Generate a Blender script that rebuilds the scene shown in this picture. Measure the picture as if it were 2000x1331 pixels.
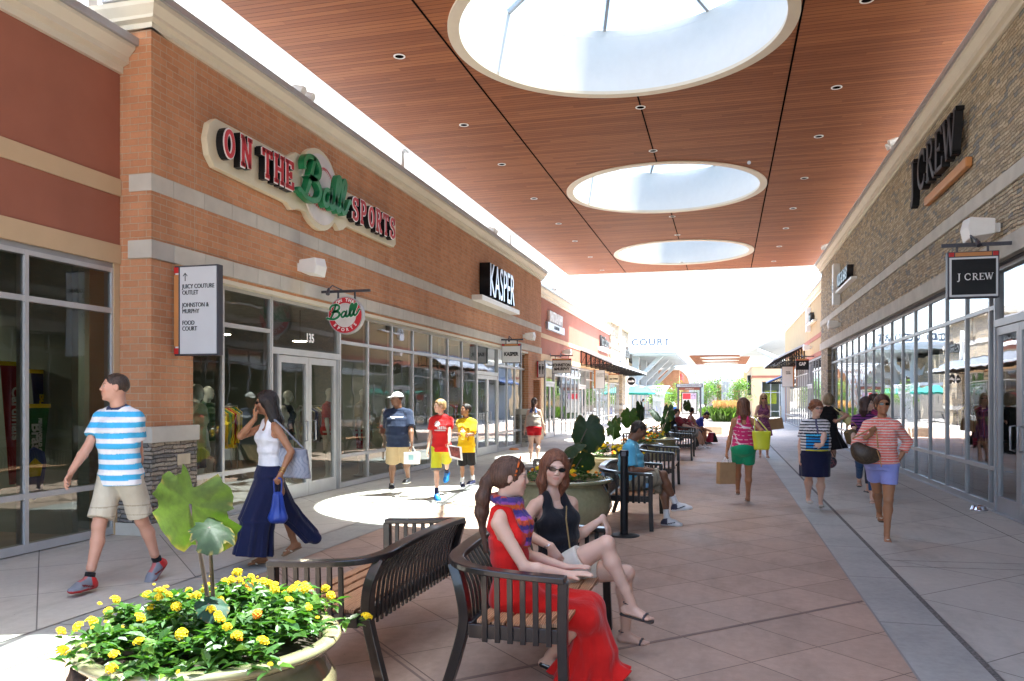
import bpy, bmesh, math, random
import numpy as np
from mathutils import Vector, Matrix
R = math.radians
random.seed(7)
for o in list(bpy.data.objects): bpy.data.objects.remove(o)
sc = bpy.context.scene
col = sc.collection
# ---------------------------------------------------------------- camera
F, CX, CY, HC = 1571.0, 1000.0, 780.5, 1.6          # photo calibration (2000 px wide)
TH = math.atan2(416.0, F); ST, CT = math.sin(TH), math.cos(TH)
cam_d = bpy.data.cameras.new('camera'); cam = bpy.data.objects.new('camera', cam_d); col.objects.link(cam)
cam.location = (0, 0, HC); cam.rotation_euler = (R(90), 0, TH)
cam_d.sensor_width = 36; cam_d.lens = F/2000*36; cam_d.shift_y = (CY-665.5)/2000
cam_d.clip_start = .05; cam_d.clip_end = 2000
sc.camera = cam
# ---------------------------------------------------------------- world, sun, exposure
SUN = Vector((2.05, .70, 7.35)).normalized()
w = bpy.data.worlds.new('World'); sc.world = w; w.use_nodes = True
nt = w.node_tree; bg = nt.nodes['Background']; sky = nt.nodes.new('ShaderNodeTexSky')
sky.sky_type = 'NISHITA'; sky.sun_disc = False
sky.sun_elevation = math.asin(SUN.z); sky.sun_rotation = math.atan2(SUN.x, SUN.y)
sky.air_density = 1.0; sky.dust_density = 2.5; sky.ozone_density = 1.0
nt.links.new(sky.outputs[0], bg.inputs[0]); bg.inputs[1].default_value = .12
sd = bpy.data.lights.new('sun', 'SUN'); so = bpy.data.objects.new('sun', sd); col.objects.link(so)
so.rotation_euler = SUN.to_track_quat('Z', 'Y').to_euler(); so.location = (20, 5, 60)
sd.energy = 3.2; sd.angle = R(.5); sd.color = (1, .96, .9)
sc.view_settings.view_transform = 'Standard'; sc.view_settings.look = 'None'
sc.view_settings.exposure = 3.38; sc.view_settings.gamma = 1
sc.render.engine = 'CYCLES'
cy = sc.cycles
cy.use_denoising = True
try: cy.denoiser = 'OPENIMAGEDENOISE'
except Exception: pass
cy.max_bounces = 10; cy.diffuse_bounces = 6; cy.glossy_bounces = 4; cy.transparent_max_bounces = 12
cy.transmission_bounces = 4; cy.sample_clamp_indirect = 8; cy.caustics_reflective = False; cy.caustics_refractive = False

# ---------------------------------------------------------------- calibration helpers (photo pixel -> metres)
def wpt(px, py, z):
    """point at depth z (m from the camera plane) seen at photo pixel px,py"""
    xr = (px-CX)/F*z
    return Vector((-ST*z+CT*xr, CT*z+ST*xr, HC-(py-CY)/F*z))
def gp(px, py, h=0.0):
    z = (HC-h)*F/(py-CY); return wpt(px, py, z)
def onX(px, X):
    """Y and depth where the column px meets the plane x = X"""
    dx = (px-CX)/F; z = X/(-ST+CT*dx); return z*(CT+ST*dx), z
def onY(px, Y):
    dx = (px-CX)/F; z = Y/(CT+ST*dx); return z*(-ST+CT*dx), z
def zh(py, z): return HC-(py-CY)/F*z

# ---------------------------------------------------------------- materials
MATS = {}
def newmat(name):
    m = bpy.data.materials.new(name); m.use_nodes = True
    nt = m.node_tree; nt.nodes.clear()
    out = nt.nodes.new('ShaderNodeOutputMaterial'); b = nt.nodes.new('ShaderNodeBsdfPrincipled')
    nt.links.new(b.outputs[0], out.inputs[0])
    return m, nt, b, out
class N:
    """tiny node builder"""
    def __init__(s, nt): s.nt = nt
    def n(s, typ, **k):
        x = s.nt.nodes.new(typ)
        for a, v in k.items():
            if hasattr(x, a): setattr(x, a, v)
        return x
    def l(s, a, b): s.nt.links.new(a, b)
    def pos(s): return s.n('ShaderNodeNewGeometry').outputs['Position']
    def obj(s): return s.n('ShaderNodeTexCoord').outputs['Object']
    def math(s, op, a, b=None, c=None):
        x = s.n('ShaderNodeMath', operation=op)
        for i, v in enumerate((a, b, c)):
            if v is None: continue
            if isinstance(v, (int, float)): x.inputs[i].default_value = v
            else: s.l(v, x.inputs[i])
        return x.outputs[0]
    def sep(s, v): x = s.n('ShaderNodeSeparateXYZ'); s.l(v, x.inputs[0]); return x.outputs
    def comb(s, a, b, c=0):
        x = s.n('ShaderNodeCombineXYZ')
        for i, v in enumerate((a, b, c)):
            if isinstance(v, (int, float)): x.inputs[i].default_value = v
            else: s.l(v, x.inputs[i])
        return x.outputs[0]
    def scale(s, v, sx, sy, sz):
        x = s.n('ShaderNodeVectorMath', operation='MULTIPLY'); s.l(v, x.inputs[0]); x.inputs[1].default_value = (sx, sy, sz); return x.outputs[0]
    def noise(s, v, sc_, det=3, rough=.55):
        x = s.n('ShaderNodeTexNoise'); s.l(v, x.inputs['Vector']); x.inputs['Scale'].default_value = sc_
        x.inputs['Detail'].default_value = det; x.inputs['Roughness'].default_value = rough; return x.outputs['Fac']
    def ramp(s, f, stops, interp='LINEAR'):
        x = s.n('ShaderNodeValToRGB'); s.l(f, x.inputs[0]); x.color_ramp.interpolation = interp
        e = x.color_ramp.elements
        while len(e) < len(stops): e.new(.5)
        for i, (p, c) in enumerate(stops):
            e[i].position = p; e[i].color = (*c, 1) if len(c) == 3 else c
        return x.outputs[0]
    def mix(s, f, a, b, mode='MIX'):
        x = s.n('ShaderNodeMix', data_type='RGBA', blend_type=mode)
        for sock, v in ((x.inputs[0], f), (x.inputs[6], a), (x.inputs[7], b)):
            if isinstance(v, (int, float)): sock.default_value = v
            elif isinstance(v, tuple): sock.default_value = (*v, 1) if len(v) == 3 else v
            else: s.l(v, sock)
        return x.outputs[2]
    def bump(s, h, strength, dist=.01):
        x = s.n('ShaderNodeBump'); s.l(h, x.inputs['Height']); x.inputs['Strength'].default_value = strength
        x.inputs['Distance'].default_value = dist; return x.outputs[0]
def setb(b, rough=None, metal=None, spec=None, coat=None, emis=None, es=0):
    if rough is not None: b.inputs['Roughness'].default_value = rough
    if metal is not None: b.inputs['Metallic'].default_value = metal
    if spec is not None: b.inputs['Specular IOR Level'].default_value = spec
    if coat: b.inputs['Coat Weight'].default_value = coat; b.inputs['Coat Roughness'].default_value = .05
    if emis: b.inputs['Emission Color'].default_value = (*emis, 1); b.inputs['Emission Strength'].default_value = es
def plain(name, c, rough=.6, metal=0, var=.12, vs=6, bump=.0, bs=40, spec=None, coat=0):
    """a colour with gentle procedural unevenness"""
    if name in MATS: return MATS[name]
    m, nt, b, out = newmat(name); k = N(nt)
    p = k.obj(); nz = k.noise(p, vs, 4)
    lo = tuple(max(0, x*(1-var)) for x in c); hi = tuple(min(1, x*(1+var)) for x in c)
    k.l(k.ramp(nz, [(.3, lo), (.7, hi)]), b.inputs['Base Color'])
    setb(b, rough, metal, spec, coat)
    if bump: k.l(k.bump(k.noise(p, bs, 3), bump), b.inputs['Normal'])
    MATS[name] = m; return m
def emit(name, c, s):
    if name in MATS: return MATS[name]
    m, nt, b, out = newmat(name); b.inputs['Base Color'].default_value = (*c, 1); setb(b, .5, emis=c, es=s); MATS[name] = m; return m
def vcol(name, rough=.55, bump=0, bs=60, sss=0, spec=.3, sheen=0):
    """base colour from the mesh colour attribute 'Col' with slight noise"""
    if name in MATS: return MATS[name]
    m, nt, b, out = newmat(name); k = N(nt)
    a = k.n('ShaderNodeAttribute', attribute_name='Col'); nz = k.noise(k.obj(), 9, 4)
    k.l(k.mix(1.0, a.outputs['Color'], k.ramp(nz, [(.3, (.88, .88, .88)), (.7, (1, 1, 1))]), 'MULTIPLY'), b.inputs['Base Color'])
    setb(b, rough, 0, spec)
    if sss: b.inputs['Subsurface Weight'].default_value = sss; b.inputs['Subsurface Radius'].default_value = (.02, .008, .004); b.inputs['Subsurface Scale'].default_value = .3
    if sheen: b.inputs['Sheen Weight'].default_value = sheen
    if bump:
        h = k.noise(k.obj(), bs, 3)
        if sheen: h = k.math('ADD', k.math('MULTIPLY', h, .3), k.math('MULTIPLY', k.noise(k.scale(k.obj(), 15, 15, 6), 1, 3, .5), 5.0)); bump = .75
        if sss: h = k.math('ADD', h, k.math('MULTIPLY', k.noise(k.obj(), 22, 3), .8))
        k.l(k.bump(h, bump, .004), b.inputs['Normal'])
    MATS[name] = m; return m

def m_brick():
    m, nt, b, out = newmat('orange_brick'); k = N(nt); s = k.sep(k.pos())
    v = k.comb(k.math('ADD', s[0], s[1]), s[2])
    t = k.n('ShaderNodeTexBrick'); k.l(v, t.inputs['Vector'])
    t.offset = .5; t.inputs['Scale'].default_value = 1; t.inputs['Brick Width'].default_value = .225; t.inputs['Row Height'].default_value = .0835
    t.inputs['Mortar Size'].default_value = .0055; t.inputs['Mortar Smooth'].default_value = .15; t.inputs['Bias'].default_value = -.1
    t.inputs['Color1'].default_value = (.64, .31, .165, 1); t.inputs['Color2'].default_value = (.54, .245, .125, 1)
    t.inputs['Mortar'].default_value = (.58, .43, .30, 1)
    nz = k.noise(k.pos(), 1.3, 4); nz2 = k.noise(k.pos(), 35, 3)
    c = k.mix(.5, t.outputs['Color'], k.ramp(nz, [(.3, (.72, .72, .74)), (.7, (1.0, 1.0, 1.0))]), 'MULTIPLY')
    sk = k.noise(k.comb(k.math('MULTIPLY', k.math('ADD', s[0], s[1]), 2.6), k.math('MULTIPLY', s[2], .35)), 1, 4, .6); c = k.mix(.55, c, k.ramp(sk, [(.34, (.78, .76, .74)), (.55, (1, 1, 1)), (.75, (1.1, 1.08, 1.04))]), 'MULTIPLY')
    c = k.mix(.35, c, k.ramp(nz2, [(.3, (.7, .7, .7)), (.7, (1, 1, 1))]), 'MULTIPLY')
    k.l(c, b.inputs['Base Color']); setb(b, .85, spec=.2)
    h = k.math('SUBTRACT', k.math('MULTIPLY', nz2, .3), k.math('MULTIPLY', t.outputs['Fac'], 1.0))
    k.l(k.bump(h, .9, .012), b.inputs['Normal']); return m
def m_ledge(name, cols, bw=.26, rh=.052, dark=.30):
    """stacked ledge stone: thin uneven courses, every stone with its own tone and depth"""
    m, nt, b, out = newmat(name); k = N(nt); p = k.pos(); s = k.sep(p)
    u = k.math('ADD', s[0], s[1]); wv = k.noise(p, 2.6, 3); wz = k.math('MULTIPLY', k.math('SUBTRACT', wv, .5), .075); wf = k.math('MULTIPLY', k.math('SUBTRACT', k.noise(p, 17, 2), .5), .03)
    zz = k.math('ADD', k.math('ADD', s[2], wz), wf); row = k.math('FLOOR', k.math('MULTIPLY', zz, 1/rh)); fz = k.math('FRACT', k.math('MULTIPLY', zz, 1/rh))
    w1 = k.n('ShaderNodeTexWhiteNoise', noise_dimensions='1D'); k.l(row, w1.inputs['W'])
    uu = k.math('ADD', k.math('MULTIPLY', u, k.math('ADD', k.math('MULTIPLY', w1.outputs['Value'], 1.6/bw*.5), .62/bw)), k.math('ADD', k.math('MULTIPLY', w1.outputs['Value'], 37.0), k.math('MULTIPLY', wf, 12)))
    cu = k.math('FLOOR', uu); fu = k.math('FRACT', uu); w2 = k.n('ShaderNodeTexWhiteNoise', noise_dimensions='2D'); k.l(k.comb(cu, row), w2.inputs['Vector']); rc = k.sep(w2.outputs['Color'])
    n = len(cols); c = k.ramp(w2.outputs['Value'], [(i/n, cols[i]) for i in range(n)], 'CONSTANT')
    c = k.mix(.6, c, k.ramp(k.noise(p, 30, 4), [(.3, (.55, .55, .55)), (.7, (1.15, 1.12, 1.08))]), 'MULTIPLY')
    ez = k.math('MULTIPLY', k.math('MINIMUM', fz, k.math('SUBTRACT', 1.0, fz)), rh); eu = k.math('MULTIPLY', k.math('MINIMUM', fu, k.math('SUBTRACT', 1.0, fu)), bw)
    e = k.math('MINIMUM', ez, eu); c = k.mix(1, c, k.ramp(k.math('MULTIPLY', e, 60), [(0, (dark,)*3), (.42, (1, 1, 1))]), 'MULTIPLY'); k.l(c, b.inputs['Base Color']); setb(b, .9, spec=.15)
    h = k.math('ADD', k.math('MULTIPLY', k.math('MINIMUM', e, .010), 70), k.math('ADD', k.math('MULTIPLY', rc[1], 1.1), k.math('MULTIPLY', k.noise(p, 45, 3), .5)))
    k.l(k.bump(h, 1.0, .03), b.inputs['Normal']); return m
def m_wood_soffit():
    m, nt, b, out = newmat('wood_soffit'); k = N(nt); p = k.pos(); s = k.sep(p)
    row = k.math('MULTIPLY', s[1], 1/.115); fl = k.math('FLOOR', row); fr = k.math('FRACT', row)
    wn = k.n('ShaderNodeTexWhiteNoise', noise_dimensions='2D')
    seg = k.math('FLOOR', k.math('ADD', k.math('MULTIPLY', s[0], .33), k.math('MULTIPLY', fl, .37)))
    k.l(k.comb(fl, seg), wn.inputs['Vector'])
    gr = k.noise(k.comb(k.math('MULTIPLY', s[0], 1.2), k.math('MULTIPLY', s[1], 34)), 1, 5, .65)
    f = k.math('ADD', k.math('MULTIPLY', wn.outputs['Value'], .33), k.math('MULTIPLY', gr, .67))
    c = k.ramp(f, [(.2, (.18, .056, .020)), (.5, (.27, .090, .032)), (.8, (.38, .138, .050))])
    gap = k.ramp(fr, [(0, (.12, .12, .12)), (.05, (.2, .2, .2)), (.085, (1, 1, 1)), (1, (1, 1, 1))])
    k.l(k.mix(1, c, gap, 'MULTIPLY'), b.inputs['Base Color']); setb(b, .62, spec=.12)
    h = k.math('ADD', k.sep(gap)[0], k.math('MULTIPLY', gr, .12)); k.l(k.bump(h, .7, .01), b.inputs['Normal']); return m
def joints(k, s, sp, width, off1=0, off2=0):
    """1 on a 45 degree joint grid with spacing sp (perpendicular)"""
    per = sp*math.sqrt(2)
    def line(v, off):
        f = k.math('FRACT', k.math('MULTIPLY', k.math('ADD', v, off), 1/per))
        d = k.math('ABSOLUTE', k.math('SUBTRACT', f, .5)); return k.math('GREATER_THAN', d, .5-width*1.414/per/2)
    return k.math('MAXIMUM', line(k.math('ADD', s[0], s[1]), off1), line(k.math('SUBTRACT', s[0], s[1]), off2))
def m_ground(name, c, sp, width, dark, off1=0, off2=0, var=.14, rough=.75, cell=.06):
    m, nt, b, out = newmat(name); k = N(nt); p = k.pos(); s = k.sep(p)
    j = joints(k, s, sp, width, off1, off2)
    per = sp*math.sqrt(2)
    ia = k.math('FLOOR', k.math('ADD', k.math('MULTIPLY', k.math('ADD', k.math('ADD', s[0], s[1]), off1), 1/per), .5*0))
    ib = k.math('FLOOR', k.math('MULTIPLY', k.math('ADD', k.math('SUBTRACT', s[0], s[1]), off2), 1/per))
    wn = k.n('ShaderNodeTexWhiteNoise', noise_dimensions='2D'); k.l(k.comb(ia, ib), wn.inputs['Vector'])
    n1 = k.noise(p, .9, 5, .6); n2 = k.noise(p, 14, 5, .7); n3 = k.noise(p, 160, 2)
    f = k.math('ADD', k.math('ADD', k.math('MULTIPLY', n1, .45), k.math('MULTIPLY', n2, .35)), k.math('MULTIPLY', n3, .2))
    lo = tuple(x*(1-var) for x in c); hi = tuple(x*(1+var) for x in c)
    cc = k.ramp(f, [(.34, lo), (.66, hi)])
    cc = k.mix(1, cc, k.ramp(wn.outputs['Value'], [(0, (1-cell,)*3), (1, (1+cell,)*3)]), 'MULTIPLY')
    # grit and stains
    vo = k.n('ShaderNodeTexVoronoi'); k.l(p, vo.inputs['Vector']); vo.inputs['Scale'].default_value = 3.1
    sp_ = k.math('LESS_THAN', vo.outputs['Distance'], .018)
    cc = k.mix(k.math('MULTIPLY', sp_, .6), cc, (.05, .045, .04))
    v2 = k.n('ShaderNodeTexVoronoi'); k.l(p, v2.inputs['Vector']); v2.inputs['Scale'].default_value = 1.15
    cc = k.mix(k.math('MULTIPLY', k.math('LESS_THAN', v2.outputs['Distance'], .022), .35), cc, (.08, .07, .06))
    cc = k.mix(.8, cc, k.ramp(k.noise(k.scale(p, 1, .35, 1), 1.7, 5, .7), [(.36, (.80, .79, .78)), (.5, (1, 1, 1)), (.68, (1.05, 1.04, 1.03))]), 'MULTIPLY')
    cc = k.mix(k.math('MULTIPLY', j, .85), cc, dark)
    k.l(cc, b.inputs['Base Color']); setb(b, rough, spec=.35)
    k.l(k.ramp(n1, [(.3, (rough-.14,)*3), (.7, (rough+.08,)*3)]), b.inputs['Roughness'])
    h = k.math('SUBTRACT', k.math('MULTIPLY', k.math('ADD', n2, n3), .12), j)
    k.l(k.bump(h, .5, .006), b.inputs['Normal']); return m
def m_glass(name='shop_glass', tint=(.80, .88, .84), refl=1.35, wav=.006):
    m = bpy.data.materials.new(name); m.use_nodes = True; nt = m.node_tree; nt.nodes.clear(); k = N(nt)
    out = k.n('ShaderNodeOutputMaterial'); tr = k.n('ShaderNodeBsdfTransparent'); gl = k.n('ShaderNodeBsdfGlossy'); mx = k.n('ShaderNodeMixShader')
    fr = k.n('ShaderNodeFresnel'); fr.inputs[0].default_value = 1.52
    tr.inputs[0].default_value = (*tint, 1); gl.inputs[0].default_value = (.95, .97, 1, 1); gl.inputs['Roughness'].default_value = .0
    nb = k.bump(k.noise(k.pos(), 1.1, 2), wav, .5); k.l(nb, gl.inputs['Normal'])
    k.l(k.math('MINIMUM', k.math('MULTIPLY', fr.outputs[0], refl*1.15), 1.0), mx.inputs[0]); k.l(tr.outputs[0], mx.inputs[1]); k.l(gl.outputs[0], mx.inputs[2])
    k.l(mx.outputs[0], out.inputs[0]); return m

M = {}
M['brick'] = m_brick()
M['ledge_tan'] = m_ledge('tan_ledge_stone', [(.50, .41, .29), (.64, .54, .39), (.54, .45, .33), (.34, .33, .31), (.58, .49, .36), (.68, .58, .43), (.43, .37, .29), (.54, .43, .30)], bw=.19, rh=.052, dark=.45)
M['ledge_grey'] = m_ledge('grey_ledge_stone', [(.30, .26, .22), (.42, .36, .29), (.22, .21, .20), (.37, .33, .29), (.27, .26, .25), (.46, .41, .34)], bw=.24, rh=.050)
M['soffit'] = m_wood_soffit()
M['paver'] = m_ground('brown_concrete', (.40, .280, .215), .6, .009, (.13, .085, .065), -6.09, 6.63, var=.2)
M['walk'] = m_ground('grey_concrete', (.47, .445, .40), 1.22, .010, (.11, .10, .09), -12.01, 7.35, cell=.04)
M['gutter'] = m_ground('band_concrete', (.27, .265, .25), 60, .01, (.1, .1, .1), 21, 23, cell=.0)
M['asphalt'] = plain('far_ground', (.30, .28, .26), .9, var=.15, vs=.4)
M['stone_band'] = plain('cast_stone', (.52, .49, .43), .85, var=.10, vs=3, bump=.3, bs=90)
M['maroon'] = plain('maroon_stucco', (.34, .122, .075), .9, var=.07, vs=1.5, bump=.35, bs=160)
M['tanstucco'] = plain('tan_stucco', (.58, .42, .255), .9, var=.06, vs=1.5, bump=.35, bs=160)
M['mustard'] = plain('mustard_stucco', (.40, .28, .14), .9, var=.06, vs=1.5, bump=.3, bs=160)
M['cream'] = plain('cream_trim', (.66, .60, .48), .6, var=.04, vs=2)
M['capmetal'] = plain('cap_metal', (.42, .42, .44), .4, .3, var=.05)
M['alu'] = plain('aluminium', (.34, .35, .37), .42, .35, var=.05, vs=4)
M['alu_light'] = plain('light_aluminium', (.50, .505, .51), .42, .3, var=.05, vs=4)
M['white'] = plain('white_paint', (.80, .80, .78), .5, var=.03)
M['whitepanel'] = plain('white_soffit_panel', (.80, .80, .76), .5, var=.02)
M['shaft'] = plain('white_plaster', (.66, .68, .68), .7, var=.02)
M['black'] = plain('black_metal', (.010, .010, .012), .4, .0, var=.2, spec=.25); M['matte_black'] = plain('matte_black', (.006, .005, .005), .95, spec=.0)
M['darkmetal'] = plain('dark_grey_metal', (.055, .055, .07), .45, .2, var=.1)
M['glass'] = m_glass()
M['skyglass'] = m_glass('skylight_glass', (.74, .85, .86), .5, 0)
M['letter_white'] = plain('white_lettering', (.80, .80, .80), .4, var=.02)
M['letter_black'] = plain('black_lettering', (.015, .015, .018), .35, var=.1)
M['signface'] = plain('sign_face', (.66, .68, .70), .35, var=.02)
M['orange'] = plain('orange_trim', (.52, .22, .07), .5, var=.05)
M['red'] = plain('red_paint', (.48, .02, .02), .4, var=.05)
M['bench'] = plain('bench_metal', (.016, .014, .015), .28, .2, var=.2, vs=14, coat=.25)
M['interior'] = plain('shop_wall', (.27, .33, .30), .9, var=.1, vs=1)
M['intfloor'] = plain('shop_floor', (.24, .20, .16), .45, var=.2, vs=2)
M['intceil'] = plain('shop_ceiling', (.5, .49, .46), .9)
M['roof'] = plain('roof_membrane', (.80, .79, .76), .8, var=.05, vs=.5)

# ---------------------------------------------------------------- mesh builder
def tag(o, label=None, cat=None, group=None, kind=None):
    if label: o['label'] = label
    if cat: o['category'] = cat
    if group: o['group'] = group
    if kind: o['kind'] = kind
    return o
def empty(name, loc=(0, 0, 0), label=None, cat=None, group=None, rz=0, kind=None):
    o = bpy.data.objects.new(name, None); col.objects.link(o); o.location = loc; o.rotation_euler = (0, 0, rz); o.empty_display_size = .2
    return tag(o, label, cat, group, kind)
def mesh_obj(name, me, mat, parent=None, smooth=False, world=True):
    o = bpy.data.objects.new(name, me); col.objects.link(o)
    if mat is not None:
        for m in (mat if isinstance(mat, (list, tuple)) else [mat]): me.materials.append(m)
    if smooth:
        me.polygons.foreach_set('use_smooth', [True]*len(me.polygons))
    if parent is not None:
        o.parent = parent
        if world:   # geometry was given in world coordinates: move it into the parent's frame
            g, pp = Vector((0, 0, 0)), parent
            chain = Matrix.Identity(4)
            while pp is not None:
                chain = Matrix.LocRotScale(pp.location, pp.rotation_euler, pp.scale) @ chain; pp = pp.parent
            me.transform(chain.inverted())
    return o
class MB:
    def __init__(s): s.v = []; s.f = []; s.m = []; s.mi = 0
    def add(s, vs, fs):
        n = len(s.v); s.v += [tuple(x) for x in vs]; s.f += [tuple(i+n for i in f) for f in fs]; s.m += [s.mi]*len(fs); return s
    def box(s, a, b, bev=0):
        x0, y0, z0 = a; x1, y1, z1 = b
        x0, x1 = min(x0, x1), max(x0, x1); y0, y1 = min(y0, y1), max(y0, y1); z0, z1 = min(z0, z1), max(z0, z1)
        return s.add([(x0,y0,z0),(x1,y0,z0),(x1,y1,z0),(x0,y1,z0),(x0,y0,z1),(x1,y0,z1),(x1,y1,z1),(x0,y1,z1)],
                     [(0,3,2,1),(4,5,6,7),(0,1,5,4),(1,2,6,5),(2,3,7,6),(3,0,4,7)])
    def quad(s, a, b, c, d): return s.add([a, b, c, d], [(0, 1, 2, 3)])
    def bar(s, a, b, w, h=None, up=(0, 0, 1)):
        """rectangular bar between two points"""
        h = h or w; a = Vector(a); b = Vector(b); d = (b-a).normalized(); up = Vector(up)
        if abs(d.dot(up)) > .98: up = Vector((0, 1, 0))
        u = d.cross(up).normalized(); v = u.cross(d).normalized()
        vs = [p+u*sx*w/2+v*sy*h/2 for p in (a, b) for sx, sy in ((-1,-1),(1,-1),(1,1),(-1,1))]
        return s.add(vs, [(0,1,2,3),(7,6,5,4),(0,4,5,1),(1,5,6,2),(2,6,7,3),(3,7,4,0)])
    def tube(s, pts, r, n=8, caps=True):
        pts = [Vector(p) for p in pts]; rs = r if isinstance(r, (list, tuple)) else [r]*len(pts); base = len(s.v); vs = []; fs = []
        prev = None
        for i, p in enumerate(pts):
            d = (pts[min(i+1, len(pts)-1)]-pts[max(i-1, 0)]).normalized()
            if prev is None:
                u = d.orthogonal().normalized()
            else:
                u = (prev-d*prev.dot(d)); u = u.normalized() if u.length > 1e-6 else d.orthogonal().normalized()
            prev = u; v = d.cross(u)
            for j in range(n):
                a = 2*math.pi*j/n; vs.append(p+u*math.cos(a)*rs[i]+v*math.sin(a)*rs[i])
        for i in range(len(pts)-1):
            for j in range(n):
                fs.append((i*n+j, i*n+(j+1) % n, (i+1)*n+(j+1) % n, (i+1)*n+j))
        if caps: fs.append(tuple(range(n))[::-1]); fs.append(tuple((len(pts)-1)*n+j for j in range(n)))
        return s.add(vs, fs)
    def lathe(s, c, prof, n=40, cap=True):
        c = Vector(c); vs = []; fs = []
        for r, z in prof:
            for j in range(n):
                a = 2*math.pi*j/n; vs.append(c+Vector((r*math.cos(a), r*math.sin(a), z)))
        for i in range(len(prof)-1):
            for j in range(n): fs.append((i*n+j, i*n+(j+1) % n, (i+1)*n+(j+1) % n, (i+1)*n+j))
        if cap: fs.append(tuple(range(n))[::-1]); fs.append(tuple((len(prof)-1)*n+j for j in range(n)))
        return s.add(vs, fs)
    def prism(s, pts, fn, t0, t1):
        """2-D outline -> solid; fn(u, v, t) gives the 3-D point"""
        n = len(pts); vs = [fn(u, v, t0) for u, v in pts]+[fn(u, v, t1) for u, v in pts]
        fs = [tuple(range(n))[::-1], tuple(range(n, 2*n))]+[(i, (i+1) % n, n+(i+1) % n, n+i) for i in range(n)]
        return s.add(vs, fs)
    def ribbon(s, pts, wd, fn, t0, t1):
        """2-D polyline with width (number or list) -> solid stroke"""
        pts = [Vector(p) for p in pts]; n = len(pts); ws = wd if isinstance(wd, (list, tuple)) else [wd]*n
        L = []; Rr = []
        for i, p in enumerate(pts):
            d0 = (p-pts[i-1]).normalized() if i else (pts[1]-p).normalized()
            d1 = (pts[i+1]-p).normalized() if i < n-1 else d0
            nn = Vector((-(d0+d1).y, (d0+d1).x)); nn = nn.normalized() if nn.length > 1e-5 else Vector((-d0.y, d0.x))
            c = max(.45, nn.dot(Vector((-d0.y, d0.x)))); o = nn*ws[i]/2/c
            L.append(p+o); Rr.append(p-o)
        for i in range(n-1):
            q = [Rr[i], Rr[i+1], L[i+1], L[i]]
            vs = [fn(a.x, a.y, t0) for a in q]+[fn(a.x, a.y, t1) for a in q]
            s.add(vs, [(3,2,1,0),(4,5,6,7),(0,1,5,4),(2,3,7,6)]+([(3,0,4,7)] if i == 0 else [])+([(1,2,6,5)] if i == n-2 else []))
        return s
    def mesh(s, name):
        me = bpy.data.meshes.new(name); me.from_pydata(s.v, [], s.f)
        if any(s.m): me.polygons.foreach_set('material_index', s.m)
        me.update(); return me
    def build(s, name, mat, parent=None, smooth=False, label=None, bevel=0, fix=True):
        me = s.mesh(name)
        if fix:
            bm = bmesh.new(); bm.from_mesh(me); bmesh.ops.recalc_face_normals(bm, faces=bm.faces); bm.to_mesh(me); bm.free()
        o = mesh_obj(name, me, mat, parent, smooth)
        if bevel:
            b = o.modifiers.new('bevel', 'BEVEL'); b.width = bevel; b.segments = 2; b.limit_method = 'ANGLE'
        if label: o['label'] = label
        return o
def fnX(x, flip=1, y0=0, z0=0, dirn=-1):
    """map (u, v, t) to a wall plane x = const; u runs along +Y*flip, t leaves the wall toward dirn"""
    return lambda u, v, t: Vector((x+dirn*t, y0+flip*u, z0+v))
def fnY(y, flip=1, x0=0, z0=0):
    """map to a plane y = const facing the camera; u along +X"""
    return lambda u, v, t: Vector((x0+flip*u, y-t, z0+v))
def text_mesh(txt, size=1.0, bold=0.0, space=1.0, line=1.0, extr=0.0, sx=1.0, align='CENTER', res=4):
    cu = bpy.data.curves.new('txt', 'FONT'); cu.body = txt; cu.size = size; cu.offset = bold; cu.extrude = extr; cu.align_x = align
    cu.space_character = space; cu.space_line = line; cu.resolution_u = res
    o = bpy.data.objects.new('txt', cu); col.objects.link(o)
    bpy.context.view_layer.update()
    me = bpy.data.meshes.new_from_object(o.evaluated_get(bpy.context.evaluated_depsgraph_get()))
    bpy.data.objects.remove(o); bpy.data.curves.remove(cu)
    if sx != 1: me.transform(Matrix.Diagonal((sx, 1, 1, 1)))
    return me
def place_text(name, txt, mat, parent, fn, t, size, bold=0, extr=.004, **k):
    """text in the (u, v) plane of fn; its cap height is about .7 size"""
    me = text_mesh(txt, size, bold, extr=extr, **k)
    for v in me.vertices:
        p = fn(v.co.x, v.co.y, t+v.co.z); v.co = p
    me.update()
    bm = bmesh.new(); bm.from_mesh(me); bmesh.ops.recalc_face_normals(bm, faces=bm.faces); bm.to_mesh(me); bm.free()
    me.materials.clear()
    return mesh_obj(name, me, mat, parent)
def copy_tree(o, parent=None):
    c = o.copy(); col.objects.link(c); c.parent = parent
    for ch in list(o.children): copy_tree(ch, c)
    return c
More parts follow.
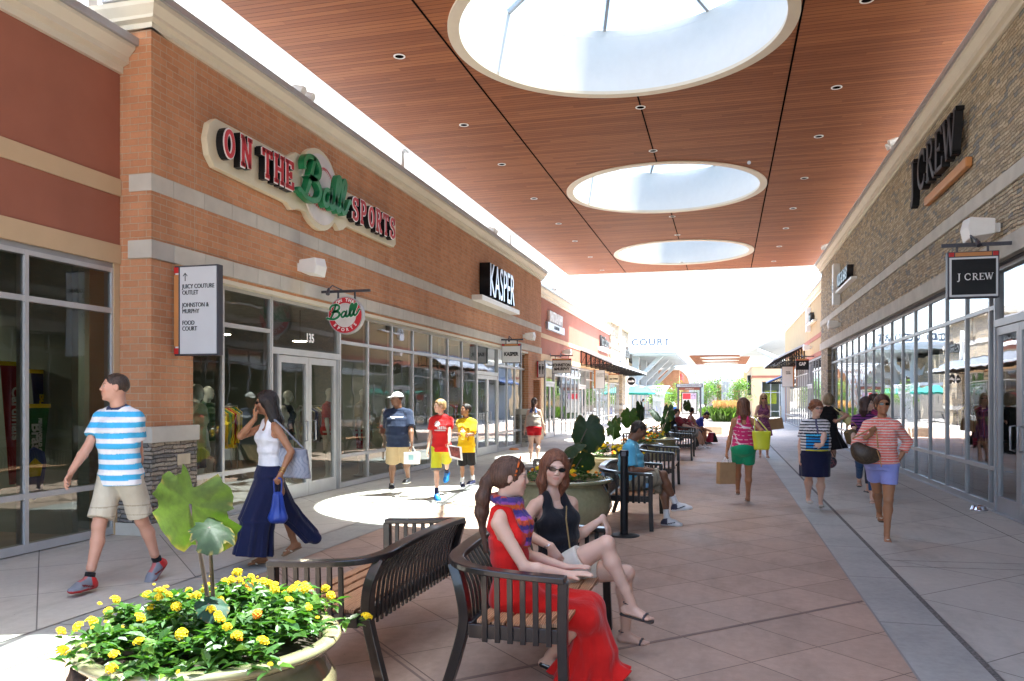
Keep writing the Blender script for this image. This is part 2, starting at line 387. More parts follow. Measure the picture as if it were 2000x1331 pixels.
# ================================================================ GROUND
def sheet(name, x0, x1, y0, y1, z, mat, kind='structure'):
    o = MB().quad((x0, y0, z), (x1, y0, z), (x1, y1, z), (x0, y1, z)).build(name, mat, fix=False); return tag(o, kind=kind)
def m_band():
    m, nt, b, out = newmat('kerb_band_concrete'); k = N(nt); p = k.pos(); s = k.sep(p)
    f = k.math('FRACT', k.math('MULTIPLY', k.math('ADD', s[1], -6.25), 1/1.55)); d = k.math('ABSOLUTE', k.math('SUBTRACT', f, .5))
    j = k.math('GREATER_THAN', d, .5-.0045)
    n1 = k.noise(p, 1.1, 5, .6); n2 = k.noise(p, 18, 4, .7)
    c = k.ramp(k.math('ADD', k.math('MULTIPLY', n1, .6), k.math('MULTIPLY', n2, .4)), [(.36, (.29, .29, .275)), (.64, (.42, .415, .39))])
    k.l(k.mix(k.math('MULTIPLY', j, .8), c, (.1, .1, .1)), b.inputs['Base Color']); setb(b, .62, spec=.35)
    k.l(k.bump(k.math('SUBTRACT', k.math('MULTIPLY', n2, .2), j), .5, .006), b.inputs['Normal']); return m
M['band'] = m_band()
sheet('ground', -300, 300, -60, 600, 0, M['asphalt'])
sheet('brown_paving', -4.10, 1.06, -8, 56, .006, M['paver'])
sheet('kerb_strip', 1.075, 1.49, -8, 56, .006, M['band']); sheet('kerb_strip', -4.58, -4.115, -8, 56, .006, M['band'])
sheet('pavement', 1.53, 3.72, -8, 33, .010, M['walk']); sheet('pavement', -7.02, -4.595, -8, 56, .008, M['walk'])
sheet('pavement', 1.53, 4.2, 33.004, 60, .008, M['walk'])
sheet('plaza_paving', -30, 30, 56.004, 200, .004, plain('plaza_concrete', (.28, .265, .24), .8, var=.1, vs=.3))
g = MB().box((1.49, -8, -.02), (1.53, 56, .0055)).build('drain_slot', plain('slot_grit', (.13, .12, .11), .9, var=.6, vs=60)); tag(g, kind='structure')
for yy in (8.32, 8.62):
    g = MB().add([(1.53, yy, .0125), (3.72, yy+.24, .0125), (3.72, yy+.252, .0125), (1.53, yy+.012, .0125)], [(0, 1, 2, 3)]).build('paving_joint', plain('joint', (.07, .065, .06), .9)); tag(g, kind='structure')
g = sheet('paving_joint', 3.19, 3.202, -8, 33, .0125, MATS['joint'])
# heavier control joints in the brown paving, running on the 45 degree grid
def cjoint(x0, c, sgn, w=.022):
    """line y = c + sgn*x between x=-4.1 and 1.06"""
    a, b = -4.09, 1.05
    p = [(a, c+sgn*a-w, .0085), (b, c+sgn*b-w, .0085), (b, c+sgn*b+w, .0085), (a, c+sgn*a+w, .0085)]
    o = MB().add(p, [(0, 1, 2, 3)]).build('control_joint', MATS['joint'] if 0 else plain('control_joint', (.23, .155, .125), .8)); tag(o, kind='structure')
cjoint(0, 5.8, 1); cjoint(0, 10.9, 1, .014); cjoint(0, 2.63, -1, .014); cjoint(0, 20.4, -1, .014)
# ================================================================ SHOP BUILDER
def cornice(parent, prof, y0, y1, ret=None, mat=None, name='cornice'):
    """moulding: profile of (x, z) points extruded along Y"""
    m = MB(); n = len(prof)
    vs = [(x, y0, z) for x, z in prof]+[(x, y1, z) for x, z in prof]
    m.add(vs, [tuple(range(n)), tuple(range(2*n-1, n-1, -1))]+[(i, n+i, n+(i+1) % n, (i+1) % n) for i in range(n)])
    return m.build(name, mat or M['cream'], parent)
def windows(parent, X, ys, z0, z1, rails, d, depth=.11, mw=.05, glass=None, skip=(), gname='pane'):
    """row of storefront windows on plane x=X between consecutive ys; d=+1 if the street is on the +x side"""
    for i in range(len(ys)-1):
        if i in skip: continue
        a, b = ys[i], ys[i+1]; m = MB(); w = mw/2
        m.box((X-d*depth+d*.020, a, z0), (X+d*.020, a+w, z1)); m.box((X-d*depth+d*.020, b-w, z0), (X+d*.020, b, z1))
        m.box((X-d*depth+d*.032, a+w, z0), (X+d*.018, b-w, z0+.09)); m.box((X-d*depth+d*.032, a+w, z1-.05), (X+d*.018, b-w, z1))
        for r in rails: m.box((X-d*depth+d*.032, a+w, r-.03), (X+d*.018, b-w, r+.03))
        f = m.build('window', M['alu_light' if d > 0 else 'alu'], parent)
        g = MB(); zz = [z0+.09]+[q for r in rails for q in (r-.03, r+.03)]+[z1-.05]
        xg = X-d*.010
        for q in range(0, len(zz), 2):
            p = [(xg, a+w, zz[q]), (xg, b-w, zz[q]), (xg, b-w, zz[q+1]), (xg, a+w, zz[q+1])]
            if d < 0: p = p[::-1]
            g.add(p, [(0, 1, 2, 3)])
        g.build(gname, glass or M['glass'], f, fix=False)
def door(parent, X, y0, y1, h, d, hy, side=1, name='door'):
    """one glazed door leaf; hy = y of the pull handle"""
    m = MB(); s = .09; bt = .24; xa, xb = X-d*.05, X+d*.012
    m.box((xa, y0, .02), (xb, y0+s, h)); m.box((xa, y1-s, .02), (xb, y1, h)); m.box((xa+d*.001, y0+s, .02), (xb-d*.001, y1-s, bt)); m.box((xa+d*.001, y0+s, h-.11), (xb-d*.001, y1-s, h))
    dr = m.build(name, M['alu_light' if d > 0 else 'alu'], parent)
    p = [(X-d*.02, y0+s, bt), (X-d*.02, y1-s, bt), (X-d*.02, y1-s, h-.11), (X-d*.02, y0+s, h-.11)]
    if d < 0: p = p[::-1]
    MB().add(p, [(0, 1, 2, 3)]).build('pane', M['glass'], dr, fix=False)
    xx = X+d*.07
    MB().tube([(X+d*.01, hy, .92), (xx, hy, .93), (xx, hy, 1.24), (X+d*.01, hy, 1.25)], .013, 8).build('handle', M['alu'], dr, smooth=True)
    return dr
def door_frame(parent, X, y0, y1, h, z1, d):
    m = MB(); w = .045
    m.box((X-d*.08, y0, 0.01), (X+d*.03, y0+w, z1)); m.box((X-d*.08, y1-w, 0.01), (X+d*.03, y1, z1))
    m.box((X-d*.079, y0+w, h), (X+d*.029, y1-w, h+.10)); m.box((X-d*.079, y0+w, z1-.05), (X+d*.029, y1-w, z1))
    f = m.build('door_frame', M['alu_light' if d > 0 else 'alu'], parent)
    p = [(X-d*.03, y0+w, h+.10), (X-d*.03, y1-w, h+.10), (X-d*.03, y1-w, z1-.05), (X-d*.03, y0+w, z1-.05)]
    if d < 0: p = p[::-1]
    MB().add(p, [(0, 1, 2, 3)]).build('transom_pane', M['glass'], f, fix=False); return f
def room(parent, X, y0, y1, d, depth=6.5, h=3.6, wall=None, z=.012):
    """shop interior behind plane X: floor, ceiling, back and side walls"""
    xb = X-d*depth; xf = X-d*.12
    MB().box((xf, y0, z-.05), (xb, y1, z)).build('shop_floor', M['intfloor'], parent)
    MB().box((xf, y0, h), (xb, y1, h+.1)).build('shop_ceiling', M['intceil'], parent)
    m = MB(); m.box((xb, y0, z), (xb-d*.1, y1, h)); m.box((xf-d*.3, y0-.1, z), (xb, y0-.002, h)); m.box((xf-d*.3, y1+.002, z), (xb, y1+.1, h))
    m.build('back_wall', wall or M['interior'], parent)
def roof(parent, xa, xb, y0, y1, z): MB().box((xa, y0, z-.15), (xb, y1, z)).build('roof', M['roof'], parent)

# ---------------------------------------------------------------- left brick shop
def YL(px, X=-6.65): return onX(px, X)[0]
Y0, Y1 = 8.03, 28.7
bs = empty('brick_shop', (-9, 18, 0), 'orange brick shop with two pale stone bands and cream cornice, carrying the green script sign', 'shop')
XB = -6.5
m = MB(); m.box((XB, Y0, 3.22), (XB-.42, Y1, 5.95))                      # wall above the windows
ye = YL(357); m.box((XB+.0, Y0, 1.28), (XB-.42, ye, 3.219)); m.box((XB+.001, YL(1032, XB), 1.28), (XB-.42, YL(1038, XB), 3.219)); m.box((XB+.001, YL(1054, XB), .0), (XB-.42, Y1, 3.219)); m.box((XB, YL(1038, XB), 2.3), (XB-.42, YL(1054, XB), 3.218))
m.box((XB-.42, Y1-.2, 0), (-14, Y1, 5.6))
m.build('brick_wall', M['brick'], bs)
MB().box((XB-.35, YL(1038, XB), 0.02), (XB-.39, YL(1054, XB), 2.3)).build('service_door', M['alu'], bs)
MB().box((XB-.002, YL(1038, XB), 0.02), (XB-.42, YL(1038, XB)+.3, 2.29)).build('door_jamb', M['brick'], bs)
def blocks(name, z0, z1, proud, y0=Y0, y1=Y1):
    m = MB(); L = .60; y = y0-.045+0; first = True
    m.box((XB+proud, y0-proud, z0), (XB-.3, y0+.38, z1)); y = y0+.386
    while y < y1-.01:
        e = min(y+L-.006, y1); m.box((XB+proud, y, z0), (XB-.1, e, z1)); y += L
    o = m.build(name, M['stone_band'], bs)
    MB().box((XB+.004, y0-.004, z0+.004), (XB-.12, y1-.003, z1-.004)).build('mortar', M['cream'], o); return o
blocks('stone_band', 4.05, 4.25, .012); blocks('stone_band', 3.26, 3.47, .03)
for (a, b) in ((Y0-.09, ye+.03), (YL(1026, XB), YL(1038, XB))):
    MB().box((XB+.08, a, 1.09), (XB-.44, b, 1.28)).build('pier_cap', M['stone_band'], bs, bevel=.008)
    MB().box((XB+.055, a+.03, .15), (XB-.42, b-.03, 1.09)).build('pier_base', M['ledge_grey'], bs)
    MB().box((XB+.075, a+.01, 0), (XB-.43, b-.01, .15)).build('plinth', M['stone_band'], bs)
MB().box((XB+.062, 8.42, .80), (XB+.04, 8.66, .93)).build('socket_cover', plain('beige_plate', (.5, .42, .3), .5), bs)
prof = [(XB-.3, 5.94), (XB+.05, 5.94), (XB+.05, 6.0), (XB+.12, 6.02), (XB+.12, 6.06), (XB+.16, 6.10), (XB+.20, 6.14), (XB+.20, 6.20), (XB-.3, 6.20)]
n = len(prof); mm = MB(); mm.add([(x, Y0-max(0, x-XB), z) for x, z in prof]+[(x, Y1+.12, z) for x, z in prof], [tuple(range(n)), tuple(range(2*n-1, n-1, -1))]+[(i, n+i, n+(i+1) % n, (i+1) % n) for i in range(n)]); mm.build('cornice', M['cream'], bs)
prof2 = [(Y0-(x-XB), z) for x, z in prof]
mm = MB(); n = len(prof2)
mm.add([(XB+max(0, Y0-y), y, z) for y, z in prof2]+[(XB-.75, y, z) for y, z in prof2], [tuple(range(n)), tuple(range(2*n-1, n-1, -1))]+[(i, n+i, n+(i+1) % n, (i+1) % n) for i in range(n)])
mm.build('cornice_return', M['cream'], bs)
MB().box((XB+.235, Y0-.235, 6.203), (XB-.5, Y1+.15, 6.29)).build('metal_cap', M['capmetal'], bs)
roof(bs, -6.9, -22, Y0+.01, Y1-.21, 5.6)
MB().box((XB-.35, Y0-.002, 1.2), (-7.3, Y0+.25, 5.93)).build('brick_return', M['brick'], bs)
MB().box((XB-.43, Y0, 0), (-7.3, Y0+.25, 1.19)).build('stone_return', M['ledge_grey'], bs)
for y_ in (8.82, 16.6, 24.8):
    for a_, b_ in ((3.472, 4.048), (4.252, 5.935)): MB().box((XB+.0025, y_, a_), (XB-.02, y_+.014, b_)).build('expansion_joint', plain('sealant', (.52, .36, .24), .8), bs)
# storefront
pxs = [357, 434, 527, 663, 718, 765, 806, 842, 874, 902, 930, 972, 990, 1005, 1018, 1029]
ys = [YL(p) for p in pxs]
windows(bs, -6.65, ys, .02, 3.16, [.58, 2.63], 1, skip=(2, 10))
MB().box((XB-.006, ye, 3.162), (XB-.3, YL(1032, XB), 3.219)).build('head_trim', M['cream'], bs)
MB().box((XB-.02, ye, 0.0), (XB-.3, ys[2]-.0, .019)).build('sill', M['alu'], bs)
yd0, yd1 = ys[2], ys[3]
door_frame(bs, -6.65, yd0, yd1, 2.30, 3.16, 1); mid = (yd0+yd1)/2+.02
l0, l1 = yd0+.22, yd1-.14
MB().box((-6.69, l0-.05, .02), (-6.62, l0-.004, 2.30)).build('door_post', M['alu'], bs); MB().box((-6.69, l1+.004, .02), (-6.62, l1+.05, 2.30)).build('door_post', M['alu'], bs)
door(bs, -6.65, l0, mid-.004, 2.29, 1, mid-.13); door(bs, -6.65, mid+.004, l1, 2.29, 1, mid+.13)
a, b = ys[10], ys[11]; door_frame(bs, -6.65, a, b, 2.30, 3.16, 1); door(bs, -6.65, a+.05, (a+b)/2-.004, 2.29, 1, (a+b)/2-.12); door(bs, -6.65, (a+b)/2+.004, b-.05, 2.29, 1, (a+b)/2+.12)
fL = fnX(-6.655, 1, mid, 2.62, 1)
place_text('door_number', '135', M['letter_white'], bs, fnX(-6.66, 1, mid+.08, 2.55, 1), .0, .20, bold=.006, sx=.9)
room(bs, -6.65, Y0+.3, Y1-.3, 1, depth=7)
MB().box((-6.8, 18.6, .012), (-13.5, 18.75, 3.6)).build('party_wall', M['interior'], bs)
# decal on the door
MB().lathe((0, 0, 0), [(.045, 0), (.045, .002)], 20).build('door_decal', plain('decal', (.5, .6, .12), .5), bs).matrix_local = Matrix.Translation(Vector((-6.632, mid+.78, .42))-bs.location) @ Matrix.Rotation(R(90), 4, 'Y')

# ---------------------------------------------------------------- stucco shops, left
def stucco_shop(name, X, y0, y1, d, label, ys, doors=(), top=5.45, zc=5.85, wallm='maroon', bandm='tanstucco', bands=((4.0, 4.2), (3.2, 3.42)), zwin=3.14, rails=(.6, 2.64), back=14, cap=True, base=None):
    s = empty(name, (X-d*4, (y0+y1)/2, 0), label, 'shop')
    m = MB(); m.box((X, y0, bands[-1][1]+.001), (X-d*.35, y1, top)); m.build('stucco_wall', M[wallm], s)
    for a, b in bands: MB().box((X+d*.02, y0, a), (X-d*.3, y1, b)).build('stucco_band', M[bandm], s)
    pr = [(X-d*.3, top+.001), (X+d*.05, top+.001), (X+d*.05, top+.08), (X+d*.13, top+.11), (X+d*.13, top+.18), (X+d*.22, top+.27), (X+d*.22, zc-.09), (X-d*.3, zc-.09)]
    cornice(s, pr, y0, y1); MB().box((X+d*.26, y0-.01, zc-.088), (X-d*.45, y1+.01, zc)).build('metal_cap', M['capmetal'], s)
    lo = min(y0, ys[0]); hi = max(y1, ys[-1])
    m = MB()
    if ys[0] > y0+.02: MB().box((X, y0, 0), (X-d*.35, ys[0], bands[-1][0]-.001)).build('pier', M[base or bandm], s)
    if ys[-1] < y1-.02: MB().box((X, ys[-1], 0), (X-d*.35, y1, bands[-1][0]-.001)).build('pier', M[base or bandm], s)
    windows(s, X-d*.03, ys, .02, zwin, list(rails), d, skip=doors)
    for i in doors:
        a, b = ys[i], ys[i+1]; door_frame(s, X-d*.03, a, b, 2.25, zwin, d)
        if b-a > 1.3:
            c = (a+b)/2; door(s, X-d*.03, a+.05, c-.004, 2.24, d, c-.12); door(s, X-d*.03, c+.004, b-.05, 2.24, d, c+.12)
        else: door(s, X-d*.03, a+.05, b-.05, 2.24, d, b-.16 if d < 0 else b-.16)
    MB().box((X-d*.02, ys[0], zwin+.001), (X-d*.2, ys[-1], bands[-1][0]-.001)).build('head_trim', M['alu'], s)
    room(s, X-d*.03, y0+.25, y1-.25, d)
    roof(s, X-d*.46, X-d*back, y0+.01, y1-.01, top-.25)
    return s
sl = stucco_shop('stucco_shop', -6.93, -8, 8.02, 1, 'maroon stucco shop with tan bands nearest on the left, before the orange brick shop',
    [-7.9, -6.6, -5.4, -4.2, -3.0, -1.8, -.6, .6, 1.8, 3.0, 4.2, 5.5, 6.72, 7.93])
jm = stucco_shop('stucco_shop', -7.0, 28.72, 50.2, 1, 'maroon stucco shop with tan band beyond the orange brick shop, long metal awning on it', [YL(p, -7.0) for p in (1062, 1066, 1084, 1098, 1107, 1116, 1124, 1131, 1145, 1152, 1159, 1166, 1173)]+[46.2, 48, 49.9],
    doors=(1, 7), top=5.62, zc=6.03, bands=((4.04, 4.22), (3.2, 3.41)))
# awnings --------------------------------------------------------
def awning(x_in, x_out, y0, y1, z_in, z_out, label):
    t = empty('awning', ((x_in+x_out)/2, y0, z_out), label, 'awning', 'metal awnings on the shop fronts'); d = 1 if x_out > x_in else -1
    m = MB(); m.add([(x_in, y0, z_in), (x_out, y0, z_out), (x_out, y1, z_out), (x_in, y1, z_in), (x_in, y0, z_in-.05), (x_out, y0, z_out-.09), (x_out, y1, z_out-.09), (x_in, y1, z_in-.05)],
      [(0,1,2,3),(7,6,5,4),(0,4,5,1),(1,5,6,2),(2,6,7,3),(3,7,4,0)]); m.build('awning_roof', M['awn'], t)
    m = MB(); y = y0+.3
    while y < y1: m.bar((x_in, y, z_in+.015), (x_out, y, z_out+.015), .03, .03); y += .4
    m.build('roof_seams', M['awn'], t)
    y = y0+.05
    while y < y1:
        m = MB(); zb = z_out-.13; m.bar((x_in+d*.02, y, zb), (x_out-d*.03, y, zb), .05); m.bar((x_in+d*.03, y, zb), (x_in+d*.03, y, z_in-.08), .05); m.bar((x_in, y, z_in-.09), (x_out-d*.03, y, z_out-.1), .05)
        for k in range(1, 5):
            q = x_in+(x_out-x_in)*k/5; q2 = x_in+(x_out-x_in)*(k-1)/5; zt = z_in+(z_out-z_in)*k/5-.08; m.bar((q, y, zb), (q, y, zt), .025); m.bar((q2, y, zb), (q, y, zt), .02)
        m.build('bracket', M['black'], t); y += 1.5
    return t
M['awn'] = plain('awning_metal', (.50, .54, .58), .45, .3, var=.05)
M['awnblue'] = plain('blue_awning_metal', (.06, .12, .30), .45, .2, var=.05)
awning(-7.0, -5.4, 39.8, 58, 4.12, 3.45, 'pale metal awning on black trusses over the maroon shop on the left')
# ---------------------------------------------------------------- stone faced shop, left far
st = empty('stone_shop', (-9, 51, 0), 'sunlit tan stone shop rising beyond the maroon shop on the left', 'shop')
MB().box((-6.9, 50.22, 4.15), (-16, 59.8, 6.45)).box((-6.9, 55.8, 1.2), (-16, 59.8, 4.149)).build('stone_wall', M['ledge_tan'], st)
MB().box((-6.8, 55.6, .95), (-16, 59.9, 1.199)).box((-6.86, 50.2, 4.9), (-16.01, 59.83, 5.15)).build('stone_band', M['stone_band'], st)
MB().box((-6.85, 55.7, 0), (-16, 59.85, .949)).build('pier_base', M['ledge_tan'], st)
MB().box((-6.65, 50.1, 6.45), (-16.2, 60.0, 6.8)).build('cornice', M['cream'], st)
MB().box((-6.75, 53.6, 5.4), (-7.0, 54.4, 6.45)).build('pilaster', M['cream'], st)
windows(st, -7.1, [50.3, 51.4, 52.5, 53.6, 54.7, 55.6], .02, 3.2, [.6, 2.64], 1)
MB().box((-7.05, 50.22, 3.201), (-7.4, 55.79, 4.148)).build('fascia', M['tanstucco'], st)
room(st, -7.1, 50.4, 55.5, 1)

# ---------------------------------------------------------------- right stone shop
XR = 3.58; XG = 3.72
rs = empty('stone_shop', (8, 15, 0), 'long tan ledge stone shop on the right with two pale bands over tall windows', 'shop')
m = MB(); m.box((XR, -8, 3.73), (XR+.4, 33, 6.46)); m.box((XR, 30.95, 1.0), (XR+.5, 33, 3.459)); m.build('stone_wall', M['ledge_tan'], rs)
MB().box((XR-.03, 30.9, 0), (XR+.5, 33.02, .999)).build('pier_base', M['ledge_tan'], rs)
MB().box((XR-.035, -8, 4.38), (XR+.3, 33.02, 4.59)).build('stone_band', M['stone_band'], rs, bevel=.01)
MB().box((XR-.05, -8, 3.46), (XR+.3, 33.03, 3.731)).build('stone_band', M['stone_band'], rs, bevel=.01)
pr = [(XR+.3, 6.461), (XR-.04, 6.461), (XR-.04, 6.53), (XR-.10, 6.55), (XR-.10, 6.62), (XR-.18, 6.70), (XR-.18, 6.76), (XR+.3, 6.76)]
cornice(rs, pr, -8, 33.1); MB().box((XR-.215, -8, 6.762), (XR+.45, 33.15, 6.85)).build('metal_cap', M['capmetal'], rs)
yr = [13.05+1.19*i for i in range(16)]; yr[-1] = 30.9
windows(rs, XG, yr, .02, 3.44, [.61, 2.91], -1, mw=.052)
windows(rs, XG, [12.80, 13.05], .02, 3.44, [.61, 2.91], -1, mw=.052)
ydr = 12.80
door_frame(rs, XG, 10.8, ydr, 2.62, 3.44, -1); door(rs, XG, 11.84, ydr-.05, 2.61, -1, 11.98); door(rs, XG, 10.86, 11.83, 2.61, -1, 11.69)
windows(rs, XG, [-7.9+1.19*i for i in range(16)]+[10.8], .02, 3.44, [.61, 2.91], -1, mw=.052)
MB().box((XG-.1, -8, 3.441), (XG+.15, 30.9, 3.459)).build('head_trim', M['darkmetal'], rs)
MB().box((XG-.06, -8, 0), (XG+.1, 30.9, .019)).build('sill', M['alu'], rs)
room(rs, XG, -7.9, 32.8, -1, depth=8, h=3.7)
roof(rs, XR+.46, 22, -8, 33, 6.1)
# ---------------------------------------------------------------- right mustard shop
gs = stucco_shop('stucco_shop', 3.98, 33.03, 58, -1, 'mustard stucco shop with red bands on the right, beyond the stone shop', [33.3+1.18*i for i in range(21)]+[57.8], doors=(6, 7), top=6.15, zc=6.5,
    wallm='mustard', bandm='maroon', bands=((4.3, 4.5), (3.5, 3.7)), zwin=3.46, rails=(.61, 2.9))
awning(3.98, 2.4, 43.9, 54, 4.45, 3.68, 'dark metal awning on trusses over the mustard shop on the right')
# ================================================================ CANOPY
def canopy(x0, x1, y0, y1, z, cx, cys, r, label, wl, wr, seams=(), seg=64, detail=True):
    t = empty('canopy', (cx, y0, z), label, 'canopy', None)
    zt = z+1.05
    # wood soffit: strips with round holes
    m = MB(); ro = r*1.065
    ya = y0; edges = []
    for i, c in enumerate(cys):
        nx = (c+cys[i+1])/2 if i < len(cys)-1 else y1
        h = [(ya, nx, c)]
        # square region around circle
        a, b = ya, nx
        for q in range(seg):
            t0, t1 = 2*math.pi*q/seg, 2*math.pi*(q+1)/seg
            def rim(tt):
                dx, dy = math.cos(tt), math.sin(tt); ks = []
                if dx > 1e-9: ks.append((x1-cx)/dx)
                if dx < -1e-9: ks.append((x0-cx)/dx)
                if dy > 1e-9: ks.append((b-c)/dy)
                if dy < -1e-9: ks.append((a-c)/dy)
                k = min(ks); return (cx+dx*k, c+dy*k)
            p0, p1 = rim(t0), rim(t1)
            q0 = (cx+ro*math.cos(t0), c+ro*math.sin(t0)); q1 = (cx+ro*math.cos(t1), c+ro*math.sin(t1))
            pts = [q0, p0]
            # corner between p0 and p1
            for (X_, Y_) in ((x0, a), (x0, b), (x1, a), (x1, b)):
                an = math.atan2(Y_-c, X_-cx) % (2*math.pi)
                if t0 % (2*math.pi) < an < (t1 if t1 < 2*math.pi+1e-9 else t1): pts.append((X_, Y_))
            pts += [p1, q1]
            m.add([(x, y, z) for x, y in pts], [tuple(range(len(pts)))[::-1]])
        ya = nx
    m.build('wood_soffit', M['soffit'], t, fix=False)
    # white outer soffit panels with joints, fascia, roof deck
    m = MB()
    for (a, b) in ((x0-wl, x0-.06), (x1+.06, x1+wr)):
        y = y0-.3
        while y < y1+.3:
            e = min(y+4.0, y1+.3); m.box((a, y+.006, z+.05), (b, e-.006, z+.09)); y += 4.0
    m.box((x0-.06, y0-.3, z-.0), (x0-.004, y1+.02, z+.12)); m.box((x1+.004, y0-.3, z), (x1+.06, y1+.02, z+.12))
    m.box((x0-.06, y1+.02, z-.02), (x1+.06, y1+.3, z+.08))
    m.build('white_soffit', M['whitepanel'], t)
    m = MB(); f0, f1 = x0-wl, x1+wr
    m.box((f0-.1, y0-.4, z+.04), (f0, y1+.4, zt)); m.box((f1, y0-.4, z+.04), (f1+.1, y1+.4, zt)); m.box((f0, y1+.302, z+.04), (f1, y1+.4, zt)); m.box((f0, y0-.4, z+.04), (f1, y0-.302, zt))
    m.build('fascia', M['whitepanel'], t)
    m = MB(); ya = y0-.3
    for i, c in enumerate(cys):
        m.box((f0, ya, zt-.06), (cx-r*1.0, c+r, zt)) if False else None
        nx = (c+cys[i+1])/2 if i < len(cys)-1 else y1+.3
        for q in range(seg):
            t0, t1 = 2*math.pi*q/seg, 2*math.pi*(q+1)/seg
            def rim2(tt):
                dx, dy = math.cos(tt), math.sin(tt); ks = []
                if dx > 1e-9: ks.append((f1-cx)/dx)
                if dx < -1e-9: ks.append((f0-cx)/dx)
                if dy > 1e-9: ks.append((nx-c)/dy)
                if dy < -1e-9: ks.append((ya-c)/dy)
                k = min(ks); return (cx+dx*k, c+dy*k)
            p0, p1 = rim2(t0), rim2(t1); pts = [(cx+r*math.cos(t0), c+r*math.sin(t0)), p0]
            for (X_, Y_) in ((f0, ya), (f0, nx), (f1, ya), (f1, nx)):
                an = math.atan2(Y_-c, X_-cx) % (2*math.pi)
                if t0 < an < t1: pts.append((X_, Y_))
            pts += [p1, (cx+r*math.cos(t1), c+r*math.sin(t1))]
            m.add([(x, y, zt-.01) for x, y in pts], [tuple(range(len(pts)))])
        ya = nx
    m.build('roof_deck', M['roof'], t, fix=False)
    for c in cys:
        s = empty('skylight', (cx, c, z)); s.parent = t; s.location = (0, c-y0, 0)
        sh = MB().lathe((cx, c, z), [(r, -.0), (r, 1.175)], seg*2, cap=False)
        sh.build('shaft', M['shaft'], s, smooth=True, fix=False)
        MB().lathe((cx, c, z), [(r-.001, -.03), (ro+.02, -.03), (ro+.02, .03), (r-.001, .03), (r-.001, -.03)], seg*2, cap=False).build('rim', M['rim'], s)
        MB().lathe((cx, c, z), [(r+.012, 1.04), (r+.09, 1.04), (r+.09, 1.18), (r+.012, 1.18), (r+.012, 1.04)], seg*2, cap=False).build('curb', M['whitepanel'], s)
        # glazed cone on bars
        zc0, zc1 = z+1.18, z+2.0; g = MB(); bars = MB(); nb = 8
        for q in range(nb):
            a0 = 2*math.pi*(q+.3)/nb; a1 = 2*math.pi*(q+1.3)/nb; P0 = (cx+(r+.05)*math.cos(a0), c+(r+.05)*math.sin(a0), zc0); P1 = (cx+(r+.05)*math.cos(a1), c+(r+.05)*math.sin(a1), zc0)
            g.add([P0, P1, (cx, c, zc1)], [(0, 1, 2)]); bars.bar(P0, (cx, c, zc1), .055, .09)
            h0 = Vector(P0).lerp(Vector((cx, c, zc1)), .52); h1 = Vector(P1).lerp(Vector((cx, c, zc1)), .52); bars.bar(h0, h1, .035, .05) if q % 2 == 0 or True else None
        g.build('glazing', M['skyglass'], s, fix=False); bars.build('glazing_bars', M['alu'], s)
        if detail:
            MB().lathe((0, 0, 0), [(.028, 0), (.028, .012)], 12).build('sprinkler', M['capmetal'], s, fix=True).matrix_local = Matrix.Translation((.35, r-.002, .62)) @ Matrix.Rotation(R(90), 4, 'X')
    for (x, w_) in seams:
        m = MB(); ya = y0
        spans = [(y0, y1)]
        if abs(x-cx) < r:
            spans = []; pa = y0
            for c in cys: spans.append((pa, c-ro-.03)); pa = c+ro+.03
            spans.append((pa, y1)); spans = [q for q in spans if q[1] > q[0]+.05]
        for a, b in spans: m.box((x-w_/2, a, z-.004), (x+w_/2, b, z+.002))
        m.build('soffit_joint', M['matte_black'], t)
    return t
M['rim'] = plain('cream_rim', (.62, .55, .43), .5, var=.03)
CZ = 7.35; CXc = -1.6; cys = [2.8, 12.6, 22.4, 32.2]
can = canopy(-7.02, 3.68, -1.2, 36.6, CZ, CXc, cys, 2.5, 'wide flat canopy overhead with wood soffit, round skylights and white edges', 2.2, 2.2, seams=((-4.35, .035), (1.10, .035), (CXc, .03)))
# recessed lights
dl = [(780, 110), (906, 244), (980, 321), (1043, 388), (1091, 437), (1123, 471), (1153, 502), (1176, 528), (1634, 170.5), (1599, 266.5), (1571, 348), (1549, 407), (1535, 446), (1522, 481.5), (1511, 510.5), (1693, 0), (1251, 209.5), (1275.5, 294.5), (1313, 423), (1323, 459), (1332, 512)]
for i, (px, py) in enumerate(dl):
    z = (CZ-HC)*F/(CY-py); p = wpt(px, py, z)
    t = empty('downlight', (p.x, p.y, CZ), None, None); t.parent = can; t.location = (p.x-CXc, p.y+1.2, 0)
    MB().lathe((p.x, p.y, CZ), [(.075, -.012), (.10, -.012), (.10, -.002), (.075, -.002), (.075, -.012)], 20, cap=False).build('trim_ring', M['white'], t)
    MB().lathe((p.x, p.y, CZ), [(.075, -.006), (.0, -.005)], 20, cap=False).build('lamp_recess', M['matte_black'], t)
# posts carrying the canopy, standing on the shop roofs
def post(x, y, z0, lab):
    t = empty('canopy_post', (x, y, z0), lab, 'post', 'white posts carrying the canopy')
    MB().box((x-.085, y-.085, z0), (x+.085, y+.085, CZ+.05)).build('shaft', M['white'], t, bevel=.01)
    MB().box((x-.14, y-.14, z0), (x+.14, y+.14, z0+.03)).build('base_plate', M['white'], t)
    MB().box((x-.16, y-.16, CZ+.02), (x+.16, y+.16, CZ+.049)).build('top_plate', M['white'], t)
post(-7.35, 17.5, 5.6, 'white square post between brick shop roof and canopy, above the script sign')
post(-7.35, 27.3, 5.6, 'white square post between brick shop roof and canopy, near its far corner')
post(-7.35, 36.5, 5.4, 'white square post at the far left corner of the canopy over the maroon shop')
post(-8.1, 8.8, 5.6, 'white square post behind the corner of the brick shop cornice')
post(4.4, 36.3, 5.9, 'white square post at the far right corner of the canopy')
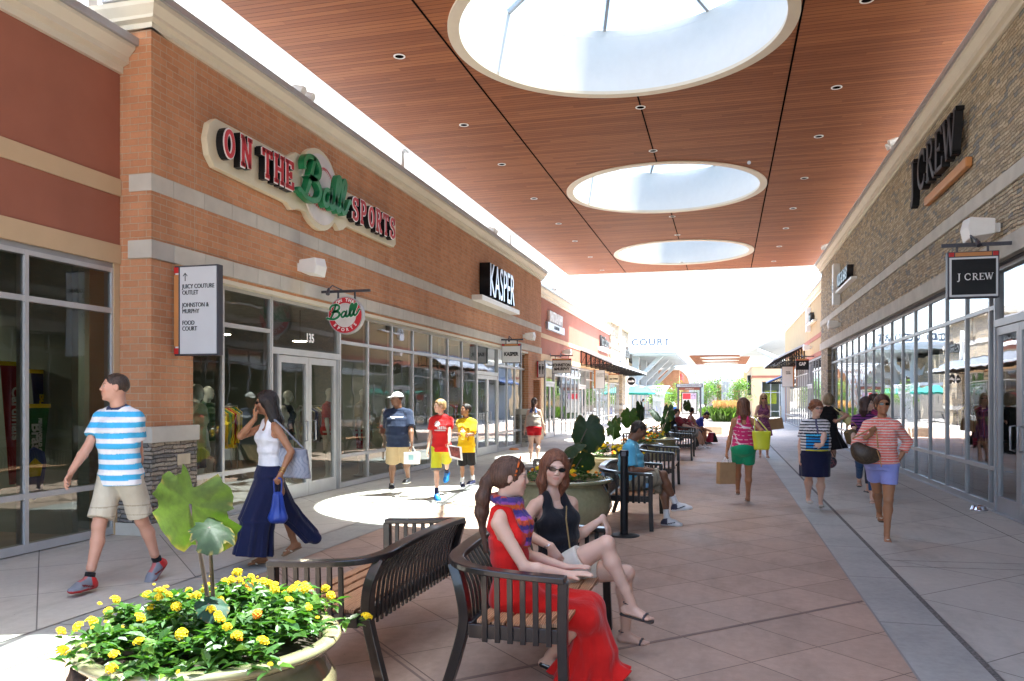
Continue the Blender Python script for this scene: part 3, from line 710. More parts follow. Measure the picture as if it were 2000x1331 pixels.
# ================================================================ ORGANIC SURFACES (distance fields meshed with surface nets)
def A3(v): return np.array([float(v[0]), float(v[1]), float(v[2])])
def nrm(v): v = A3(v); return v/max(1e-9, np.linalg.norm(v))
class Fld:
    def __init__(s): s.p = []
    def seg(s, a, b, ra, rb, k=.02, u=None, Da=None, Db=None, cap=None, flat=False, fold=None, op='u', rnd=0):
        """tapered (elliptic) limb from a to b; ra/rb half widths along u, Da/Db half depths"""
        a = A3(a); b = A3(b); w_ = b-a; L = np.linalg.norm(w_); L = max(L, 1e-5); w_ = w_/L
        u = A3(u) if u is not None else (np.array([1., 0, 0]) if abs(w_[0]) < .9 else np.array([0, 1., 0]))
        u = u-w_*u.dot(w_); u /= np.linalg.norm(u); v = np.cross(w_, u)
        Da = ra if Da is None else Da; Db = rb if Db is None else Db
        c = cap if cap is not None else None
        s.p.append(('s', op, k, (a, L, w_, u, v, ra, rb, Da, Db, c, flat, fold, rnd), (a+b)/2, L/2+max(ra, rb, Da, Db)*1.3)); return s
    def ell(s, c, r, k=.02, ax=None, op='u'):
        c = A3(c); r = A3(r) if hasattr(r, '__len__') else np.array([r]*3, float)
        ax = np.eye(3) if ax is None else np.array([nrm(x) for x in ax])
        s.p.append(('e', op, k, (c, r, ax), c, r.max())); return s
    def cut(s, p, n, k=.004):
        """keep the side n points away from"""
        s.p.append(('h', 'i', k, (A3(p), nrm(n)), A3(p), 1e9)); return s
    def bump(s, f): s.p.append(('d', 'd', 0, f, None, 1e9)); return s
def prim_d(t, q, P):
    if t == 'e':
        c, r, ax = q; X = (P-c) @ ax.T; k0 = np.sqrt(((X/r)**2).sum(-1)); k1 = np.sqrt(((X/(r*r))**2).sum(-1)); return k0*(k0-1)/np.maximum(k1, 1e-6)
    if t == 'h': return (P-q[0]) @ q[1]
    a, L, w_, u, v, ra, rb, Da, Db, c, flat, fold, rnd = q
    X = P-a; s_ = X @ w_; t_ = np.clip(s_/L, 0, 1); e = s_-t_*L; qu = X @ u; qv = X @ v
    W = ra+(rb-ra)*t_; D = Da+(Db-Da)*t_
    if fold is not None:
        n, a0, a1, ph = fold; th = np.arctan2(qv/D, qu/W); am = a0+(a1-a0)*t_
        f = 1+am*(np.sin(n*th+ph)+.45*np.sin((n*1.7+1)*th+ph*2.3)); W = W*f; D = D*f
    if flat:
        k0 = np.sqrt((qu/W)**2+(qv/D)**2); k1 = np.sqrt((qu/W**2)**2+(qv/D**2)**2); d2 = k0*(k0-1)/np.maximum(k1, 1e-6)
        ad = np.abs(s_-L/2)-L/2; return np.sqrt(np.maximum(d2, 0)**2+np.maximum(ad, 0)**2)+np.minimum(np.maximum(d2, ad), 0)-rnd
    C = c if c is not None else np.minimum(W, D)
    k0 = np.sqrt((qu/W)**2+(qv/D)**2+(e/C)**2); k1 = np.sqrt((qu/W**2)**2+(qv/D**2)**2+(e/C**2)**2)
    return k0*(k0-1)/np.maximum(k1, 1e-6)
def comb(d, dp, op, k):
    if op == 'u':
        if k <= 0: return np.minimum(d, dp)
        h = np.clip(.5+.5*(d-dp)/k, 0, 1); return d+(dp-d)*h-k*h*(1-h)
    if op == 's': dp = -dp
    h = np.clip(.5-.5*(d-dp)/k, 0, 1) if k > 0 else (dp > d)*1.0
    return d+(dp-d)*h+k*h*(1-h)
CLOTH = None
def eval_field(fl, P):
    d = np.full(len(P), 1e3)
    for t, op, k, q, c, r in fl.p:
        if t == 'd': continue
        d = comb(d, prim_d(t, q, P), op, k)
    return d
def mesh_field(fl, vox, name='m'):
    lo = np.min([p[4]-p[5] for p in fl.p if p[1] == 'u'], 0)-.03; hi = np.max([p[4]+p[5] for p in fl.p if p[1] == 'u'], 0)+.03
    B = 8; bs_ = B*vox; nb = np.ceil((hi-lo)/bs_).astype(int)+1
    idx = np.stack(np.meshgrid(*[np.arange(n) for n in nb], indexing='ij'), -1).reshape(-1, 3)
    ctr = lo+(idx+.5)*bs_; d = np.full(len(ctr), 1e3); rad = bs_*.866
    for t, op, k, q, c, r in fl.p:
        if t == 'd': continue
        if t == 'h': d = comb(d, prim_d(t, q, ctr), op, k); continue
        d = comb(d, prim_d(t, q, ctr), op, k)
    act = np.abs(d) < rad*1.5+.012
    # blocks whose interior may hold a flat cap or a cut
    idx = idx[act]; ctr = ctr[act]; n = len(idx)
    if n == 0: return None
    g = np.stack(np.meshgrid(*[np.arange(B+1)]*3, indexing='ij'), -1).reshape(-1, 3)
    P = (lo+(idx[:, None, :]*B+g[None])*vox); D = np.full(P.shape[:2], 1e3)
    for t, op, k, q, c, r in fl.p:
        if t == 'd': D = D+q(P); continue
        if t == 'h': D = comb(D, prim_d(t, q, P), op, k); continue
        near = np.linalg.norm(ctr-c, axis=1) < r+rad+k+.03
        if near.any(): D[near] = comb(D[near], prim_d(t, q, P[near]), op, k)
    S = D.reshape(n, B+1, B+1, B+1); ins = S < 0
    # cell vertices
    cs = [(i, j, k) for i in (0, 1) for j in (0, 1) for k in (0, 1)]
    cnt = sum(ins[:, i:i+B, j:j+B, k:k+B].astype(np.int8) for i, j, k in cs)
    cells = np.argwhere((cnt > 0) & (cnt < 8)); 
    if not len(cells): return None
    bi = cells[:, 0]; cl = cells[:, 1:]
    vs = np.stack([S[bi, cl[:, 0]+i, cl[:, 1]+j, cl[:, 2]+k] for i, j, k in cs], 1)
    acc = np.zeros((len(cells), 3)); num = np.zeros(len(cells)); off = np.array(cs, float)
    for a in range(8):
        for b in range(a+1, 8):
            if np.abs(off[a]-off[b]).sum() != 1: continue
            x = (vs[:, a] < 0) != (vs[:, b] < 0); den = vs[:, a]-vs[:, b]; tt = np.where(x, vs[:, a]/np.where(np.abs(den) < 1e-12, 1, den), 0)
            acc += np.where(x[:, None], off[a]+(off[b]-off[a])*tt[:, None], 0); num += x
    gc = idx[bi]*B+cl; V = lo+(gc+acc/num[:, None])*vox
    big = nb*B+2; key = (gc[:, 0]*big[1]+gc[:, 1])*big[2]+gc[:, 2]
    key, first = np.unique(key, return_index=True); V = V[first]
    faces = []
    for ax in range(3):
        o = np.zeros(3, int); o[ax] = 1
        A_ = ins[:, :B, :B, :B]; B_ = ins[:, o[0]:B+o[0], o[1]:B+o[1], o[2]:B+o[2]]
        e = np.argwhere(A_ != B_); G = idx[e[:, 0]]*B+e[:, 1:]; flip = A_[tuple(e.T)]
        b1, b2 = (ax+1) % 3, (ax+2) % 3; d1 = np.zeros(3, int); d1[b1] = 1; d2 = np.zeros(3, int); d2[b2] = 1
        q = np.stack([G, G-d1, G-d1-d2, G-d2], 1); kk = (q[..., 0]*big[1]+q[..., 1])*big[2]+q[..., 2]
        pos = np.searchsorted(key, kk); pos = np.clip(pos, 0, len(key)-1); ok = (key[pos] == kk).all(1)
        pos = pos[ok]; flip = flip[ok]; pos[~flip] = pos[~flip][:, ::-1]; faces.append(pos)
    Fc = np.concatenate(faces)
    # one light smoothing pass
    nb_ = np.zeros_like(V); ct = np.zeros(len(V))
    for i in range(4):
        a, b = Fc[:, i], Fc[:, (i+1) % 4]; np.add.at(nb_, a, V[b]); np.add.at(nb_, b, V[a]); np.add.at(ct, a, 1); np.add.at(ct, b, 1)
    V = V*.5+.5*nb_/np.maximum(ct, 1)[:, None]
    return V, Fc
def field_obj(name, fl, vox, mat, parent, colf=None):
    if CLOTH is not None and name not in ('body', 'shoe', 'sole'): CLOTH.append(fl)
    r = mesh_field(fl, vox)
    if r is None: return None
    V, Fc = r; me = bpy.data.meshes.new(name); me.vertices.add(len(V)); me.vertices.foreach_set('co', V.astype(np.float32).ravel())
    me.loops.add(Fc.size); me.loops.foreach_set('vertex_index', Fc.astype(np.int32).ravel()); me.polygons.add(len(Fc))
    me.polygons.foreach_set('loop_start', np.arange(0, Fc.size, 4, dtype=np.int32)); me.polygons.foreach_set('loop_total', np.full(len(Fc), 4, np.int32))
    me.update(calc_edges=True)
    if colf is not None:
        C = np.ones((len(V), 4), np.float32); C[:, :3] = np.clip(colf(V), 0, 1)
        at = me.color_attributes.new('Col', 'FLOAT_COLOR', 'POINT'); at.data.foreach_set('color', C.ravel())
    return mesh_obj(name, me, mat, parent, smooth=True, world=False)
def wrinkle(amp, fr=14, seed=0, st=(1, 1, .6)):
    rs = np.random.RandomState(seed); K = rs.normal(size=(7, 3))*fr*np.array(st); ph = rs.uniform(0, 6.28, 7)
    def f(P):
        s = 0
        q = P+.02*np.sin(P[..., [1, 2, 0]]*fr*1.3+ph[0])
        for i in range(7): s = s+np.sin(q @ K[i]+ph[i])
        s = s/7; return amp*(np.abs(s)*2.2-.6)
    return f

SK = dict(light=(.62, .37, .27), fair=(.66, .42, .32), tan=(.44, .225, .13), tanned=(.40, .19, .10), olive=(.30, .155, .09), brown=(.20, .095, .055), ruddy=(.58, .31, .22))
M['skin'] = vcol('skin', .48, bump=.08, bs=120, sss=.12, spec=.35)
M['cloth'] = vcol('cloth', .85, bump=.25, bs=260, spec=.15, sheen=.15)
M['hairm'] = None
def m_hair(name='hair'):
    m, nt, b, out = newmat(name); k = N(nt); a = k.n('ShaderNodeAttribute', attribute_name='Col')
    p = k.obj(); st = k.noise(k.scale(p, 130, 130, 9), 1, 4, .6)
    k.l(k.mix(1, a.outputs['Color'], k.ramp(st, [(.3, (.45, .42, .4)), (.7, (1.35, 1.3, 1.25))]), 'MULTIPLY'), b.inputs['Base Color']); setb(b, .42, spec=.4)
    k.l(k.bump(st, .8, .01), b.inputs['Normal']); return m
M['hair'] = m_hair()
M['shoe'] = vcol('shoe_material', .5, bump=.15, bs=150)
M['lens'] = plain('dark_lens', (.008, .007, .007), .12, spec=.35)
M['leather'] = vcol('bag_leather', .4, bump=.15, bs=200)

def two_bone(a, c, l1, l2, pole):
    a = A3(a); c = A3(c); v = c-a; D = np.linalg.norm(v); mx = (l1+l2)*.999
    if D > mx: c = a+v/D*mx; D = mx; v = c-a
    n = v/D; x = (l1*l1-l2*l2+D*D)/(2*D); h = math.sqrt(max(0, l1*l1-x*x)); p = A3(pole); p = p-n*p.dot(n)
    p /= max(1e-6, np.linalg.norm(p)); return a+n*x+p*h, c
def rotm(axis, ang):
    return np.array(Matrix.Rotation(ang, 3, Vector(axis)))
class Person:
    def __init__(s, label, pos, H=1.7, sex='f', yaw=180, fat=0.0, skin='light', vox=.009, head=(0, 0), twist=0, lean=0, side=0, pz=None, px=0, py=0,
                 feet=None, hands=None, hair=None, group=None, headyaw_world=None, slouch=0, bare=False, fem=None, shrug=0):
        """yaw in degrees, 0 faces +Y.  feet / hands: dict side -> spec (local right, forward, up in metres) """
        s.lab = label; s.H = H; s.k = H/1.75; s.sex = sex; s.vox = vox; k = s.k; s.fat = fat
        pos = Vector(pos); pos.z = 0; s.root = empty('person', pos, label, 'person', group); s.pos = A3(pos)
        y = R(yaw); s.f = np.array([-math.sin(y), math.cos(y), 0]); s.r = np.array([math.cos(y), math.sin(y), 0]); s.u = np.array([0, 0, 1.])
        L = s.L
        pz = .965*k if pz is None else pz; s.P = L(px, py, pz)
        # spine
        ln = R(lean); sl = R(side); up = s.u*math.cos(ln)+s.f*math.sin(ln); up = up*math.cos(sl)+s.r*math.sin(sl); s.up = up/np.linalg.norm(up)
        up2 = rotm(s.r, -R(slouch)) @ s.up if slouch else s.up; s.up2 = up2
        tw = R(twist); s.r2 = s.r*math.cos(tw)+s.f*math.sin(tw); s.f2 = np.cross(s.up, s.r2); s.r2 = s.r2/np.linalg.norm(s.r2)
        s.W = s.P+s.up*.13*k; s.C = s.P+s.up*.20*k+up2*.14*k; s.N = s.C+up2*.185*k; sw = (.168 if sex == 'm' else .148 if sex == 'f' else .146)*k
        s.sh = {1: s.C+up2*(.092+shrug)*k+s.r2*sw, -1: s.C+up2*(.092+shrug)*k-s.r2*sw}
        s.hip = {1: s.P+s.r*.088*k-s.u*.03*k, -1: s.P-s.r*.088*k-s.u*.03*k}
        # head frame
        hy, hp = R(yaw+twist+head[0]) if headyaw_world is None else R(headyaw_world), R(head[1]); hf = np.array([-math.sin(hy), math.cos(hy), 0]); hr = np.array([math.cos(hy), math.sin(hy), 0])
        roll = R(head[2]) if len(head) > 2 else 0
        s.hf = hf*math.cos(hp)+s.u*math.sin(hp); s.hu = np.cross(hr, s.hf); 
        if roll: m_ = rotm(s.hf, roll); hr = m_ @ hr; s.hu = m_ @ s.hu
        s.hr = hr; s.hs = k if H > 1.55 else k*(1+.5*(1.62-H))
        s.hs = max(s.hs, .93)
        s.hc = s.N+s.up2*.055*k+s.hf*.028*s.hs+s.hu*.105*s.hs+.012*s.f2
        # arms
        s.arm = {}; la, lf = .285*k, .25*k; hands = hands or {}
        for sd_ in (1, -1):
            h = hands.get(sd_, hands.get('R' if sd_ == 1 else 'L', dict(p=(sd_*.26, .05, .80))))
            w_ = A3(h['w'])-s.pos if 'w' in h else L(*[x*k for x in h['p']])
            pole = s.dirl(h.get('pole', (sd_*.35, -1, -.2))); e, wr = two_bone(s.sh[sd_], w_, la, lf, pole)
            fd = nrm(wr-e); d = s.dirl(h['d']) if 'd' in h else fd; n = s.dirl(h['n']) if 'n' in h else -s.r*sd_
            s.arm[sd_] = dict(e=e, w=wr, d=nrm(d), n=nrm(n), curl=h.get('curl', .5), spread=h.get('spread', .08), thumb=h.get('thumb', .5))
        # legs
        s.leg = {}; feet = feet or {}
        for sd_ in (1, -1):
            q = feet.get(sd_, dict(p=(sd_*.09, 0, .0)))
            an = (A3(q['w'])-s.pos if 'w' in q else L(*[x for x in q['p']]))
            pit = R(q.get('pitch', 0)); yw = R(q.get('yaw', -sd_*8))   # pitch > 0: toes down, heel up
            fd = s.f*math.cos(yw)-s.r*math.sin(yw); fd = fd/np.linalg.norm(fd); ff = fd*math.cos(pit)-s.u*math.sin(pit); fr = np.cross(fd, s.u); fu = np.cross(fr, ff)
            ball = an+fd*.13*k      # an = ground point below the ankle; pivot at the ball of the foot
            base = ball-ff*.13*k; ank = base+fu*.085*k; up_ = q.get('up', 0); base = base+s.u*up_; ank = ank+s.u*up_
            kn, an2 = two_bone(s.hip[sd_], ank, .43*k, .42*k, s.dirl(q.get('pole', (0, 1, 0)))); dl_ = an2-ank
            s.leg[sd_] = dict(k=kn, a=an2, base=base+dl_, f=ff, r=fr, u=fu)
        s.skin = np.array(SK[skin]); s.hairc = np.array((hair or {}).get('c', (.06, .03, .02)))
        s.body(bare)
        if hair: s.hair(**{a: b for a, b in hair.items() if a != 'c'})
    def L(s, x, y, z): return s.r*x+s.f*y+s.u*z
    def dirl(s, v): return nrm(s.r*v[0]+s.f*v[1]+s.u*v[2])
    def Hd(s, x, y, z): return s.hc+(s.hr*x+s.hf*y+s.hu*z)*s.hs
    # ------------------------------------------------ torso stations (point, half width, half depth)
    def stations(s, e=0.0):
        k = s.k; ft = s.fat; P = s.P; up, u2 = s.up, s.up2
        if s.sex == 'm': T = [(-.10, .150, .10), (-.02, .168+.02*ft, .112+.03*ft), (.10, .148+.07*ft, .105+.10*ft), (.22, .158+.05*ft, .115+.09*ft), (.33, .176+.03*ft, .120+.04*ft), (.395, .148, .092), (.462, .078, .062)]
        elif s.sex == 'c': T = [(-.10, .14, .095), (-.02, .150, .10), (.10, .132, .09), (.22, .138, .095), (.33, .148, .10), (.395, .126, .08), (.462, .068, .055)]
        else: T = [(-.10, .158+.02*ft, .108), (-.02, .176+.05*ft, .118+.04*ft), (.11, .128+.10*ft, .092+.10*ft), (.21, .134+.09*ft, .098+.09*ft), (.32, .146+.06*ft, .104+.05*ft), (.385, .128+.02*ft, .082), (.452, .064, .055)]
        out = []
        for i, (z, w_, d) in enumerate(T):
            c = P+up*min(z, .2)*k+(u2*(z-.2)*k if z > .2 else 0); rr = s.r if i < 2 else (s.r+s.r2 if i == 2 else s.r2)
            ff = s.f if i < 2 else s.f2; c = c+ff*(.012*k*(1 if i in (3, 4) else 0))+(ff*.03*ft if i in (2, 3) else 0)
            out.append((c, w_*k+e, d*k+e, nrm(rr)))
        return out
    def torso(s, fl, e=0.0, i0=0, i1=6, k=.03, flat0=True):
        T = s.stations(e)
        for i in range(i0, i1):
            a, b = T[i], T[i+1]; w_ = nrm(b[0]-a[0])*.016; fl.seg(a[0]-w_*(i > i0), b[0]+w_*(i < i1-1), a[1], b[1], k, u=a[3]+b[3], Da=a[2], Db=b[2], flat=True, rnd=0)
        if s.sex == 'f' and i1 >= 4 and i0 <= 4:
            for q in (1, -1): fl.ell(s.C+s.r2*q*.07*s.k+s.f2*(.075+.03*s.fat)*s.k-s.up2*.005*s.k, np.array([.062, .052, .062])*s.k*(1+.25*s.fat)+e, .035, ax=(s.r2, s.f2, s.up2))
    def body(s, bare):
        k = s.k; fl = Fld(); s.torso(fl)
        ftn = 1+.35*s.fat; m_ = 1.0 if s.sex == 'm' else (.9 if s.sex == 'f' else .82)
        fl.ell(s.P-s.u*.02*k-s.f*.03*k, np.array([.15, .11, .11])*k*(1+.1*s.fat), .04, ax=(s.r, s.f, s.u))
        nk = (.058 if s.sex == 'm' else .042 if s.sex == 'f' else .042)*k
        fl.seg(s.N-s.up2*.03*k-s.f2*.005, s.Hd(0, -.022, -.055), nk*1.12, nk, .03)
        for q in (1, -1):
            fl.seg(s.N-s.up2*.025*k+s.r2*q*.03*k, s.sh[q]-s.r2*q*.02*k, .045*k, .046*k, .035)
            A_ = s.arm[q]; e, w_ = A_['e'], A_['w']
            fl.seg(s.sh[q], e, .050*k*m_*ftn, .037*k*m_*ftn, .02)
            mid = e+(w_-e)*.3; fl.seg(e, mid, .037*k*m_*ftn, .040*k*m_*ftn, .012); fl.seg(mid, w_, .040*k*m_*ftn, .0245*k*m_, .012)
            s.hand(fl, A_, q)
            Lg = s.leg[q]; kn, an = Lg['k'], Lg['a']; tm = 1.0 if s.sex != 'c' else .82
            fl.seg(s.hip[q], s.hip[q]+(kn-s.hip[q])*.45, .088*k*tm*ftn, .076*k*tm*ftn, .04); fl.seg(s.hip[q]+(kn-s.hip[q])*.45, kn, .076*k*tm*ftn, .054*k*tm, .02)
            fl.ell(kn+nrm(s.dirl((0, 1, 0)))*.008*k, .051*k*tm, .015)
            cf = kn+(an-kn)*.30; back = nrm(np.cross(np.cross(an-kn, s.dirl((0, -1, 0))), an-kn)); 
            fl.seg(kn, cf+back*.014*k, .050*k*tm, .053*k*tm*ftn, .015); fl.seg(cf+back*.014*k, an+(kn-an)*.22, .053*k*tm*ftn, .036*k*tm, .02); fl.seg(an+(kn-an)*.22, an, .036*k*tm, .034*k*tm, .015)
            s.foot(fl, Lg)
        s.headf(fl); s.fl = fl
        global CLOTH
        CLOTH = None; s.bo = field_obj('body', fl, s.vox, M['skin'], s.root, s.colour); CLOTH = []; s.cl = CLOTH
    def finish(s, skip=('hair',)):
        """tuck the skin in wherever cloth covers it"""
        global CLOTH
        me = s.bo.data; n = len(me.vertices); V = np.empty(n*3, np.float32); me.vertices.foreach_get('co', V); V = V.reshape(-1, 3).astype(float)
        Nn = np.empty(n*3, np.float32); me.vertex_normals.foreach_get('vector', Nn); Nn = Nn.reshape(-1, 3); sh = np.zeros(n)
        for fl in s.cl:
            if getattr(fl, 'soft', False): continue
            d = eval_field(fl, V); sh = np.maximum(sh, np.clip((.010-d)/.010, 0, 1))
        V = V-Nn*(sh*.013)[:, None]; me.vertices.foreach_set('co', V.astype(np.float32).ravel()); me.update(); CLOTH = None
    def foot(s, fl, g):
        k = s.k*(.94 if s.sex == 'f' else 1); b, f, r, u = g['base'], g['f'], g['r'], g['u']
        P = lambda x, y, z: b+(r*x+f*y+u*z)*k
        fl.ell(P(0, -.035, .032), np.array([.030, .032, .032])*k, .02, ax=(r, f, u)); fl.seg(P(0, 0, .06), P(0, .10, .032), .030*k, .036*k, .025, u=r, Da=.032*k, Db=.020*k)
        fl.seg(P(0, -.02, .022), P(.003, .13, .018), .028*k, .042*k, .02, u=r, Da=.021*k, Db=.016*k)
        if s.vox < .008:
            for i in range(5):
                x = -.034+.0165*i; side = 1 if r.dot(s.r) else 1; yy = .168-.006*i
                fl.seg(P(x, .125, .015), P(x, yy, .012), .0095*k, .0085*k, .006)
        else: fl.seg(P(0, .12, .016), P(0, .165, .013), .040*k, .034*k, .015, u=r, Da=.014*k, Db=.011*k)
    def hand(s, fl, A_, q):
        k = s.k*(1.0 if s.sex == 'm' else .93); w_, d, n = A_['w'], A_['d'], A_['n']; n = nrm(n-d*n.dot(d)); l = np.cross(d, n)
        inner = l*q   # towards the thumb
        # thumb side: for the right hand with palm n facing the body and fingers down the thumb points forward
        th = l if q == -1 else -l
        if s.vox > .0125:
            fl.seg(w_, w_+d*.085*k, .030*k, .034*k, .012, u=l, Da=.018*k, Db=.014*k); c = A_['curl']; dd = nrm(d*math.cos(c)+n*math.sin(c)); fl.seg(w_+d*.085*k, w_+d*.085*k+dd*.075*k, .033*k, .024*k, .01, u=l, Da=.012*k, Db=.010*k); fl.seg(w_+d*.03*k+th*.02*k, w_+d*.075*k+th*.045*k+n*.015*k, .012*k, .009*k, .01); return
        fl.seg(w_-d*.01*k, w_+d*.082*k, .026*k, .037*k, .012, u=l, Da=.019*k, Db=.0125*k, cap=.02*k)
        fl.ell(w_+d*.035*k+th*.018*k+n*.010*k, np.array([.020, .030, .013])*k, .012, ax=(l, d, n))
        for i, (off, ln) in enumerate(((.029, .072), (.010, .080), (-.010, .074), (-.028, .058))):
            base = w_+d*.080*k+th*off*k; sp = A_['spread']*(1.5-i); dr = nrm(d+th*sp*.9); c = A_['curl']*(1+.12*i); p = base; rr = (.0098 if i < 3 else .0084)*k
            ang = 0
            for sgm, fr in ((0, .46), (1, .31), (2, .23)):
                ang += c*(.55 if sgm == 0 else .75); dd = nrm(dr*math.cos(ang)+n*math.sin(ang)); p2 = p+dd*ln*fr*k; fl.seg(p, p2, rr, rr*.90, .003); p = p2; rr *= .9
        t0 = w_+d*.022*k+th*.022*k+n*.006*k; a_ = A_['thumb']; td = nrm(d*.75+th*.75*(1-a_*.5)+n*.5*a_); t1 = t0+td*.042*k; td2 = nrm(td+d*.35+n*.5*a_); fl.seg(t0, t1, .0135*k, .0115*k, .01); fl.seg(t1, t1+td2*.032*k, .0115*k, .0092*k, .004)
    def headf(s, fl):
        h = s.hs; ax = (s.hr, s.hf, s.hu); Hd = s.Hd; m_ = s.sex == 'm'
        E = lambda c, r, k=.02, op='u': fl.ell(Hd(*c), np.array(r)*h, k, ax=ax, op=op)
        E((0, -.014, .030), (.074, .094, .086), .03); E((0, .020, -.018), (.060 if not m_ else .064, .070, .086), .03)
        E((0, .030, -.066), (.044 if not m_ else .052, .052, .040), .03); E((0, .070, -.094), (.017, .014, .014), .022)
        if s.vox > .0125:
            fl.seg(Hd(0, .086, .010), Hd(0, .106, -.022), .008*h, .013*h, .012); E((.076, -.004, 0), (.009, .018, .030), .006); E((-.076, -.004, 0), (.009, .018, .030), .006); return
        for q in (1, -1):
            E((q*.028, .080, .026), (.024, .010, .008), .012); E((q*.036, .062, -.022), (.024, .022, .022), .025)
            E((q*.031, .096, .008), (.016, .013, .010), .010, 's'); E((q*.031, .0755, .007), (.0135, .0125, .0125), .003)
            E((q*.076, -.006, .0), (.008, .018, .031), .005); E((q*.082, -.002, .003), (.005, .009, .017), .004, 's')
        fl.seg(Hd(0, .084, .016), Hd(0, .101, -.020), .0072*h, .0108*h, .012)
        E((.011, .096, -.026), (.0085, .010, .007), .006); E((-.011, .096, -.026), (.0085, .010, .007), .006)
        E((0, .086, -.047), (.022, .010, .0065), .006); E((0, .084, -.061), (.019, .010, .0070), .006); E((0, .099, -.0535), (.026, .006, .0022), .003, 's')
    def colour(s, V):
        X = (V-s.hc)/s.hs; x = X @ s.hr; y = X @ s.hf; z = X @ s.hu; ax_ = np.abs(x); C = np.tile(s.skin, (len(V), 1)); hd = np.abs(x) < .1
        front = (y > .045) & (ax_ < .08) & (np.abs(z) < .14)
        def bl(mask, c, a=1.0): C[mask] = C[mask]*(1-a)+np.array(c)*a
        bl(front & (((ax_-.04)/.02)**2+((z+.028)/.02)**2 < 1), s.skin*np.array([1.12, .86, .84]), .6)
        bl(front & (y > .075) & ((x/.021)**2+((z+.054)/.0095)**2 < 1), s.skin*np.array([.92, .52, .50]), .7)
        bl(front & (y > .06) & (((ax_-.031)/.019)**2+((z-.027)/.0048)**2 < 1), s.hairc*.8+s.skin*.12, .8)
        bl(front & (((ax_-.031)/.0155)**2+((z-.008)/.0070)**2 < 1), (.05, .03, .02), .55)
        ey = front & (((ax_-.031)/.0125)**2+((z-.007)/.0048)**2 < 1); bl(ey, (.70, .66, .62), .9); bl(ey & (((ax_-.031)/.0062)**2+((z-.007)/.006)**2 < 1), (.03, .018, .012), 1)
        return C
    # ------------------------------------------------ hair
    def hair(s, style='short', length=.2, vol=.012, back=.0, name='hair', hl=None):
        fl = Fld(); Hd = s.Hd; h = s.hs; ax = (s.hr, s.hf, s.hu); v = vol
        E = lambda c, r, k=.02, op='u': fl.ell(Hd(*c), np.array(r)*h, k, ax=ax, op=op)
        E((0, -.016, .032), (.074+v, .094+v, .086+v), .01)
        if style == 'short':
            E((0, -.05, -.02), (.070+v*.6, .055+v, .06), .02); E((0, .092, -.045), (.085, .072, .108), .012, 's'); fl.cut(Hd(0, -.05, -.062), -s.hu+s.hf*.4)
            for q in (1, -1): E((q*.085, .0, -.012), (.02, .024, .038), .008, 's')
        elif style == 'buzz':
            E((0, .094, -.04), (.085, .072, .108), .012, 's'); fl.cut(Hd(0, -.05, -.055), -s.hu+s.hf*.4)
            for q in (1, -1): E((q*.085, .004, -.012), (.02, .024, .038), .008, 's')
        elif style == 'pony':
            E((0, -.05, -.01), (.068+v*.6, .055+v, .06), .03); E((0, .094, -.04), (.080, .076, .106), .012, 's'); fl.cut(Hd(0, -.05, -.075), -s.hu+s.hf*.3)
            for q in (1, -1): E((q*.088, .006, -.012), (.018, .022, .036), .008, 's')
            b0 = Hd(0, -.108, .035); dn = -s.u; bk = -s.hf; ws = (.030, .045, .054, .048, .020); p = b0
            for i in range(5):
                p2 = p+(dn*(.75+.1*i)+bk*(.36-.14*i))*length/5*1.1+s.hr*.006*math.sin(i*2); fl.seg(p, p2, ws[i]*h*.8, ws[min(i+1, 4)]*h*.8, .02); p = p2
        elif style == 'curly':
            for i in range(46):
                rn = random.Random(i+int(s.H*100)); a = rn.uniform(0, 6.28); b_ = rn.uniform(-.45, 1.3); x, y, z = math.cos(a)*math.cos(b_)*.085, math.sin(a)*math.cos(b_)*.10-.02, math.sin(b_)*.10+.03
                if y > .055 and z < .06: continue
                E((x, y, z), (.026,)*3, .008)
            E((0, .09, -.045), (.075, .06, .085), .01, 's')
        else:   # bob / long / straight hair falling round the face
            lz = -length; n = 5
            for q in (1, -1):
                fl.seg(Hd(q*.058, -.015, .03), Hd(q*.070, -.02-back, lz*.55), .040*h, .042*h, .03, u=s.hr, Da=.070*h, Db=.055*h); fl.seg(Hd(q*.070, -.02-back, lz*.55), Hd(q*.062, -.03-back*1.4, lz), .042*h, .022*h, .02, u=s.hr, Da=.055*h, Db=.035*h)
            fl.seg(Hd(0, -.06, .03), Hd(0, -.070-back, lz*.6), .070*h, .080*h, .03, u=s.hr, Da=.055*h, Db=.050*h); fl.seg(Hd(0, -.070-back, lz*.6), Hd(0, -.065-back*1.5, lz*1.04), .080*h, .060*h, .03, u=s.hr, Da=.050*h, Db=.030*h)
            E((0, .100, -.040), (.062, .078, .112), .012, 's')
            fl.seg(Hd(0, .02, -.06), Hd(0, .06, -.3), .052*h, .04*h, .01, op='s')
        fl.soft = True; fl.bump(s.strands(.0035 if s.vox < .008 else .004)); c = s.hairc
        def cf(V):
            X = (V-s.hc); t = np.clip(.5+.35*np.sin(X @ s.hr*190+np.sin(X @ s.hu*18)*2)+.3*np.sin(X @ s.hr*71+X @ s.hf*93+1), 0, 1)[:, None]; return c*(.75+.5*t) if hl is None else c*(1-t*.6)+np.array(hl)*t*.6
        field_obj(name, fl, min(s.vox, .011), M['hair'], s.root, cf)
    def strands(s, amp):
        hr, hf, hu = s.hr, s.hf, s.hu; hc = s.hc
        def f(P):
            X = P-hc; a = X @ hr; b = X @ hf; c = X @ hu; th = np.arctan2(b+.01, a); return amp*(np.sin(th*34+c*22)+.6*np.sin(th*57-c*31+2)+.5*np.sin(c*60+th*9))*.6
        return f
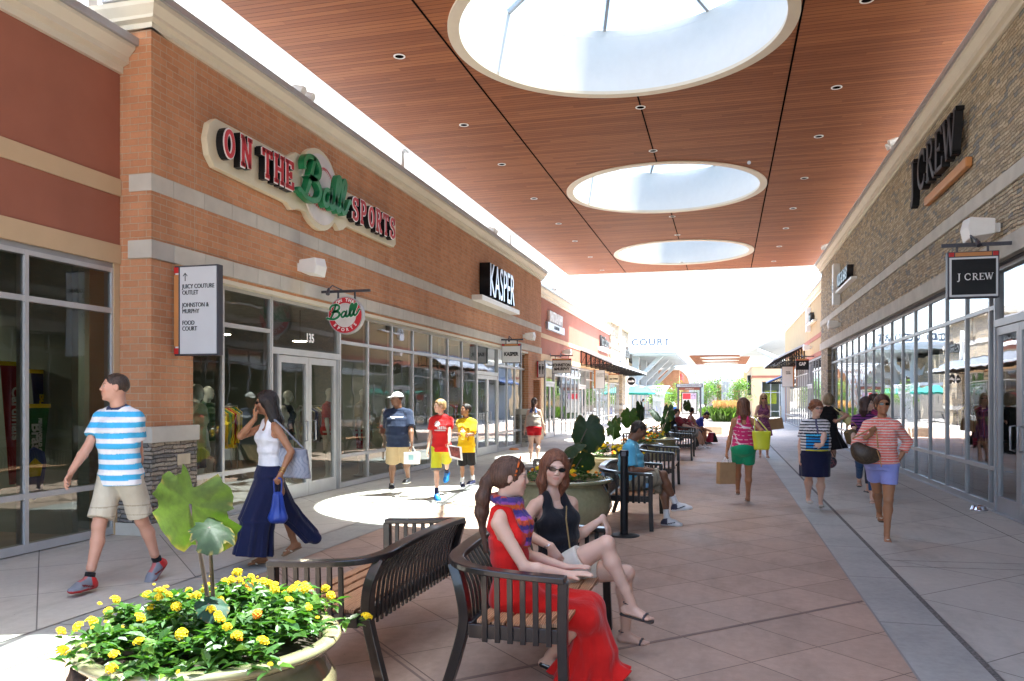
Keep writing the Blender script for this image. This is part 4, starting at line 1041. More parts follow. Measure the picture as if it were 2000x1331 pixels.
    # ------------------------------------------------ clothes
    def top(s, name='shirt', c=(.5, .5, .5), e=.016, hem=-.12, sleeve=.55, slw=.014, colf=None, neck=.0, wr=.0022, strap=False, mat=None, sl_end=None, vneck=0, crew=True, flare=0):
        k = s.k; fl = Fld(); T = s.stations(e)
        if hem < -.10:
            hz = s.P+s.up*hem*k; fl.seg(hz, T[1][0], T[1][1]*1.0+flare+.004, T[1][1], .02, u=s.r, Da=T[1][2]+flare+.004, Db=T[1][2], flat=True); i0 = 1; fl.ell(T[1][0]-s.u*.01*k-s.f*.03*k, np.array([.15,.12,.11])*k+e, .02, ax=(s.r, s.f, s.u)); fl.cut(hz, -s.up)
        else: i0 = 1 if hem < .05 else 2
        s.torso(fl, e, i0, 5 if strap else 6)
        if hem > -.10: fl.cut(s.P+s.up*hem*k, -s.up)
        ftn = 1+.35*s.fat
        for q in (1, -1):
            if strap:
                fl.seg(s.C+s.up2*.06*k+s.r2*q*.075*k, s.N+s.r2*q*.060*k-s.up2*.018*k, .05*k, .026*k, .02, u=s.r2, Da=.088*k+e, Db=.058*k+e); fl.ell(s.sh[q]+s.r2*q*.035*k-s.up2*.02*k, np.array([.072, .14, .10])*k, .01, ax=(s.r2, s.f2, s.up2), op='s')
            else:
                fl.seg(s.N-s.up2*.03*k+s.r2*q*.03*k, s.sh[q]-s.r2*q*.01*k, .045*k+e, .050*k+e, .03)
                A_ = s.arm[q]; sh, el, w_ = s.sh[q], A_['e'], A_['w']; m_ = (1.0 if s.sex == 'm' else .9 if s.sex == 'f' else .82)*ftn
                if sleeve <= 1: fl.seg(sh, sh+(el-sh)*sleeve, .050*k*m_+slw, (.050-.013*sleeve)*k*m_+slw*1.35, .02, flat=True)
                else:
                    fl.seg(sh, el, .050*k*m_+slw, .037*k*m_+slw, .02); fl.seg(el, el+(w_-el)*(sleeve-1), .037*k*m_+slw, .033*k*m_+slw*1.2, .02, flat=True)
                fl.ell(sh, .053*k*m_+slw, .02)
        if strap or vneck: fl.ell(s.N+s.f2*(.075)*k+s.up2*(.02-vneck*.3)*k, np.array([.062+vneck*.1, .07, .075+vneck])*k, .008, ax=(s.r2, s.f2, s.up2), op='s')
        if crew: fl.cut(s.N+s.up2*.018*k, s.up2-s.f2*(-.35))
        fl.bump(wrinkle(wr, 11, int(s.H*1000) % 97))
        if name: return field_obj(name, fl, s.vox, mat or M['cloth'], s.root, colf or (lambda V: np.tile(np.array(c), (len(V), 1))))
        return fl
    def shorts(s, name='shorts', c=(.5, .45, .35), ln=.8, e=.010, wid=.026, waist=.06, colf=None, wr=.0026, taper=1.0, mat=None):
        """ln is a fraction of the thigh (<1) or 1 + fraction of the shin for trousers"""
        k = s.k; fl = Fld(); ftn = 1+.35*s.fat; s.torso(fl, e, 0, 2); fl.cut(s.P+s.up*waist*k, s.up)
        fl.ell(s.P-s.u*.03*k-s.f*.03*k, np.array([.152, .115, .11])*k*(1+.1*s.fat)+e, .03, ax=(s.r, s.f, s.u))
        tm = 1.0 if s.sex != 'c' else .82
        for q in (1, -1):
            Lg = s.leg[q]; h, kn, an = s.hip[q], Lg['k'], Lg['a']
            if ln <= 1: fl.seg(h, h+(kn-h)*ln, .090*k*tm*ftn+e, (.088-.030*ln)*k*tm*ftn+wid*taper, .03, flat=True)
            else: fl.seg(h, kn, .090*k*tm*ftn+e, .056*k*tm+wid*.5, .03); fl.seg(kn, kn+(an-kn)*(ln-1), .056*k*tm+wid*.5, .044*k*tm+wid*.35, .015, flat=True)
        fl.bump(wrinkle(wr, 13, int(s.H*1000) % 89+5))
        return field_obj(name, fl, s.vox, mat or M['cloth'], s.root, colf or (lambda V: np.tile(np.array(c), (len(V), 1))))
    def skirt(s, name='skirt', c=(.02, .02, .05), waist=.09, hem=-.45, w0=.20, d0=.14, w1=.24, d1=.18, shift=(0, 0), fold=(9, 0, .05, 0), colf=None, e=.014, mid=None):
        k = s.k; fl = Fld(); T = s.stations(e); a = s.P+s.up*waist*k
        fl.seg(a, T[1][0]-s.u*.03*k, T[2][1]+(T[1][1]-T[2][1])*.3, T[1][1]+.005, .03, u=s.r, Da=T[2][2]+.01, Db=T[1][2]+.02, flat=True)
        b = T[1][0]-s.u*.03*k; cpt = s.P+s.u*hem*k+s.r*shift[0]+s.f*shift[1]
        fl.seg(b, cpt, T[1][1]+.008, w1*k, .04, u=s.r, Da=T[1][2]+.025, Db=d1*k, flat=True, fold=fold); fl.bump(wrinkle(.003, 10, 5))
        return field_obj(name, fl, s.vox, M['cloth'], s.root, colf or (lambda V: np.tile(np.array(c), (len(V), 1))))
    def shoes(s, kind='sneaker', c=(.5, .5, .5), sole=(.8, .8, .8), c2=None, sock=None, sockh=.06):
        for q in (1, -1):
            g = s.leg[q]; k = s.k*(.94 if s.sex == 'f' else 1); b, f, r, u = g['base'], g['f'], g['r'], g['u']; P = lambda x, y, z: b+(r*x+f*y+u*z)*k; fl = Fld(); z_ = lambda V: ((V-b) @ u)/k
            y_ = lambda V: ((V-b) @ f)/k
            if kind == 'sneaker':
                fl.seg(P(0, -.035, .035), P(.0, .13, .024), .043*k, .050*k, .02, u=r, Da=.042*k, Db=.034*k); fl.seg(P(0, .13, .024), P(0, .175, .022), .050*k, .040*k, .02, u=r, Da=.034*k, Db=.026*k)
                fl.seg(P(0, -.01, .05), P(0, -.005, .105), .045*k, .042*k, .02); fl.seg(P(0, .0, .07), P(0, .10, .05), .038*k, .034*k, .03)
                fl.cut(P(0, 0, .0), -u); fl.cut(P(0, -.0, .098), u-f*.25); zf = z_
                fl.bump(lambda P_: -.003*(((P_-b) @ u)/k < .024))
                C0, C1 = np.array(c), np.array(sole); C2 = np.array(c2 if c2 else c)
                def cf(V):
                    z = z_(V); y = y_(V); C = np.tile(C0, (len(V), 1)); C[(y < .02) & (z > .02)] = C2; x = np.abs(((V-b) @ r)/k)
                    lace = (z > .062-.15*y*.4) & (y > .03) & (y < .12) & (x < .020); C[lace] = C1*.8+.1
                    sw = (x > .030) & (np.abs(z-.035-.25*(y-.05)) < .007) & (y > 0) & (y < .12) & (z > .02); C[sw] = C2*.3; C[z < .020] = C1; return C
                o = field_obj('shoe', fl, min(s.vox, .009), M['shoe'], s.root, cf)
                if sock is not None:
                    fs = Fld(); an = g['a']; top_ = an+(g['k']-an)*(sockh/.42); fs.seg(an-(u*.0)*k, top_, .040*k, .040*k, .01, flat=True)
                    field_obj('sock', fs, min(s.vox, .01), M['cloth'], s.root, lambda V: np.tile(np.array(sock), (len(V), 1)))
            elif kind == 'flat':
                fl.seg(P(0, -.035, .028), P(.0, .13, .018), .035*k, .046*k, .02, u=r, Da=.028*k, Db=.022*k); fl.seg(P(0, .13, .018), P(0, .172, .015), .046*k, .032*k, .02, u=r, Da=.022*k, Db=.016*k); fl.cut(P(0, 0, -.002), -u); fl.ell(P(0, .03, .062), np.array([.034, .075, .034])*k, .004, ax=(r, f, u), op='s')
                field_obj('shoe', fl, min(s.vox, .008), plain('patent_leather', (.012, .012, .014), .12, coat=.6) if c == 'patent' else M['shoe'], s.root, (lambda V: np.tile(np.array([.02]*3 if c == 'patent' else c), (len(V), 1))))
            else:   # sandal: sole plus straps
                fl.seg(P(0, -.05, -.004), P(0, .165, -.004), .034*k, .045*k, .01, u=r, Da=.010*k, Db=.010*k, cap=.018*k); 
                o = field_obj('sandal', fl, min(s.vox, .008), M['shoe'], s.root, lambda V: np.tile(np.array(sole), (len(V), 1)))
                fl.soft = True; fs = Fld(); fs.soft = True; rr = .0075*k if kind == 'thong' else .007*k
                pts = [(-.043, .075, .01), (-.028, .10, .036), (0, .135, .034), (.028, .10, .036), (.043, .075, .01)] if kind == 'thong' else [(-.046, .115, .008), (-.034, .12, .036), (0, .122, .042), (.034, .12, .036), (.046, .115, .008)]
                for a, b2 in zip(pts[:-1], pts[1:]): fs.seg(P(*a), P(*b2), rr*1.5, rr*1.5, .004, u=f, Da=rr, Db=rr)
                if kind == 'strap':
                    ring = [(.036*math.cos(t), -.012+.040*math.sin(t), .085) for t in [i*math.pi/5 for i in range(11)]]
                    for a, b2 in zip(ring[:-1], ring[1:]): fs.seg(P(*a), P(*b2), .005*k, .005*k, .002)
                    fs.seg(P(-.036, -.01, .085), P(.030, .07, .045), .005*k, .005*k, .002); fs.seg(P(.036, -.01, .085), P(-.030, .07, .045), .005*k, .005*k, .002)
                st = field_obj('strap', fs, .006, M['shoe'], o, lambda V: np.tile(np.array(c), (len(V), 1)))
    def glasses(s, clear=False):
        m = MB(); H_ = lambda x, y, z: tuple(s.Hd(x, y, z)+0)
        for q in (1, -1):
            pts = [(q*(.032+.026*math.cos(t)*(1-.1*math.sin(t))), .006+.0155*math.sin(t)) for t in [i*math.pi/6 for i in range(12)]]
            m.prism(pts, lambda u_, v_, t: s.Hd(u_, .1-abs(u_)*.32+t, v_), .0, .004)
        g = m.build('sunglasses' if not clear else 'glasses', M['lens'] if not clear else plain('clear_lens', (.25, .2, .18), .1), None); g.parent = s.root
        m = MB()
        for q in (1, -1): m.tube([s.Hd(q*.058, .085, .012), s.Hd(q*.078, .04, .012), s.Hd(q*.080, -.02, .008)], .003, 5)
        m.tube([s.Hd(-.012, .1, .008), s.Hd(.012, .1, .008)], .003, 5)
        f = m.build('frame', M['black'], None); f.parent = g
def solid(c): return lambda V: np.tile(np.array(c, float), (len(V), 1))
def stripes(s, cols, per, u=None, o=0, edges=None):
    """bands along the spine; cols list of (fraction, colour)"""
    up = s.up if u is None else u
    def f(V):
        t = (((V-s.P) @ up+o)/per) % 1.0; C = np.zeros((len(V), 3)); a = 0
        for fr, c in cols: C[(t >= a) & (t < a+fr)] = c; a += fr
        return C
    return f
# ================================================================ PEOPLE
def W(px, py, z, dz=0): v = wpt(px, py, z); v.z += dz; return v
def pattern(c1, c2, fr=40, th=.25, seed=3):
    rs = np.random.RandomState(seed); K = rs.normal(size=(4, 3))*fr; 
    def f(V):
        q = V+.03*np.sin(V[:, [2, 0, 1]]*fr*.8); t = np.sin(q @ K[0])+np.sin(q @ K[1]); C = np.tile(np.array(c1, float), (len(V), 1)); C[np.abs(t) < th] = c2; return C
    return f
people = {}
# --- man in the striped tee walking on the left
root = Vector((-4.97, 5.76, 0))
p = Person('young man in blue and white striped tee and cargo shorts striding past the brick pier', root, 1.80, 'm', yaw=176, vox=.0065, skin='ruddy', headyaw_world=136, head=(0, 4), lean=2,
    feet={1: dict(p=(.07, .27, 0), pitch=-2, yaw=4), -1: dict(p=(-.07, -.42, 0), pitch=33, yaw=4)},
    hands={1: dict(w=W(139, 922, 6.55), pole=(.5, -1, -.3), curl=.55, n=(-.6, -.5, -.2)), -1: dict(w=W(270, 935, 6.95), pole=(-.5, -1, 0), curl=.5)},
    hair=dict(style='buzz', vol=.004, c=(.055, .035, .025)))
st1 = stripes(p, [(.47, (.80, .80, .82)), (.53, (.06, .43, .74))], .088, o=.02)
def c1(V):
    C = st1(V); n = np.linalg.norm(V-p.N-p.up*.012, axis=1); C[(n < .098) & ((V-p.N) @ p.up > -.02)] = (.02, .03, .10); return C
p.top(colf=c1, e=.024, hem=-.11, sleeve=.62, slw=.024, wr=.003)
def csh(V):
    C = np.tile(np.array((.56, .50, .39)), (len(V), 1)); z = V[:, 2]; C[(np.abs(z-.70) < .004) | (np.abs(z-.62) < .003)] = (.36, .31, .23); return C
p.shorts(colf=csh, ln=.86, e=.012, wid=.040, waist=.06, wr=.005)
p.shoes('sneaker', (.20, .21, .25), (.42, .03, .03), (.55, .03, .03), sock=(.01, .01, .012), sockh=.05); p.finish(); people['man'] = p
# --- woman in the long navy skirt
root = gp(528, 1104)
p = Person('dark haired woman in white tank top and long navy skirt walking past the shop door', root, 1.66, 'f', yaw=146, vox=.0065, skin='tanned', headyaw_world=128, head=(0, -2), lean=0,
    feet={1: dict(w=gp(512, 1102), yaw=0), -1: dict(w=gp(583, 1090), pitch=18, yaw=0)},
    hands={1: dict(w=W(498, 818, 7.62), pole=(.35, .8, -.7), d=(.05, .1, 1), n=(-.3, -1, 0), curl=.45, spread=.10), -1: dict(w=W(549, 925, 7.50), pole=(-.3, -1, 0), curl=1.1)},
    hair=dict(style='long', length=.30, vol=.020, back=.05, c=(.022, .015, .013)))
p.top(strap=True, e=.006, hem=-.035, colf=lambda V: np.where(((V[:, 2]) < .945)[:, None], np.array([[.35, .70, .48]]), np.array([[.82, .82, .84]])), crew=False, vneck=.015, wr=.0022)
fl = Fld(); T = p.stations(.012); nv = (.012, .016, .055)
a = p.P+p.u*.05; fl.seg(a, T[1][0]-p.u*.03, T[1][1]*.9, T[1][1]+.004, .03, u=p.r, Da=T[1][2]*.92, Db=T[1][2]+.01, flat=True)
b = T[1][0]-p.u*.02
fl.seg(b, p.P+p.f*.14+p.r*.02-p.u*.50, .160, .155, .04, u=p.r, Da=.12, Db=.17, flat=True, fold=(9, 0, .05, 0)); fl.seg(p.P+p.f*.13-p.u*.48, p.P+p.f*.17-p.u*.80, .155, .165, .05, u=p.r, Da=.155, Db=.185, flat=True, fold=(9, .05, .09, 0))
fl.seg(b-p.f*.02, p.P-p.f*.20-p.u*.45, .11, .055, .05, u=p.r, Da=.08, Db=.09, fold=(7, 0, .08, 1)); fl.seg(p.P-p.f*.20-p.u*.44, p.P-p.f*.42-p.u*.68, .060, .045, .04, u=p.r, Da=.09, Db=.085, fold=(7, .1, .12, 1)); fl.ell(p.P-p.f*.47-p.u*.71, (.07, .05, .06), .04)
fl.bump(wrinkle(.004, 9, 4)); field_obj('skirt', fl, .008, M['cloth'], p.root, solid(nv))
p.shoes('thong', (.68, .62, .50), (.30, .19, .11)); p.glasses(); p.finish()
for i, (r_, c_) in enumerate(((.0, (.5, .35, .12)), (.022, (.45, .3, .1)), (.04, (.6, .5, .4)))):
    A_ = p.arm[-1]; q = A_['w']+nrm(A_['e']-A_['w'])*(.01+r_); fl = Fld(); fl.seg(q-A_['d']*.006, q+A_['d']*.006, .030, .030, .0, flat=True); field_obj('bracelet', fl, .005, plain('gold', (.5, .33, .12), .3, .9), p.root)
wskirt = p
# --- man in grey cap
p = Person('heavyset man in white cap, navy tee and khaki shorts standing in the sunlit circle', gp(778, 968), 1.70, 'm', yaw=192, vox=.009, skin='brown', fat=.55, headyaw_world=128,
    feet={1: dict(w=gp(765, 963), yaw=10), -1: dict(w=gp(799, 960), yaw=-12)},
    hands={1: dict(w=W(757, 878, 13.5), pole=(.6, -1, 0)), -1: dict(w=W(806, 878, 13.1), pole=(-.6, -.7, 0), curl=.9)}, hair=dict(style='buzz', vol=.003, c=(.02, .015, .012)))
def cn(V):
    C = np.tile(np.array((.022, .032, .065)), (len(V), 1)); x = (V-p.C) @ p.r2; z = (V-p.C) @ p.up; y = (V-p.C) @ p.f2; C[(y > 0) & (np.abs(x) < .11) & (np.abs(z-.045) < .007) & (np.sin(x*260) > -.5)] = .7; C[(y > 0) & (np.abs(x-.05) < .03) & (np.abs(z-.02) < .005)] = .55; return C
p.top(colf=cn, e=.026, hem=-.13, sleeve=.85, slw=.03, wr=.003); p.shorts(c=(.46, .34, .19), ln=.95, e=.014, wid=.045, waist=.04); p.shoes('sneaker', (.03, .03, .035), (.62, .60, .52), sock=None); p.finish()
fl = Fld(); ax = (p.hr, p.hf, p.hu); fl.ell(p.Hd(0, -.014, .040), (.084, .102, .088), .01, ax=ax); fl.cut(p.Hd(0, 0, .035), -p.hu); fl.seg(p.Hd(0, .07, .045), p.Hd(0, .155, .030), .062, .045, .01, u=p.hr, Da=.006, Db=.006)
field_obj('cap', fl, .007, M['cloth'], p.root, solid((.62, .61, .57))); capman = p
# --- boys
p = Person('boy in red printed tee and yellow shorts stepping forward in blue sneakers', gp(862, 976), 1.58, 'c', yaw=188, vox=.009, skin='light', headyaw_world=132, fat=.1,
    feet={1: dict(w=gp(853, 977), yaw=25), -1: dict(w=gp(876, 962), pitch=38, yaw=-5)},
    hands={1: dict(w=W(833, 892, 12.7), pole=(.5, -1, 0)), -1: dict(w=W(876, 896, 12.2), pole=(-.5, -1, 0), curl=.9)}, hair=dict(style='short', vol=.012, c=(.30, .185, .085), hl=(.5, .35, .18)))
def cr(V):
    C = np.tile(np.array((.56, .018, .02)), (len(V), 1)); X = V-p.C; x = X @ p.r2; z = X @ p.up; y = X @ p.f2; f = y > 0
    C[f & (x > .0) & (((x-.045)/.045)**2+((z-.03)/.05)**2 < 1) & (np.sin(x*300+z*200) > -.6)] = .72
    C[f & (x < .03) & (x > -.10) & (np.abs(z+.03) < .022) & (np.abs(((x+.10) % .034)-.017) > .006)] = .78; C[f & (np.abs(x) < .09) & (np.abs(z+.07) < .006)] = .6; return C
p.top(colf=cr, e=.022, hem=-.12, sleeve=.62, slw=.024, wr=.003)
def cy_(V):
    C = np.tile(np.array((.56, .56, .03)), (len(V), 1)); C[V[:, 2] < .515] = (.10, .10, .13); return C
p.shorts(colf=cy_, ln=.96, e=.014, wid=.045, waist=.03); p.shoes('sneaker', (.01, .16, .52), (.05, .35, .75), (.01, .14, .5), sock=(.012, .016, .05), sockh=.13); p.finish(); redboy = p
p = Person('boy in yellow tee and black shorts holding a cup with a straw', gp(911, 961), 1.49, 'c', yaw=184, vox=.009, skin='olive', headyaw_world=140, head=(0, 8),
    feet={1: dict(w=gp(903, 957), yaw=20), -1: dict(w=gp(924, 956), yaw=-20)},
    hands={1: dict(w=W(909, 851, 13.55), pole=(.6, -.6, -1), d=(-.2, .5, .1), n=(-1, 0, .2), curl=.7), -1: dict(w=W(905, 850, 13.6), pole=(-1, -.6, -.8), d=(.6, .5, .2), curl=.6)}, hair=dict(style='buzz', vol=.010, c=(.02, .014, .011)))
def cyy(V):
    C = np.tile(np.array((.76, .50, .012)), (len(V), 1)); X = V-p.P; x = X @ p.r2; z = X @ p.up; y = X @ p.f2; C[(y > 0) & (np.abs(x+.055) < .016) & (z > .06) & (z < .36) & (np.sin(z*230) > -.55) & (np.abs(x+.055) > .004)] = (.16, .03, .02); return C
p.top(colf=cyy, e=.024, hem=-.16, sleeve=.85, slw=.026, wr=.003); p.shorts(ln=.98, e=.014, wid=.04, waist=.02, colf=lambda V: np.where((np.abs((V-p.P) @ p.r) > .165)[:, None], .75, np.array([[.012, .012, .014]]))); p.shoes('sneaker', (.03, .035, .09), (.62, .62, .7), sock=(.7, .7, .7), sockh=.13); p.finish(); ybro = p
# --- woman in red shorts, back view
p = Person('woman in red shorts and striped tank top seen from behind near the restroom sign', gp(1043, 904), 1.62, 'f', yaw=-6, vox=.012, skin='fair', fat=.75,
    feet={1: dict(p=(.12, -.1, 0), pitch=10), -1: dict(p=(-.13, .12, 0))}, hands={1: dict(p=(.30, .08, .80)), -1: dict(p=(-.30, .05, .82))}, hair=dict(style='pony', length=.24, vol=.01, c=(.045, .025, .02)))
def ct(V):
    z = (V-p.P) @ p.up; C = np.where(((z/.035) % 1 < .5)[:, None], np.array([[.66, .58, .48]]), np.array([[.50, .42, .36]])); C[z > .37] = (.10, .14, .30); return C
p.top(strap=True, colf=ct, e=.012, hem=.0, crew=False); p.shorts(c=(.55, .012, .02), ln=.42, e=.01, wid=.012, waist=.04); p.shoes('flat', (.1, .1, .1)); p.finish()
# --- seated woman, red dress
p = Person('young woman in long red dress with ponytail and purple orange scarf sitting on near bench', (-1.15, 4.42, 0), 1.68, 'f', yaw=-88, vox=.0058, skin='fair', headyaw_world=-76, head=(0, -4, 0), lean=-13, slouch=8, pz=.505,
    feet={1: dict(w=gp(1068, 1316), yaw=0, pitch=12), -1: dict(w=gp(1150, 1300), yaw=0)},
    hands={1: dict(w=W(1108, 1122, 4.42), pole=(.5, -1, -.5), d=(.04, 1, .12), n=(-.1, .1, -1), curl=.16, spread=.06, thumb=.2), -1: dict(w=W(1106, 1108, 4.72), pole=(-.4, -1, -.5), d=(.1, 1, .10), n=(0, .1, -1), curl=.12, thumb=.2)},
    hair=dict(style='pony', length=.44, vol=.012, c=(.075, .036, .024), hl=(.11, .058, .038)))
red = (.60, .014, .012); k = p.k
p.top('dress', strap=True, c=red, e=.007, hem=-.02, crew=False, wr=.0018)
fl = Fld(); T = p.stations(.010)
fl.seg(T[2][0], T[1][0], T[2][1]+.004, T[1][1]+.01, .04, u=p.r, Da=T[2][2]+.004, Db=T[1][2]+.02, flat=True)
fl.ell(p.P-p.u*.02, (.18, .135, .10), .05, ax=(p.r, p.f, p.u))
for q in (1, -1):
    kn = p.leg[q]['k']; fl.seg(p.hip[q], kn+p.f*.01, .100, .074, .05)
kn = (p.leg[1]['k']+p.leg[-1]['k'])/2-p.r*.05; h = L = p.L
fl.seg(kn-p.f*.01+p.u*.01, kn+p.f*.045-p.u*.22, .150, .135, .05, u=p.r, Da=.085, Db=.115, fold=(7, 0, .06, 1)); fl.seg(kn+p.f*.03-p.u*.20, kn-p.f*.02-p.u*.42, .135, .145, .06, u=p.r, Da=.115, Db=.20, fold=(8, .06, .12, 1), flat=True)
fl.seg(kn+p.f*.06-p.u*.30, kn+p.f*.16-p.u*.40, .06, .10, .05, u=p.r, Da=.06, Db=.13, flat=True, fold=(5, 0, .1, 0))
fl.bump(wrinkle(.0055, 7, 14, (1, 1, .35))); field_obj('dress_skirt', fl, .0075, M['cloth'], p.root, solid(red))
p.shoes('flat', 'patent'); p.finish()
fl = Fld(); N_ = p.N
for i in range(9):   # loose scarf: a ring round the neck and a fall over the chest
    a0 = 2*math.pi*i/9; a1 = 2*math.pi*(i+1)/9; P_ = lambda a: N_+p.r2*math.cos(a)*.078+p.f2*(math.sin(a)*.075+.02)+p.u*(.022-.030*math.sin(a)); fl.seg(P_(a0), P_(a1), .022, .022, .02)
fl.seg(N_+p.f2*.07-p.u*.01, N_+p.f2*.135-p.u*.13+p.r2*.03, .055, .068, .03, u=p.r2, Da=.03, Db=.042, fold=(7, .06, .12, 0)); fl.seg(N_+p.f2*.135-p.u*.13+p.r2*.03, N_+p.f2*.14-p.u*.24+p.r2*.03, .068, .045, .03, u=p.r2, Da=.042, Db=.03, fold=(7, .12, .1, 0))
fl.bump(wrinkle(.006, 16, 2))
def cs(V):
    X = V-N_; a = X @ p.r2+.35*(X @ p.f2); b = X @ p.u; i = np.floor((a+b)/.030).astype(int); j = np.floor((a-b)/.030).astype(int); pal = np.array([(.50, .09, .015), (.04, .025, .13), (.28, .08, .30), (.38, .05, .03), (.06, .035, .18)]); return pal[(i*2+j*3) % 5]
field_obj('scarf', fl, .006, M['cloth'], p.root, cs)
fl = Fld(); pts = [p.Hd(.080*math.cos(t), .032+.02*math.sin(t), .035+.092*math.sin(t)) for t in [-.15+i*(math.pi+.3)/10 for i in range(11)]]
for i in range(10): fl.seg(pts[i], pts[i+1], .0065, .0065, .002)
field_obj('headband', fl, .0045, M['shoe'], p.root, lambda V: np.where((np.sin((V @ p.hu)*260+(V @ p.hr)*260) > -.3)[:, None], np.array([[.62, .12, .01]]), np.array([[.05, .02, .02]])))
reddress = p
# --- seated woman, black top
p = Person('woman in sunglasses, black sleeveless top and pale skirt sitting with crossed legs', (-1.04, 5.14, 0), 1.66, 'f', yaw=-98, vox=.0058, skin='fair', headyaw_world=-158, head=(0, -3, -6), lean=-6, twist=-38, pz=.505, fat=.12,
    feet={1: dict(w=W(1228, 1184, 5.02, -.075), yaw=-4, pitch=8, pole=(.1, .6, 1)), -1: dict(w=gp(1222, 1256), yaw=0, pole=(0, 1, 1))},
    hands={1: dict(w=W(1076, 1068, 4.86), pole=(.9, -.6, -.3), d=(-.2, .5, -.9), n=(-.5, 0, -.3), curl=.4), -1: dict(w=W(1178, 1012, 5.42), pole=(-.2, -.3, -1), d=(-.1, .45, -1), n=(-.2, -1, -.3), curl=.35)},
    hair=dict(style='long', length=.175, vol=.020, back=.0, c=(.15, .055, .030), hl=(.26, .11, .06)))
p.top(strap=True, c=(.012, .013, .018), e=.008, hem=-.06, crew=False, wr=.0022)
fl = Fld(); T = p.stations(.012); fl.ell(p.P-p.u*.02, (.185, .16, .115), .05, ax=(p.r, p.f, p.u)); fl.seg(p.P+p.u*.07, p.P-p.u*.02, T[1][1]*.86, T[1][1], .04, u=p.r, Da=T[1][2]*.92, Db=T[1][2]+.02, flat=True)
for q in (1, -1):
    kn = p.leg[q]['k']; fl.seg(p.hip[q], p.hip[q]+(kn-p.hip[q])*.55, .104, .092, .05, flat=True)
fl.bump(wrinkle(.004, 9, 8)); field_obj('skirt', fl, .0075, M['cloth'], p.root, solid((.66, .62, .54)))
p.shoes('strap', (.06, .05, .06), (.05, .035, .03)); p.glasses(); p.finish(); blacktop = p
fl = Fld(); a = p.sh[-1]-p.r2*-.05+p.up2*.05+p.f2*.03; b = p.C+p.f2*.135-p.up2*.0; c = p.P+p.r*.10+p.f*.13-p.u*.0
fl.seg(a, b, .006, .006, .001); fl.seg(b, p.P+p.f2*.15+p.up*.08, .006, .006, .001); fl.seg(p.P+p.f2*.15+p.up*.08, c, .006, .006, .001)
field_obj('bag_strap', fl, .0045, M['leather'], p.root, solid((.28, .19, .08)))
fl = Fld(); q = p.arm[1]['w']+nrm(p.arm[1]['e']-p.arm[1]['w'])*.02; fl.seg(q-p.arm[1]['d']*.008, q+p.arm[1]['d']*.008, .029, .029, 0, flat=True); field_obj('watch', fl, .005, plain('silver', (.6, .6, .6), .25, .9), p.root)
# --- man in blue polo
p = Person('man in light blue polo shirt sitting cross legged on the bench beyond the black post', (-1.16, 10.40, 0), 1.74, 'm', yaw=-92, vox=.0075, skin='brown', fat=.35, headyaw_world=-78, head=(0, -28), lean=-10, slouch=16, pz=.55,
    feet={1: dict(w=W(1322, 982, 10.2, -.085), yaw=-5, pitch=-8, pole=(.2, .6, 1)), -1: dict(w=gp(1302, 1027), pole=(0, 1, 1), yaw=-6)},
    hands={1: dict(w=W(1272, 918, 10.15), pole=(.5, -1, -.6), d=(-.2, 1, -.1), n=(0, 0, -1), curl=.5), -1: dict(w=W(1275, 920, 10.5), pole=(-.5, -1, -.6), d=(.3, 1, -.1), n=(0, 0, -1), curl=.5)},
    hair=dict(style='short', vol=.006, c=(.018, .013, .011)))
p.top(c=(.12, .46, .68), e=.020, hem=-.08, sleeve=.8, slw=.026, wr=.0035); 
p.shorts(ln=.92, e=.012, wid=.04, waist=.03, colf=pattern((.30, .27, .20), (.20, .18, .13), 22, .5)); p.shoes('sneaker', (.62, .62, .62), (.66, .66, .66), (.04, .04, .07), sock=(.75, .75, .75), sockh=.12); p.finish(); bluepolo = p
# --- group on the far bench
p = Person('large man in maroon shirt and grey shorts leaning back on the far bench', (-1.24, 26.7, 0), 1.80, 'm', yaw=-92, vox=.0135, skin='light', fat=1.1, headyaw_world=-75, lean=-24, slouch=-10, pz=.56,
    feet={1: dict(p=(.10, .48, 0)), -1: dict(p=(-.16, .60, 0))}, hands={1: dict(p=(.28, .22, .68), pole=(.5, -1, -.5)), -1: dict(p=(-.28, .30, .68), pole=(-.5, -1, -.5))}, hair=dict(style='short', vol=.006, c=(.02, .014, .012)))
p.top(c=(.17, .025, .035), e=.02, hem=-.06, sleeve=.85, slw=.03); p.shorts(c=(.36, .36, .34), ln=.95, e=.012, wid=.04, waist=.03); p.shoes('sneaker', (.7, .7, .7), (.7, .7, .7), sock=(.7, .7, .7)); p.glasses(); p.finish()
p = Person('woman in red patterned sleeveless top sitting behind the maroon shirted man', (-1.15, 28.6, 0), 1.62, 'f', yaw=-60, vox=.0135, skin='tan', fat=.5, pz=.56, feet={1: dict(p=(.10, .42, 0)), -1: dict(p=(-.10, .45, 0))}, hands={1: dict(p=(.2, .3, .62), pole=(.5, -1, -.5)), -1: dict(p=(-.2, .3, .62), pole=(-.5, -1, -.5))}, hair=dict(style='curly', c=(.015, .012, .012)))
p.top(strap=True, e=.012, hem=-.04, crew=False, colf=pattern((.45, .03, .06), (.7, .6, .55), 45, .35)); p.shorts(c=(.1, .1, .14), ln=.9, waist=.03); p.shoes('flat', (.1, .1, .1)); p.finish()
p = Person('man in blue shirt bending forward on the far bench beside a red bag', (-1.12, 29.45, 0), 1.76, 'm', yaw=-90, vox=.0135, skin='tan', lean=48, slouch=-8, pz=.56, head=(0, -40), feet={1: dict(p=(.10, .42, 0)), -1: dict(p=(-.12, .48, 0))}, hands={1: dict(p=(.12, .55, .50), pole=(.5, -1, -.5)), -1: dict(p=(-.12, .55, .50), pole=(-.5, -1, -.5))}, hair=dict(style='short', vol=.005, c=(.02, .014, .012)))
